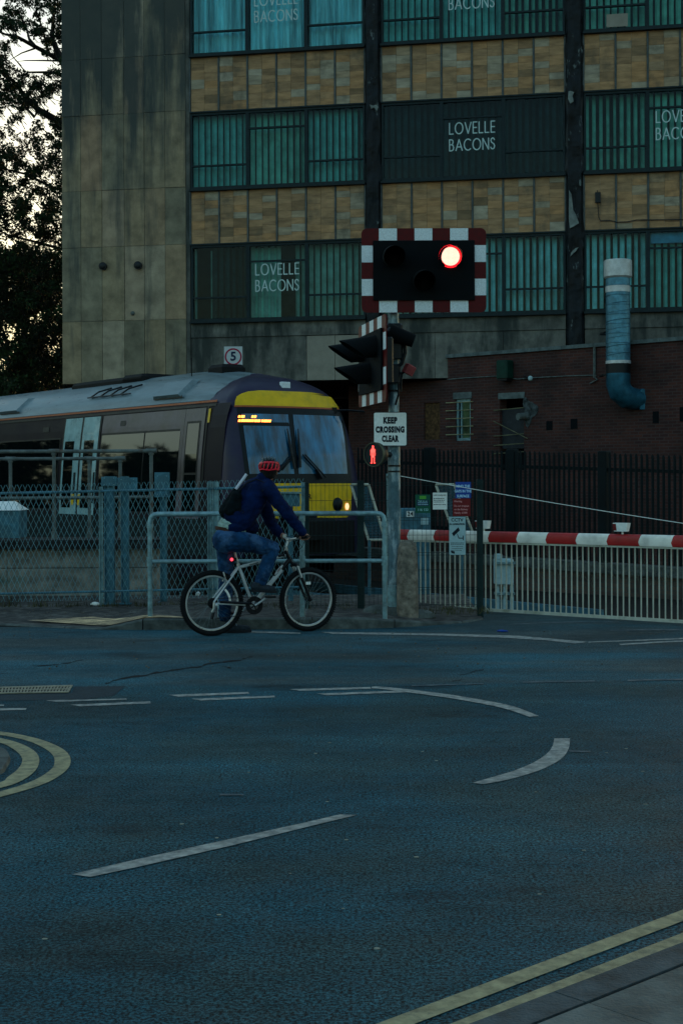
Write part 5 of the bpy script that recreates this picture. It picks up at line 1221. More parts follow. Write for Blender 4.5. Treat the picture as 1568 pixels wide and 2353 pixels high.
put(t, 'Talk to us', .026, 970, 1151, y, 'sign_mint', .0004); lines(t, 959, 982, (1155, 1159), y-.001, 'sign_sky', 1.2, 3); put(t, '116 123', .038, 970.5, 1171, y, 'sign_mint', .0008)
t, a, c, y = fsign('notice_sign', 'small white notice with dark lines of print beside the green notice', 993, 1131.5, 1026, 1170, 'sign_white')
put(t, 'Level crossing users', .018, 1009.5, 1137, y, 'sign_ink', .0004); lines(t, 995, 1020, (1145, 1149, 1153), y, 'sign_ink', 1.4, 5); lines(t, 995, 1023, (1159,), y, 'sign_ink', 1.4, 6)
t, a, c, y = fsign('gap_warning_sign', 'blue MIND THE GAPS IN THE SURFACE sign at the top of the mesh fence', 1044.7, 1107, 1080.5, 1144, 'sign_blue')
for i, s_ in enumerate(('MIND THE', 'GAPS IN THE', 'SURFACE')): put(t, s_, .041, 1062.5, 1117+i*11.3, y, 'sign_sky', .0016, sxx=.82)
t, a, c, y = fsign('trespass_sign', 'dark red trespass warning sign below the blue sign', 1038.8, 1145, 1079.5, 1185.6, 'sign_red')
for i, (s_, px) in enumerate((('Warning', 1051), ('Do not trespass', 1059.3), ('on the Railway', 1058), ('Penalty £1000', 1057.5))): put(t, s_, .031, px, (1151.5, 1162, 1170, 1178)[i], y, 'sign_pink', .0005, sxx=.84)
t, a, c, y = fsign('cctv_sign', 'tall pale grey CCTV IN OPERATION sign, lowest on the mesh fence', 1030.5, 1187, 1068.3, 1274, 'sign_grey', .0)
put(t, 'CCTV', .052, 1049, 1194.5, y, 'sign_ink', .0016); put(t, 'IN OPERATION', .026, 1049.3, 1204, y, 'sign_ink', .0012, sxx=.98)
b = MB()
def sp2(px, py): p = at(px, py, y); p.y = y-.0016; return p
b.prism([sp2(1052, 1211), sp2(1055.5, 1218), sp2(1041, 1232), sp2(1037, 1225)], (0, 1, 0), .0012); b.prism([sp2(1048.5, 1226), sp2(1050, 1226), sp2(1054, 1236), sp2(1052, 1236)], (0, 1, 0), .0012)
b.prism([sp2(1052, 1235), sp2(1063, 1235), sp2(1063, 1237), sp2(1052, 1237)], (0, 1, 0), .0012); b.prism([sp2(1062, 1230), sp2(1064, 1230), sp2(1064, 1241), sp2(1062, 1241)], (0, 1, 0), .0012); b.build('camera_symbol', 'sign_ink', t)
lines(t, 1034, 1065, (1247, 1250), y, 'sign_ink', 1.3, 8); lines(t, 1037, 1062, (1255, 1260, 1264), y, 'sign_ink', 1.1, 9)
b = MB(); b.prism([sp2(1034, 1264), sp2(1044, 1267), sp2(1043, 1272), sp2(1036, 1270)], (0, 1, 0), .0012); b.build('badge', 'sign_ink', t)

# ------------------------------------------------------------------ things in the crossing area behind the mesh
def parallelo(label, tl, tr_, bl, br_, Y, legs):
    t = thing('mesh_gate_panel', label, 'barrier panel', at((bl[0]+br_[0])/2, bl[1], Y), 0, 'leaning mesh panels beside the crossing')
    P = [at(*tl, Y), at(*tr_, Y), at(*br_, Y), at(*bl, Y)]; b = MB()
    for p, q in zip(P, P[1:]+P[:1]): b.cyl(p, q, .017, n=8)
    b.build('frame', 'white_metal', t, smooth=50)
    b = MB(); nn = 15
    for k in range(1, nn): b.cyl(P[0].lerp(P[1], k/nn), P[3].lerp(P[2], k/nn), .0028, n=4)
    for k in range(1, 34): 
        s0, s1 = P[0].lerp(P[3], k/34), P[1].lerp(P[2], (k+1)/35); b.cyl(s0, s1, .0026, n=4)
    b.build('mesh', 'galv_dark', t, recalc=False)
    b = MB()
    for (px, ya, yb) in legs: b.cyl(at(px, ya, Y), at(px, yb, Y), .02, n=8)
    b.build('leg', 'galv_dark', t, smooth=50)
parallelo('white framed mesh panel leaning left of the signal pole', (806, 1113), (846, 1113), (846, 1240), (884, 1240), 18.3, ((848, 1240, 1400),))
parallelo('white framed mesh panel leaning behind the blue and red signs', (1000, 1113), (1042, 1113), (1046, 1236), (1090, 1236), 18.9, ((1060, 1236, 1390),))
p0, p1 = at(921, 1168, 19.6), at(989, 1270, 19.6)
t = cabinet('equipment_cabinet', 'grey equipment cabinet numbered 24 seen through the mesh fence', p0.x, p1.x, 19.6, 20.0, -.4, p0.z, 'galv_dark', 'galv', False)
b = MB(); a, c = at(933, 1174, 19.58), at(950, 1187, 19.58); b.box((a.x, 19.575, c.z), (c.x, 19.585, a.z)); b.build('number_plate', 'sign_white', t)
b = text_mb('24', .08, .001, .002); p = at(941.5, 1180.5, 19.57); xf(b, T(p.x, 19.572, p.z)); b.build('lettering', 'sign_ink', t)
b = MB(); a, c = at(966, 1189, 19.58), at(983, 1205, 19.58); b.box((a.x, 19.575, c.z), (c.x, 19.585, a.z)); b.build('paper', 'sign_grey', t)
# small relay case behind the barrier
BM, BY0 = .75, 18.2; BPH = math.atan(BM)
RY = 19.0; p0, p1 = at(1137, 1285, RY), at(1179, 1342, RY)
t = thing('relay_case', 'pale grey relay case on legs behind the white barrier bars', 'cabinet', ((p0.x+p1.x)/2, RY, -.42))
b = MB(); b.bbox((p0.x, RY, p1.z), (p1.x, RY+.25, p0.z), .01); b.box((p0.x, RY-.01, p0.z+.001), (p0.x+.09, RY+.15, p0.z+.07)); b.build('housing', 'sign_grey', t)
b = MB(); b.box((p0.x-.0, RY-.05, p0.z-.06), (p1.x+.02, RY-.001, p0.z-.03)); b.build('shelf', 'galv', t)
p2 = at(1137, 1362, RY); b = MB(); b.box((p0.x, RY+.02, p2.z-.03), (p1.x+.02, RY+.2, p2.z)); b.build('shelf', 'galv', t)
for fx_ in (.02, .45, .82): b = MB(); x = p0.x+(p1.x-p0.x)*fx_; b.box((x, RY+.05, -.45), (x+.05, RY+.10, p1.z)); b.build('leg', 'sign_grey', t)
# boom barrier
bb = thing('boom_barrier', 'red and white banded crossing barrier boom with a skirt of white bars', 'barrier', (0, BY0, 0), -BPH)
def bl_(px, py=1100): p = onplane(px, py, BY0, BM); return (p.x/math.cos(BPH), p.z)
bx0, bx1 = bl_(905)[0], bl_(1568)[0]+1.6; bz1 = .972; bz0 = .845
b = MB(); zc = (bz0+bz1)/2; hh = (bz1-bz0)/2
prf = [(0, hh), (-.022, hh*.93), (-.036, hh*.72), (-.041, hh*.35), (-.041, -hh*.8), (-.036, -hh), (.036, -hh), (.041, -hh*.8), (.041, hh*.35), (.036, hh*.72), (.022, hh*.93)]
n = len(prf); nx = 40
b.add([(bx0+(bx1-bx0)*i/nx, y, z) for i in range(nx+1) for y, z in prf], [(i*n+j, i*n+(j+1) % n, (i+1)*n+(j+1) % n, (i+1)*n+j) for i in range(nx) for j in range(n)]+[tuple(range(n)), tuple(range(nx*n+n-1, nx*n-1, -1))])
o = lt(b, 'boom', 'boom', bb, smooth=40); o.location.z = zc
b = MB(); b.box((bx0, -.028, bz0-.022), (bx1, .028, bz0-.002)); lt(b, 'channel', 'white_metal', bb)
b = MB(); b.box((bx0, -.014, .02), (bx1, .014, .055)); lt(b, 'bottom_rail', 'white_metal', bb)
x = bx0+.03; step = bl_(1400)[0]-bl_(1386.7)[0]; bar0 = None
while x < bx1:
    if bar0 is None:
        b = MB(); b.cyl((0, 0, .055), (0, 0, bz0-.022), .0088, n=8); bar0 = lt(b, 'skirt_bar', 'white_metal', bb, smooth=60); bar0.location.x = x
    else:
        c = bar0.copy(); COL.objects.link(c); c.parent = bb; c.location.x = x
    x += step
for px in (1110, 1428):
    x = bl_(px)[0]; b = MB(); b.cyl((x, 0, bz1-.01), (x, 0, bz1+.03), .012, n=8)
    b.prism([Vector((x-.085, -.04, bz1+.03)), Vector((x+.06, -.04, bz1+.03)), Vector((x+.08, -.04, bz1+.125)), Vector((x-.10, -.04, bz1+.125))], (0, 1, 0), .08); l_ = lt(b, 'boom_lamp', 'sign_white', bb)
    b = MB(); b.prism([Vector((x-.087, -.046, bz1+.04)), Vector((x-.052, -.046, bz1+.04)), Vector((x-.062, -.046, bz1+.115)), Vector((x-.098, -.046, bz1+.115))], (0, 1, 0), .092); lt(b, 'lens', 'sign_red', l_)
# taut wire above the boom
b = MB(); A_, B_ = at(895, 1089, 16.5), onplane(1700, 1222, BY0-.1, BM); b.tube([A_.lerp(B_, k/12)-Vector((0, 0, .02*math.sin(math.pi*k/12))) for k in range(13)], .0038, 6)
solid('stay_wire', 'thin pale taut wire running down to the right above the barrier', 'wire', b, 'sign_white', tuple(A_))
# post the wire is fixed to, just left of the pole
wpost = thing('wire_post', 'slim galvanised post with a bolt at its top just left of the signal pole', 'post', (at(893, 1400, 16.6).x, 16.6, .08)); b = MB(); x = at(891, 1200, 16.6).x
b.bbox((x-.02, 16.57, .08), (x+.055, 16.62, at(890, 1088, 16.6).z), .004); b.build('channel', 'galv', wpost); b = MB(); b.cyl((x, 16.56, 1.62), (x, 16.54, 1.62), .02, n=10); b.build('bolt', 'rail_pipe', wpost)

# ------------------------------------------------------------------ signal pole
SY = 16.05; pxm = at(905, 1200, SY).x
pole = thing('signal_pole', 'grey steel signal pole beside the stone bollard carrying the red crossing lights', 'pole', (pxm, SY, .1))
def zz(py, Y=SY): return at(905, py, Y).z
b = MB(); lathe(b, [(.088, .08), (.088, zz(1345)), (.070, zz(1330)), (.070, zz(1090)), (.066, zz(1000)), (.060, zz(960)), (.060, zz(540))], pxm, SY, 20); b.cyl((pxm, SY, zz(540)), (pxm, SY, zz(538)), .06, n=20)
b.build('pole', mat('pole_grey', (.11, .20, .24), .5, .3, var=.3, scale=8, bump=.1, dirt=((.50, .62, .66), 5, .50, .62, (1, 1, .35), .8)), pole, smooth=50)
b = MB(); b.cyl((pxm-.0, SY, .07), (pxm, SY, zz(1345)+.01), .094, .088, n=16); b.build('base_sleeve', 'galv', pole, smooth=40)
b = MB(); b.cyl((pxm, SY, .02), (pxm, SY, .16), .30, .20, n=10); b.sph((pxm-.18, SY-.05, .09), .16, 10, 6, (1.2, .8, .6)); b.sph((pxm+.25, SY-.1, .05), .18, 10, 6, (1.2, .8, .5)); b.build('concrete_footing', 'kerb', pole, smooth=30)
b = MB()
def pp(px, py, dy=0): p = at(px, py, SY+dy); return p
for P in ([(903,745),(918,760),(928,785),(930,810),(922,835),(905,850)], [(885,745),(900,765),(905,800),(903,830)], [(900,850),(914,880),(915,905),(908,930)], [(935,845),(922,860),(920,900)], [(885,790),(880,800),(886,812),(893,806),(892,795)]):
    b.tube([pp(x_, y_, -.10) for x_, y_ in P], .022 if len(P) == 6 else .012, 7)
b.build('conduit', 'black', pole, smooth=50)
b = MB(); b.bbox((pxm-.09, SY-.12, zz(825)), (pxm+.10, SY+.1, zz(745)), .02); b.bbox((pxm-.05, SY-.13, zz(880)), (pxm+.07, SY-.01, zz(838)), .02); b.build('bracket_box', 'black', pole)
b = MB(); b.bbox((pxm-.14, SY-.1, zz(800)), (pxm-.08, SY+.02, zz(770)), .01); b.box((pxm-.24, SY-.03, zz(782)), (pxm-.06, SY+.0, zz(776))); b.box((pxm-.24, SY-.03, zz(882)), (pxm-.06, SY+.0, zz(876))); b.build('arm', 'black', pole)
for py in (900, 1072, 1085): b = MB(); b.cyl((pxm, SY, zz(py)), (pxm, SY, zz(py)+.02), .075, n=16); b.build('clamp', 'black', pole, smooth=50)
def wigwag(label, px, py, Y, yaw, lit):
    c = at(px, py, Y); sc = Y/F/3.1687*1.0     # zoom px -> m
    t = thing('crossing_signal', label, 'traffic signal', tuple(c), yaw, 'level crossing signal heads')
    w2, h2 = 453*sc, 306.5*sc; rc = 40*sc
    def X(zx): return (zx-829)*sc
    def Z(zy): return (399.5-zy)*sc
    def rr(w_, h_, r_, n_=6):
        o = []
        for (sx_, sz_, a0) in ((1, 1, 0), (-1, 1, 90), (-1, -1, 180), (1, -1, 270)):
            for k in range(n_+1): a = R(a0+90*k/n_); o.append(Vector((sx_*(w_-r_)+r_*math.cos(a), 0, sz_*(h_-r_)+r_*math.sin(a))))
        return o
    b = MB(); b.prism([p+Vector((0, -.0, 0)) for p in rr(w2, h2, rc)], (0, 1, 0), .012); lt(b, 'border_board', 'bred', t)
    for a, q in ((503, 634), (762, 891), (1020, 1151)):
        for za, zb2 in ((183, 94), (705, 620)): b = MB(); b.box((X(a), -.0025, Z(za)), (X(q), -.0002, Z(zb2))); lt(b, 'white_band', 'bwhite', t)
    for a, q in ((218, 340), (462, 583)):
        for xa_, xb_ in ((377, 459), (1198, 1281)): b = MB(); b.box((X(xa_), -.0025, Z(q)), (X(xb_), -.0002, Z(a))); lt(b, 'white_band', 'bwhite', t)
    b = MB(); b.bbox((X(460), -.03, Z(618)), (X(1197), -.001, Z(184)), .006); lt(b, 'backboard', 'blackmatt', t)
    b = MB(); b.bbox((X(520), .013, Z(560)), (X(1140), .14, Z(240)), .02); lt(b, 'housing', 'black', t)
    for k, (zx, zy) in enumerate(((610, 303), (1020, 303), (825, 480))):
        cx_, cz = X(zx), Z(zy); r_ = 84*sc; n = 28
        b = MB(); vs = []
        for j in (0, 1, 2, 3):
            for i in range(n+1):
                a = R(-58+296*i/n); s_ = (1+math.sin(a))/2; ln = .40*(.25+.75*s_)*(1, 1, 1, 1)[j] if j in (1, 2) else 0
                rr_ = r_ if j in (0, 1) else r_*.96; rr_ *= 1 if j in (0, 3) else .93
                vs.append((cx_+rr_*math.cos(a), -.03-ln, cz+rr_*math.sin(a)-(ln*.14 if j in (1, 2) else 0)))
        b.add(vs, [(j*(n+1)+i, j*(n+1)+i+1, (j+1)*(n+1)+i+1, (j+1)*(n+1)+i) for j in range(3) for i in range(n)])
        hd = lt(b, 'lamp_hood', 'blackmatt', t, smooth=40)
        on = lit and k == 1; b = MB()
        def lens(s, t_, cx_=cx_, cz=cz, r_=r_): rad = t_*r_*.80; return Vector((cx_+rad*math.cos(s*2*math.pi), -.045-.02*math.cos(t_*math.pi/2), cz+rad*math.sin(s*2*math.pi)))
        b.grid(lens, 28, 6); lt(b, 'lens', 'lens_on' if on else 'lens_off', t, smooth=60, recalc=False)
        if on:
            b = MB(); vs = []
            for rr_, yy in ((r_*.80, -.046), (r_*1.0, -.05)):
                vs += [(cx_+rr_*math.cos(i*2*math.pi/n), yy, cz+rr_*math.sin(i*2*math.pi/n)) for i in range(n)]
            b.add(vs, [(i, (i+1) % n, n+(i+1) % n, n+i) for i in range(n)]); lt(b, 'lens_halo', 'lens_halo', t)
    return t
wigwag('large crossing signal board with red and white border, right lamp glowing red', 972.9, 620.9, SY-.16, 0, True)
wigwag('side-on crossing signal board with hooded lamps pointing left below the lit board', 853.3, 832.8, SY-.02, -R(78.5), False)
# bar joining boards to pole
# right facing hooded lamp
t = thing('hooded_lamp', 'black hooded lamp pointing right and down behind the signal pole', 'lamp', at(910, 770, SY-.05)); b = MB(); a, c = pp(893, 763, -.14), pp(950, 783, -.14)
b.tube([a, a.lerp(c, .5), c], [.10, .085, .075], 14, cap=False); b.build('hood', 'blackmatt', t, smooth=50); b = MB(); a2 = pp(900, 768, -.14); b.sph(a2, .085, 12, 8); b.build('lamp_body', 'black', t, smooth=50)
t = thing('warning_siren', 'faded red box siren clamped to the signal pole below the lamps', 'siren', pp(938, 850, -.05)); b = MB(); c = pp(939, 849, -.12)
b.bbox((-.055, -.05, -.055), (.055, .05, .055), .01, T(*c) @ Matrix.Rotation(R(28), 4, 'Y') @ Matrix.Rotation(R(25), 4, 'Z')); b.build('housing', mat('siren_red', (.32, .06, .06), .5), t); b = MB(); b.tube([pp(905, 862, -.05), pp(925, 856, -.08), pp(935, 852, -.1)], .012, 6); b.build('bracket', 'black', t)
# keep crossing clear sign
t = thing('keep_clear_sign', 'white KEEP CROSSING CLEAR sign on the signal pole', 'sign', at(896, 1022, SY-.11)); a, c = at(858.5, 948, SY-.12), at(933, 1023, SY-.12); y = SY-.12
cz = (a.z+c.z)/2; cx_ = (a.x+c.x)/2; w2, h2 = (c.x-a.x)/2, (a.z-c.z)/2
def rrect(cx, cz, w_, h_, r_, y, n_=6):
    o = []
    for (sx_, sz_, a0) in ((1, 1, 0), (-1, 1, 90), (-1, -1, 180), (1, -1, 270)):
        for k in range(n_+1): q = R(a0+90*k/n_); o.append(Vector((cx+sx_*(w_-r_)+r_*math.cos(q), y, cz+sz_*(h_-r_)+r_*math.sin(q))))
    return o
b = MB(); b.prism(rrect(cx_+.005, cz, w2+.008, h2+.008, .03, y+.004), (0, 1, 0), .02); b.build('backing', 'black', t)
b = MB(); b.prism(rrect(cx_, cz, w2, h2, .018, y), (0, 1, 0), .0035); b.build('plate', 'sign_white', t)
for s_, py, wpx in (('KEEP', 965.5, 32), ('CROSSING', 986.5, 66), ('CLEAR', 1007.5, 39)):
    q = text_mb(s_, .1, .001, .0068, 1.14); ww = max(p.x for p in q.v)-min(p.x for p in q.v); hh_ = max(p.z for p in q.v)-min(p.z for p in q.v); zc_ = (max(p.z for p in q.v)+min(p.z for p in q.v))/2
    p = at(895.5, py, y); xf(q, T(p.x, y-.0015, p.z) @ Matrix.Diagonal((wpx/F*y/ww, 1, 15.5/F*y/hh_, 1)) @ T(0, 0, -zc_)); q.build('lettering', 'sign_ink', t)
# pedestrian signal
t = thing('pedestrian_signal', 'round black pedestrian signal showing a red standing man below the white sign', 'traffic signal', at(862, 1044, SY-.2)); c = at(861, 1044, SY-.22)
rot = Matrix.Rotation(R(-38), 4, 'Z'); q = T(*c) @ rot; rr_ = 27.5/F*SY
b = MB(); b.cyl((0, -.02, 0), (0, .03, 0), rr_, n=32); b.cyl((0, .03, 0), (0, .12, 0), rr_*.96, rr_*.7, n=32); xf(b, q); b.build('housing', 'black', t, smooth=40)
b = MB(); vs = []; n = 32
for r_, yy in ((rr_*1.02, -.03), (rr_*1.02, .0), (rr_*.94, -.03)): vs += [Vector((r_*math.cos(i*2*math.pi/n), yy, r_*math.sin(i*2*math.pi/n))) for i in range(n)]
b.add(vs, [(i, (i+1) % n, n+(i+1) % n, n+i) for i in range(n)]+[(i, (i+1) % n, 2*n+(i+1) % n, 2*n+i) for i in range(n)]); xf(b, q); b.build('rim', mat('rim', (.10, .11, .07), .5), t, smooth=40)
man = ['  11  ', '  11  ', '  11  ', ' 1111 ', '111111', '111111', '111111', '1 11 1', '1 11 1', '1 11 1', ' 1111 ', ' 1111 ', ' 1  1 ', ' 1  1 ', ' 1  1 ', ' 1  1 ', ' 1  1 ', '11  11']
b = MB(); px_ = rr_*1.46/len(man)
for j, row in enumerate(man):
    for i, ch in enumerate(row):
        if ch == '1': X_, Z_ = (i-2.5)*px_*.95-.012, (len(man)/2-j-.5)*px_; b.box((X_-px_*.44, -.026, Z_-px_*.40), (X_+px_*.44, -.021, Z_+px_*.40))
xf(b, q); b.build('red_man', 'man_red', t)
b = MB(); b.cyl(c+Vector((.1, .1, 0)), (pxm, SY, c.z), .03, n=10); b.build('bracket', 'black', t)

# stone bollard
BY = 15.85; bx = at(935.5, 1400, BY).x; hb = at(935, 1240, BY).z; t = MB()
prof = [(.122, .05), (.121, .3), (.117, .6), (.110, hb-.14), (.104, hb-.08), (.088, hb-.035), (.06, hb-.008), (0.001, hb)]
lathe(t, prof, bx, BY, 22)
for i, p in enumerate(t.v):
    k = noise.noise(p*6)*.003+noise.noise(p*22)*.0025; d_ = Vector((p.x-bx, p.y-BY, 0)); t.v[i] = p+(d_.normalized()*k if d_.length > .001 else Vector((0, 0, 0)))
solid('stone_bollard', 'weathered rounded stone bollard standing in front of the signal pole', 'bollard', t, 'bollard', (bx, BY, .05), smooth=50)

# ------------------------------------------------------------------ weeds and litter along the fences
wd = MB(); rg = random.Random(5)
for k in range(1700):
    if k < 1100: x = rg.uniform(-5.0, .2); y = rg.uniform(16.85, 17.1)-(.0 if x < -1.5 else rg.uniform(0, .7)); h = rg.uniform(.02, .10)*(2.2 if x < -3.6 else 1)
    else: x = rg.uniform(.35, 1.7); y = rg.uniform(15.75, 16.5); h = rg.uniform(.015, .08)
    if rg.random() < .4: x = round(x*2.5)/2.5+rg.gauss(0, .06)
    b0 = Vector((x, y, .09 if x > -1 or y > 16.5 else .08)); a = rg.uniform(0, 6.28); d_ = Vector((math.cos(a), math.sin(a), 0)); tp_ = b0+Vector((0, 0, h))+d_*h*rg.uniform(.2, .9); s_ = Vector((-d_.y, d_.x, 0))*rg.uniform(.002, .005)
    wd.add([b0-s_, b0+s_, tp_], [(0, 1, 2)], rnd=rg.random())
tag(wd.build('weeds', 'weed', recalc=False), 'short dry weeds growing along the foot of the fences', 'weeds', kind='stuff')
for nm, lab, px, py, m_, sz in (('paper_cup', 'crumpled white cup lying at the foot of the chain link fence', 220, 1391, 'sign_white', (.055, .03, .022)), ('paper_scrap', 'small white paper scrap at the left edge of the pavement behind mesh', 455, 1369, 'sign_white', (.03, .02, .03)), ('plastic_wrapper', 'small crumpled blue wrapper lying on the road near the crossing', 1153, 1452, 'sign_blue', (.06, .03, .012))):
    p = gnd(px, py, .10 if 'blue' not in lab else .0); b = MB()
    b.sph(p+Vector((0, 0, sz[2])), 1, 10, 7, sz)
    b.v = [q+Vector((noise.noise(q*40), noise.noise(q*37+Vector((9, 0, 0))), noise.noise(q*43)*.6))*.015 for q in b.v]
    for i, q in enumerate(b.v): b.v[i].z = max(q.z, p.z+.002)
    solid(nm, lab, 'litter', b, m_, (p.x, p.y, p.z))
dbg = MB(); rg = random.Random(9)
for k in range(420):
    if rg.random() < .6: x = rg.uniform(-4.6, 1.5); y = rg.uniform(15.5, 16.9); z = .10
    else: x = rg.uniform(-4, 5); y = rg.uniform(12, 15.05); z = .003
    s_ = rg.uniform(.004, .012); dbg.sph((x, y, z+s_*.3), s_, 5, 3, (1, 1, .6))
tag(dbg.build('grit', 'debris'), 'scattered grit and dead leaves on the pavement and road', 'grit', kind='stuff')
dbg = MB()
for k in range(26):
    p = gnd(rg.uniform(60, 1500), rg.uniform(1700, 2250), 0); s_ = rg.uniform(.004, .009); dbg.sph(p+Vector((0, 0, .002)), s_, 6, 3, (1.6, 1, .35))
tag(dbg.build('grit', mat('pale_chip', (.30, .30, .24), .8)), 'pale stone chips and crumbs scattered over the near road', 'grit', kind='stuff')

# ------------------------------------------------------------------ bicycle
BA = R(23); BF = Vector((math.cos(BA), math.sin(BA), 0)); BL = Vector((-BF.y, BF.x, 0)); UP = Vector((0, 0, 1))
RC = at(486.9, 1383.9, 14.55); RC.z = 0; WR = .336
def bp(zx, zy, off=0.):
    """point of the bicycle plane (shifted off metres to its left) seen at a place in the picture"""
    px, py = 371.1+zx/3.1687, 989.7+zy/3.1687; u, v = unroll(px, py); u /= F; v /= F
    x0, y0 = RC.x+BL.x*off, RC.y+BL.y*off
    X = (u*y0-x0)/(BF.x-u*BF.y); Y = y0+BF.y*X; return Vector((x0+BF.x*X, Y, EYE+v*Y))
bk = thing('bicycle', 'white and black mountain bicycle with wide tyres ridden beside the kerb', 'bicycle', tuple(RC))
def wheel(hub, fw, label=None):
    lf_ = Vector((-fw.y, fw.x, 0)); w_ = None
    def ring(r, off, n=56): return [hub+fw*(r*math.cos(2*math.pi*i/n))+UP*(r*math.sin(2*math.pi*i/n))+lf_*off for i in range(n)]
    b = MB(); b.tube(ring(WR-.026, 0), .026, 10, closed=True)
    for i in range(84):                       # tread knobs
        a = 2*math.pi*i/84; d = fw*math.cos(a)+UP*math.sin(a); t_ = fw*(-math.sin(a))+UP*math.cos(a)
        for o_ in (-.016, .008):
            c = hub+d*(WR-.004)+lf_*(o_+.004*(i % 2)); b.prism([c-t_*.006-lf_*.006, c+t_*.006-lf_*.006, c+t_*.006+lf_*.009, c-t_*.006+lf_*.009], d, .006)
    wo_ = thing('x', None, None); bpy.data.objects.remove(wo_)
    ty = b
    b = MB(); rp2 = [(WR-.052, -.011), (WR-.052, .011), (WR-.068, .010), (WR-.072, 0), (WR-.068, -.010)]; n = 56; vs = []
    for r, o_ in rp2: vs += ring(r, o_)
    b.add(vs, [(j*n+i, j*n+(i+1) % n, ((j+1) % 5)*n+(i+1) % n, ((j+1) % 5)*n+i) for j in range(5) for i in range(n)])
    rim = b.build('wheel', 'bike_silver', bk, smooth=40)
    ty.build('tyre', 'tyre', rim, smooth=50)
    b = MB()
    for k in range(32):
        a = 2*math.pi*k/32; sd_ = 1 if k % 2 else -1; a2 = a+(.9 if (k//2) % 2 else -.9)
        p = hub+(fw*math.cos(a2)+UP*math.sin(a2))*.022+lf_*.03*sd_; q = hub+(fw*math.cos(a)+UP*math.sin(a))*(WR-.066); b.cyl(p, q, .0012, n=4, cap=False)
    b.build('spokes', 'spoke', rim, recalc=False)
    b = MB(); b.cyl(hub-lf_*.05, hub+lf_*.05, .012, n=12); b.cyl(hub-lf_*.034, hub-lf_*.028, .024, n=14); b.cyl(hub+lf_*.028, hub+lf_*.034, .024, n=14); b.build('hub', 'bike_black', rim, smooth=40)
    a = -.9; c = hub+(fw*math.cos(1.25)+UP*math.sin(1.25))*(WR*.60)
    return rim
rh = bp(367, 1249); rh.z = WR
fhub = bp(1066, 1240); fhub.z = WR
SA = BA+R(7); SF = Vector((math.cos(SA), math.sin(SA), 0)); SL = Vector((-SF.y, SF.x, 0))
wr_ = wheel(rh, BF); wf_ = wheel(fhub, SF)
b = MB(); c = fhub+(SF*math.cos(1.58)+UP*math.sin(1.58))*(WR*.50)+SL*-.01; b.prism([c-SF*.028-UP*.014, c+SF*.028-UP*.014, c+SF*.028+UP*.016, c-SF*.028+UP*.016], SL, .01); b.build('reflector', 'sign_white', wf_)
b = MB(); rr_ = WR*.60; P = [rh+(BF*math.cos(a)+UP*math.sin(a))*r_-BL*.02 for r_, rng in ((rr_, range(0, 9)), (rr_-.022, range(8, -1, -1))) for a in [R(5+k*5) for k in rng]]; b.prism(P, BL, .006); b.build('reflector', 'sign_white', wr_)
BBt = bp(665, 1268); stt = bp(558, 975); htt = bp(898, 870); htb = bp(938, 950); 
b = MB()
b.cyl(BBt, stt, .0155, n=12); b.cyl(stt.lerp(BBt, .06), bp(900, 905), .017, n=12); b.cyl(BBt, bp(930, 938), .023, .024, n=14)
b.cyl(BBt-BL*.035, BBt+BL*.035, .022, n=14)
for s_ in (-1, 1):
    b.cyl(stt.lerp(BBt, .04)+BL*.014*s_, rh+BL*.058*s_+UP*.01, .0095, n=8); b.cyl(BBt+BL*.02*s_, rh+BL*.058*s_, .0095, n=8)
b.cyl(bp(468, 1095)-BL*.035, bp(468, 1095)+BL*.035, .008, n=8)
b.build('frame', 'bike_white', bk, smooth=50)
b = MB(); b.cyl(bp(930, 938), bp(872, 1010), .0255, .0258, n=14); b.cyl(htt, htb, .021, n=14); b.cyl(bp(895, 905), bp(845, 915), .0185, n=12); b.build('head_tube', 'bike_black', bk, smooth=50)
b = MB()       # oval badge on the down tube
dn = (bp(930, 938)-BBt).normalized(); pc = bp(848, 1010)-BL*.0235
P = []
for k in range(20): a = 2*math.pi*k/20; P.append(pc+dn*(.085*math.cos(a))+dn.cross(BL)*(.017*math.sin(a)))
b.prism(P, BL, .004); bd = b.build('badge', 'bike_black', bk)
b = MB(); P = [pc-BL*.001+(p-pc)*.80 for p in P]; b.prism(P, BL, .004); b.build('badge_field', 'bike_white', bd)
b = MB(); P = [pc-BL*.002+dn*(.035*math.cos(2*math.pi*k/12))+dn.cross(BL)*(.005*math.sin(2*math.pi*k/12)) for k in range(12)]; b.prism(P, BL, .003); b.build('badge_mark', 'sign_red', bd)
q = text_mb('ROCK', .026, .0006, .001); tdir = (bp(900, 905)-stt.lerp(BBt, .06)).normalized(); tc_ = stt.lerp(BBt, .06).lerp(bp(900, 905), .30)-BL*.0175; tup = tdir.cross(-BL); tup = tup if tup.z > 0 else -tup
# small dark lettering strokes on the top tube (unreadable in the photo)
b = MB(); rg = random.Random(4)
for k in range(9): c = tc_+tdir*(k-4)*.011; b.prism([c-tdir*.003-tup*.006, c+tdir*.003-tup*.006, c+tdir*.003+tup*.006, c-tdir*.003+tup*.006], -BL, .0015)
b.build('lettering', 'bike_black', bk)
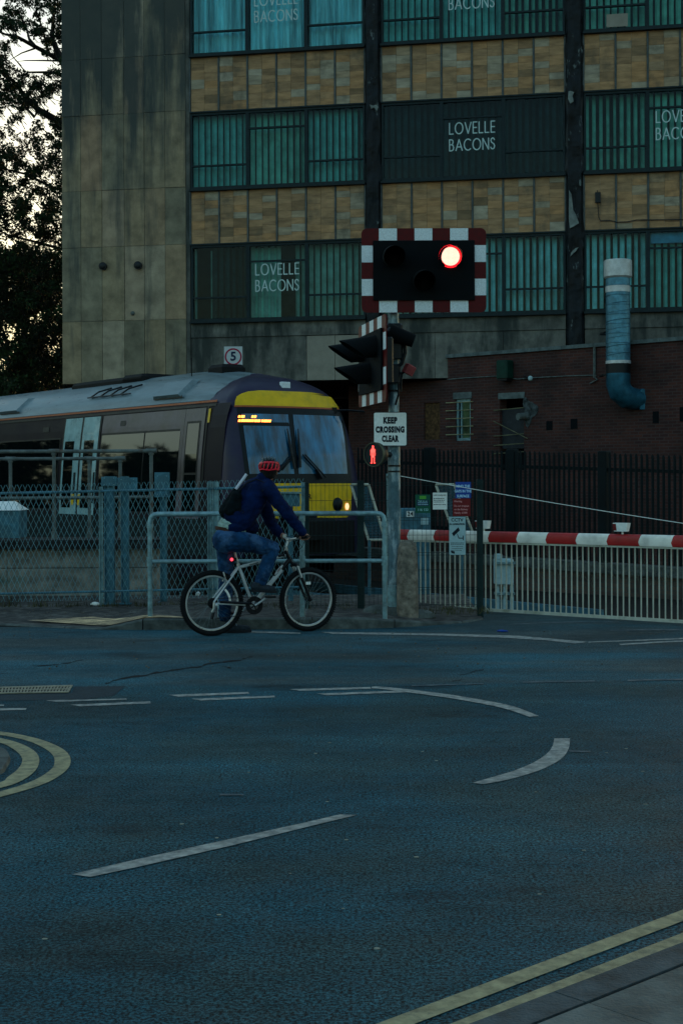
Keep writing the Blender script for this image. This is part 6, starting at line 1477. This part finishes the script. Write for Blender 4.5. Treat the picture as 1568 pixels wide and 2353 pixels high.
# fork
fc = bp(965, 985); b = MB()
b.tube([fc-SL*.06, fc-SL*.045+UP*.018, fc+SL*.045+UP*.018, fc+SL*.06], .019, 8); b.cyl(htb, fc+UP*.01, .018, n=10); b.build('fork_crown', 'bike_black', bk, smooth=50)
b = MB(); 
for s_ in (-1, 1): b.cyl(fc+SL*.058*s_+UP*.01, fc.lerp(fhub, .36)+SL*.058*s_, .0125, n=10)
b.build('fork_stanchion', 'bike_silver', bk, smooth=50)
b = MB()
for s_ in (-1, 1): b.cyl(fc.lerp(fhub, .33)+SL*.058*s_, fhub+SL*.055*s_, .0175, .013, n=10); b.sph(fhub+SL*.058*s_, .016, 8, 6)
b.tube([fc.lerp(fhub, .36)-SL*.058, fc.lerp(fhub, .30)+SF*.05, fc.lerp(fhub, .36)+SL*.058], .010, 6); b.build('fork', 'bike_black', bk, smooth=50)
b = MB(); 
for s_ in (-1, 1): b.tube([fc+SL*.05*s_+SF*.03+UP*.0, fc+SL*.04*s_+SF*.045-UP*.05, fc+SL*.035*s_+SF*.05-UP*.10], .007, 6)
b.build('brake_arm', 'bike_silver', bk, smooth=50)
b = MB(); c = bp(455, 1075)
for s_ in (-1, 1): b.tube([c+BL*.035*s_+UP*.07-BF*.02, c+BL*.04*s_, c+BL*.035*s_-UP*.03], .008, 6)
b.build('brake_arm', 'bike_silver', bk, smooth=50)
# stem, bars, grips
hbN = bp(1052, 772, -.27); hbF = bp(872, 762, .29); stb = bp(905, 862); stc = bp(925, 792)
b = MB(); b.cyl(stb-UP*.02, stb+UP*.03, .018, n=12); b.cyl(stb+UP*.01, stc, .016, n=12); b.cyl(stc-SL*.03, stc+SL*.03, .021, n=12); b.build('stem', 'bike_silver', bk, smooth=50)
b = MB(); b.tube([hbN, hbN.lerp(stc, .42), stc, hbF.lerp(stc, .42), hbF], .0125, 10); b.build('handlebar', 'bike_silver', bk, smooth=50)
for e in (hbN, hbF):
    d_ = (e-stc).normalized(); b = MB(); b.cyl(e-d_*.10, e+d_*.03, .017, n=10); b.build('grip', 'bike_black', bk, smooth=50)
    b = MB(); p = e-d_*.13; b.tube([p, p+SF*.04-UP*.01, p+SF*.07-UP*.05+d_*.08], .006, 6); b.bbox(tuple(p-Vector((.02, .02, .0))), tuple(p+Vector((.02, .02, .035))), .005); b.build('brake_lever', 'bike_silver' if e is hbF else 'bike_black', bk)
b = MB()
for e, s_ in ((hbN, -1), (hbF, 1)): p = e.lerp(stc, .45); b.tube([p, p+SF*.10+UP*.02, stc+SF*.16-UP*.08, htt+SF*.07-UP*.06, htb+SF*.03+BL*.02*s_], .0035, 5)
b.tube([bp(940, 960), bp(985, 960), bp(1000, 1010), bp(1010, 1040)], .0035, 5); b.tube([stt+UP*.0, bp(500, 1000), bp(470, 1060)], .003, 5); b.build('cable', 'bike_black', bk)
# saddle and post
b = MB(); b.cyl(stt, bp(530, 880), .0135, n=10); b.cyl(stt-UP*.012, stt+UP*.012, .021, n=10); b.build('seat_post', 'bike_silver', bk, smooth=50)
b = MB(); sdl = bp(478, 850); 
def sad(s, t_):
    X = -.13+.27*s; wd_ = .075*(1-s)**.6+.016 if s > .3 else .075*.81+.016; a = (t_-.5)*math.pi; return sdl+BF*X+BL*wd_*math.sin(a)+UP*(.035*math.cos(a)-.012-.01*math.sin(s*3.1)+(.02 if s < .15 else 0)*(.15-s)*5)
b.grid(sad, 14, 12); b.cyl(sdl-BF*.06-UP*.02, bp(530, 885), .006, n=6); b.build('saddle', 'bike_black', bk, smooth=60)
b = MB(); c = bp(511, 936); b.sph(c, .016, 12, 8); b.build('rear_light', 'bike_led', bk, smooth=60)
b = MB(); b.bbox(tuple(c+Vector((.0, -.0, -.02))), tuple(c+Vector((.05, .03, .02))), .005); b.build('light_bracket', 'bike_black', bk)
# drivetrain
b = MB(); n = 40; cc = BBt-BL*.045
for r0_, r1_, o_ in ((.060, .093, 0), (.045, .074, .006)):
    vs = [cc+BL*(o_+d_)+(BF*math.cos(2*math.pi*i/n)+UP*math.sin(2*math.pi*i/n))*(r_*(1+(.02 if i % 2 else 0))) for d_ in (0, .003) for r_ in (r0_, r1_) for i in range(n)]
    b.add(vs, [(i, (i+1) % n, n+(i+1) % n, n+i) for i in range(n)]+[(2*n+i, 2*n+(i+1) % n, 3*n+(i+1) % n, 3*n+i) for i in range(n)]+[(n+i, n+(i+1) % n, 3*n+(i+1) % n, 3*n+i) for i in range(n)])
for k in range(5): a = 2*math.pi*k/5; b.cyl(cc, cc+(BF*math.cos(a)+UP*math.sin(a))*.075, .006, n=6)
b.build('chainring', 'bike_black', bk)
ped = bp(790, 1207, -.12); ca2 = (ped-BBt); ca2 -= BL*ca2.dot(BL); ca2 = ca2.normalized()*.17
b = MB(); b.tube([BBt-BL*.06, BBt-BL*.065+ca2*.5, BBt-BL*.075+ca2], [.016, .012, .012], 8); b.tube([BBt+BL*.06, BBt+BL*.065-ca2*.5, BBt+BL*.075-ca2], [.016, .012, .012], 8); b.build('crank', 'bike_silver', bk, smooth=50)
for s_, c in ((-1, BBt-BL*.075+ca2), (1, BBt+BL*.075-ca2)): b = MB(); q = c+BL*.055*s_; b.prism([q-BF*.045-BL*.045-UP*.01, q+BF*.045-BL*.045-UP*.01, q+BF*.045+BL*.045-UP*.01, q-BF*.045+BL*.045-UP*.01], UP, .02); b.cyl(c, q, .007, n=6); b.build('pedal', 'bike_black', bk)
PEDN = BBt-BL*.13+ca2
b = MB()
for k in range(6): b.cyl(rh-BL*(.022+k*.005), rh-BL*(.024+k*.005), .055-.006*k, n=20)
b.build('cassette', 'bike_black', bk)
b = MB(); top = [rh+UP*.045-BL*.035, BBt+UP*.085-BL*.04]; 
b.tube([rh+UP*.045-BL*.035, BBt+UP*.088-BL*.04], .0045, 4); b.tube([rh-UP*.16-BL*.035+BF*.02, BBt-UP*.085-BL*.04], .0045, 4); b.tube([rh-UP*.06-BL*.035, rh-UP*.16-BL*.035+BF*.0], .0045, 4); b.build('chain', 'bike_black', bk)
b = MB(); b.tube([rh-BL*.07+UP*.01, rh-BL*.075-UP*.05-BF*.0, rh-BL*.06-UP*.09-BF*.015], .014, 8); b.sph(rh-BL*.062-UP*.02+BF*.02, .024, 8, 6, (1, .6, 1)); b.build('rear_derailleur', 'bike_silver', bk, smooth=50)
b = MB(); b.tube([rh-BL*.05-UP*.09, rh-BL*.05-UP*.16-BF*.02], .016, 6); b.build('derailleur_cage', 'bike_black', bk)
b = MB(); b.tube([rh.lerp(BBt, .15)+UP*.018, rh.lerp(BBt, .92)+UP*.02], .013, 8); b.v = [p-BL*.058 for p in b.v]; b.build('chainstay_guard', 'bike_black', bk)

# ------------------------------------------------------------------ rider
pr = thing('person', 'cyclist in navy jacket, jeans and red helmet looking away, one foot on the road', 'person', tuple(bp(500, 1458, .1)))
def cap(mb, p0, r0, p1, r1, fl=1.0, n=14, axis=None):
    """tapered limb piece with rounded ends"""
    p0, p1 = Vector(p0), Vector(p1); mb.cyl(p0, p1, r0, r1, n); mb.sph(p0, r0, n, 8); mb.sph(p1, r1, n, 8)
def ell(mb, c, r, sc, rot=None): mb.sph(c, r, 18, 12, sc, rot)
def frame3(f, u):
    f = f.normalized(); r_ = f.cross(u).normalized(); u2 = r_.cross(f); return Matrix((( f.x, -r_.x, u2.x), (f.y, -r_.y, u2.y), (f.z, -r_.z, u2.z)))
def fuse(mb, name, m, parent, voxel=.009, sm=6, fold=None, smooth=180):
    """fuse overlapping volumes into one continuous skin"""
    me = bpy.data.meshes.new('tmp'); me.from_pydata([tuple(p) for p in mb.v], [], mb.f)
    bm = bmesh.new(); bm.from_mesh(me); bmesh.ops.recalc_face_normals(bm, faces=bm.faces); bm.to_mesh(me); bm.free()
    o = bpy.data.objects.new('tmp', me); COL.objects.link(o)
    r_ = o.modifiers.new('r', 'REMESH'); r_.mode = 'VOXEL'; r_.voxel_size = voxel
    if sm: s_ = o.modifiers.new('s', 'SMOOTH'); s_.iterations = sm; s_.factor = .5
    dg = bpy.context.evaluated_depsgraph_get(); dg.update(); m2 = bpy.data.meshes.new_from_object(o.evaluated_get(dg))
    out = MB(); vs = [v.co.copy() for v in m2.vertices]
    if fold:
        ns = [v.normal.copy() for v in m2.vertices]; vs = [v+nn*fold(v) for v, nn in zip(vs, ns)]
    out.add(vs, [tuple(p.vertices) for p in m2.polygons]); bpy.data.objects.remove(o); bpy.data.meshes.remove(m2); bpy.data.meshes.remove(me)
    return out.build(name, m, parent, smooth=smooth, recalc=False)
hipN, hipF = bp(492, 790, -.10), bp(470, 800, .10); pel = bp(480, 775)
kneN = bp(808, 858, -.13); ankN = bp(722, 1095, -.115)
kneF = bp(468, 1040, .15); ankF = bp(462, 1365, .20)
wst = bp(545, 690); chs = bp(640, 500); nck = bp(745, 350); hed = bp(782, 281)
shN = bp(775, 425, -.17); shF = bp(700, 420, .17)
elN = bp(925, 610, -.29); wrN = bp(1030, 745, -.27)
elF = bp(790, 660, .31); wrF = bp(862, 760, .29)
HF = (BF*.35+BL*.94).normalized()                      # the head is turned towards the train
HR = HF.cross(UP).normalized()
def hand(mb, grip, bar, wrist, mir):
    """fist round the grip: palm plus five separate bent fingers"""
    bar = bar.normalized(); up = UP; fw_ = (SF+BF).normalized(); kn = grip+up*.026+fw_*.012
    palm0 = wrist.lerp(grip, .35)
    for k in range(4):
        b_ = grip+bar*(.033-.0215*k)
        cap(mb, palm0+bar*(.018-.012*k), .017, b_+up*.024-fw_*.002, .013, n=8)
        ln = (1, 1.08, 1.02, .85)[k]
        p1 = b_+up*.020+fw_*.022*ln; p2 = b_-up*.008*ln+fw_*.033; p3 = b_-up*.024+fw_*.012*ln
        cap(mb, b_+up*.024, .0095, p1, .009, n=8); cap(mb, p1, .009, p2, .0085, n=8); cap(mb, p2, .0085, p3, .0078, n=8)
    t0 = palm0+bar*.02; t1 = grip+bar*.045-up*.002-fw_*.018; t2 = grip+bar*.035-up*.024+fw_*.002
    cap(mb, t0, .013, t1, .0105, n=8); cap(mb, t1, .0105, t2, .009, n=8)
    cap(mb, wrist, .027, palm0, .024, n=10)
# body: head, neck, trunk, arms with hands, legs, all one skin
b = MB()
rotH = frame3(HF, UP)
ell(b, hed+UP*.006, .098, (1.0, .80, 1.0), rotH)              # skull
ell(b, hed+HF*.030-UP*.055, .070, (.95, .80, 1.0), rotH)       # face and jaw
cap(b, hed+HF*.100-UP*.020, .011, hed+HF*.112-UP*.045, .014, n=8)   # nose
cap(b, hed+HF*.080-UP*.083-HR*.014, .010, hed+HF*.080-UP*.083+HR*.014, .010, n=8)   # mouth
ell(b, hed+HF*.055-UP*.125, .026, (1, 1.2, .8), rotH)          # chin
for s_ in (-1, 1):
    ell(b, hed+HR*.082*s_-UP*.030-HF*.002, .030, (.55, .30, 1.05), rotH)     # ears
    cap(b, hed+HF*.083+HR*.018*s_+UP*.012, .012, hed+HF*.078+HR*.042*s_+UP*.010, .010, n=8)  # brow
cap(b, hed-UP*.05-HF*.012, .056, nck-UP*.03, .062)
cap(b, nck-UP*.05, .07, chs, .115); cap(b, chs, .12, wst, .115); cap(b, wst, .12, pel, .125)
cap(b, nck-UP*.04, .06, shN, .05); cap(b, nck-UP*.04, .06, shF, .05)
cap(b, shN, .048, elN, .038); cap(b, elN, .038, wrN, .026); cap(b, shF, .048, elF, .038); cap(b, elF, .038, wrF, .026)
hand(b, hbN-(hbN-stc).normalized()*.03, (stc-hbN), wrN, 1); hand(b, hbF-(hbF-stc).normalized()*.03, (stc-hbF), wrF, -1)
cap(b, hipN, .09, kneN, .055); cap(b, kneN, .052, ankN, .036); cap(b, hipF, .09, kneF, .055); cap(b, kneF, .052, ankF, .036)
fuse(b, 'body', 'skin', pr, .0055, 2)
# hair under the helmet
b = MB(); ell(b, hed-HF*.022+UP*.0, .101, (.96, .84, .98), rotH); ell(b, hed-HF*.055-UP*.055, .060, (.8, 1.05, .85), rotH)
b.v = [p if (p-hed).dot(HF) < .05 else p-HF*((p-hed).dot(HF)-.05) for p in b.v]; fuse(b, 'hair', 'hair', pr, .007, 3)
# jacket
def fold1(v):
    return .010*noise.noise(Vector((v.x*7, v.y*7, v.z*13)))+.007*noise.noise(Vector((v.x*18+3, v.y*14, v.z*26)))+.004*abs(noise.noise(v*34))
b = MB()
up_ = (nck-wst).normalized()
cap(b, nck-UP*.062, .082, bp(690, 440), .15); cap(b, bp(690, 440), .150, bp(620, 560), .150); cap(b, bp(620, 560), .150, bp(560, 655), .148); cap(b, bp(560, 655), .148, bp(520, 690), .142)
cap(b, bp(600, 430), .06, bp(500, 600), .07); cap(b, bp(560, 520), .12, bp(515, 605), .118); cap(b, bp(515, 605, .05), .11, bp(515, 605, -.06), .112); cap(b, bp(527, 630, .05), .125, bp(527, 630, -.06), .127); cap(b, bp(527, 630), .128, bp(580, 660), .128)
cap(b, bp(600, 640, -.03), .12, bp(650, 700, -.02), .085)
for s_ in (-1, 1):
    cap(b, bp(700, 450, .07*s_), .125, bp(590, 640, .06*s_), .125); cap(b, bp(590, 640, .06*s_), .125, bp(520, 690, .06*s_), .118)
cap(b, nck-UP*.04, .075, shN, .078); cap(b, nck-UP*.04, .075, shF, .078)
cap(b, nck-UP*.05, .070, nck+UP*.005-BF*.02, .066)
cap(b, shN, .088, shN.lerp(elN, .5), .070); cap(b, shN.lerp(elN, .5), .070, elN, .064); cap(b, elN, .064, elN.lerp(wrN, .55), .056); cap(b, elN.lerp(wrN, .55), .055, wrN.lerp(elN, .07), .044)
cap(b, shF, .088, elF, .066); cap(b, elF, .064, wrF.lerp(elF, .07), .045)
fuse(b, 'jacket', 'jacket', pr, .0075, 3, fold1)
b = MB(); cpts = []
b = MB(); cap(b, bp(503, 685), .122, bp(505, 700), .124); cap(b, bp(503, 685, -.05), .116, bp(505, 700, .05), .118); cap(b, bp(498, 700), .128, bp(520, 715), .118); cap(b, bp(520, 715, -.06), .100, bp(560, 722, -.06), .082); cap(b, bp(520, 715, .06), .100, bp(560, 722, .06), .082)
fuse(b, 'shirt', 'shirt', pr, .008, 2, lambda v: .008*noise.noise(v*30))
# jeans
def fold2(v):
    k = .007*noise.noise(Vector((v.x*16, v.y*10, v.z*9)))+.005*noise.noise(v*32)
    for kn_ in (kneN, kneF, ankN, ankF):
        d_ = (v-kn_).length
        if d_ < .14: k += .006*math.sin(v.z*110+v.x*30)*(1-d_/.14)
    return k
b = MB()
cap(b, bp(478, 790), .135, bp(500, 760), .132); ell(b, bp(462, 800, -.05), .132, (1, 1, 1)); ell(b, bp(462, 800, .05), .128, (1, 1, 1))
cap(b, bp(500, 800, -.09), .118, bp(660, 815, -.12), .098); cap(b, bp(660, 815, -.12), .098, kneN, .078)
cap(b, kneN, .078, kneN.lerp(ankN, .45), .074); cap(b, kneN.lerp(ankN, .45), .074, ankN+UP*.01, .066)
cap(b, bp(475, 830, .09), .115, kneF.lerp(hipF, .3), .088); cap(b, kneF.lerp(hipF, .3), .088, kneF, .078); cap(b, kneF, .078, kneF.lerp(ankF, .5), .074); cap(b, kneF.lerp(ankF, .5), .074, ankF+UP*.03, .066)
fuse(b, 'jeans', 'jeans', pr, .0075, 3, fold2)
b = MB(); cb_ = bp(488, 728); 
def beltf(s, t_): a = 2*math.pi*s; return cb_+BF*(.136*math.cos(a)-.002)+BL*(.150*math.sin(a))+UP*(-.016+.034*t_)+UP*(-.035*math.cos(a))
b.grid(beltf, 36, 1); b.build('belt', 'belt', pr, smooth=60, recalc=False)
# shoes
def shoe(heel, toe, ank, zsole):
    d_ = (toe-heel); L_ = d_.length; d_.normalize(); b = MB()
    ell(b, heel+d_*.05+UP*.05, .050, (1.15, .85, 1.0), frame3(d_, UP)); cap(b, heel+d_*.06+UP*.045, .046, heel+d_*.17+UP*.035, .042); cap(b, heel+d_*.17+UP*.035, .043, toe-d_*.045+UP*.030, .038)
    cap(b, heel+d_*.06+UP*.05, .046, ank+UP*.005, .049); sh_ = fuse(b, 'shoe', 'shoe', pr, .007, 3, lambda v: .003*noise.noise(v*60))
    side = d_.cross(UP).normalized(); b = MB(); P = []
    for k in range(24):
        a = 2*math.pi*k/24; X = L_/2+L_/2*1.0*math.cos(a); w_ = .046*(1 if X > L_*.5 else .86); P.append(heel+d_*X+side*(w_*math.copysign(abs(math.sin(a))**.6, math.sin(a)))-UP*.004)
    b.prism(P, UP, .024); b.build('sole', 'sole', sh_)
    b = MB()
    for k in range(5): c = heel+d_*(.105+.022*k)+UP*(.092-.011*k); b.tube([c-side*.030-UP*.010, c+UP*.004, c+side*.030-UP*.010], .003, 4)
    b.build('laces', 'sign_grey', sh_)
toeN = bp(838, 1178, -.13); heelN = bp(652, 1168, -.12); sc_ = .29/(toeN-heelN).length
shoe(heelN, toeN, ankN, 0)
hF = bp(455, 1475, .19); hF.z = .006; tF = hF+(BF*.95-BL*.15).normalized()*.29; 
ankF2 = hF+BF*.06+UP*.11
shoe(hF, tF, ankF2, 0)
# helmet
b = MB(); rotq = frame3((HF-UP*.10).normalized(), UP); hc = hed+UP*.030-HF*.008
HS = Vector((1.18, .98, .88))
def hp(a, e, rad): return hc+rotq @ Vector((math.cos(a)*math.cos(e)*rad*HS.x, math.sin(a)*math.cos(e)*rad*HS.y, math.sin(e)*rad*HS.z))
b.grid(lambda s, t_: hp(2*math.pi*s, -.50+(math.pi/2+.50)*t_, .104), 36, 12); hm = b.build('helmet', 'bike_black', pr, smooth=60)
red = MB(); gry = MB()
def band(mb, pts, rr_): mb.tube([hp(a, e, .107) for a, e in pts], rr_, 8)
band(red, [(2*math.pi*k/40, -.46+.07*math.sin(k*.55)) for k in range(41)], .0085)
band(red, [(2*math.pi*k/40, .16-.16*math.cos(2*math.pi*k/40)) for k in range(41)], .0085)
band(red, [(math.pi*.1+1.5*math.pi*k/30, .40) for k in range(31)], .007)
for k in range(15): a = 2*math.pi*k/15; band(red, [(a, -.46), (a+.10, -.2), (a+.20, .16-.16*math.cos(a+.2))], .0075)
for k in range(8): a = 2*math.pi*k/8; band(red, [(a, .12), (a+.12, .40)], .006)
for k in (-2, -1, 0, 1, 2):
    P = []
    for t_ in range(11):
        a = math.pi*(.17+.66*t_/10); y = k*.030; z = math.sqrt(max(.0, 1-(math.cos(a)*.95)**2-(y/.112)**2)); P.append(hc+rotq @ Vector((-math.cos(a)*.112*1.1, y, z*.100)))
    gry.tube(P, [.004]+[.0105]*9+[.004], 8)
red.build('red_shell', 'h_red', hm, smooth=60); gry.build('grey_shell', 'h_grey', hm, smooth=60)
b = MB(); 
for s_ in (-1, 1): b.tube([hc+HR*.088*s_-UP*.02+HF*.02, hed+HR*.080*s_-UP*.07+HF*.02, hed+HF*.045-UP*.140+HR*.01*s_], .0045, 5)
b.build('strap', 'bike_black', hm)
# slung bag with a white roll sticking out
bg_ = thing('drawstring_bag', 'flat black drawstring bag slung on the back of the cyclist', 'bag', tuple(bp(500, 600, -.02))); b = MB()
cap(b, bp(548, 450, -.03), .055, bp(495, 560, -.04), .085); cap(b, bp(500, 565, -.04), .085, bp(468, 585, -.03), .074); cap(b, bp(545, 480, -.10), .06, bp(500, 585, -.10), .075); cap(b, bp(470, 590, -.05), .07, bp(530, 600, -.11), .065); cap(b, bp(500, 580, -.05), .075, bp(560, 590, -.09), .055); cap(b, bp(475, 580, .08), .06, bp(540, 470, .06), .05); cap(b, bp(540, 500, -.1), .05, bp(550, 560, -.13), .05)
fuse(b, 'sack', 'bag', bg_, .008, 3, lambda v: .010*noise.noise(v*14)+.005*noise.noise(v*32))
b = MB()
b.tube([bp(560, 440, -.10), bp(620, 380, -.14), bp(690, 352, -.15), bp(745, 375, -.17), bp(735, 440, -.22)], .007, 6); b.tube([bp(570, 590, -.19), bp(590, 575, -.21), bp(600, 590, -.20), bp(585, 600, -.205)], .005, 6); b.build('cord', 'bike_black', bg_)
b = MB(); a, c = bp(540, 425, -.06), bp(619, 316, -.06); nn = BL
for i in range(1): b.cyl(a, c, .016, n=14)
q = b; sd2 = (c-a).normalized()
rl = solid('white_roll', 'white rolled paper sticking up out of the bag on the rider back', 'paper roll', b, 'tube_white', tuple(a), smooth=50)

for o in bpy.data.objects:
    if o.type == 'MESH' and o.data.name.startswith('tmp'): print('left', o.name)
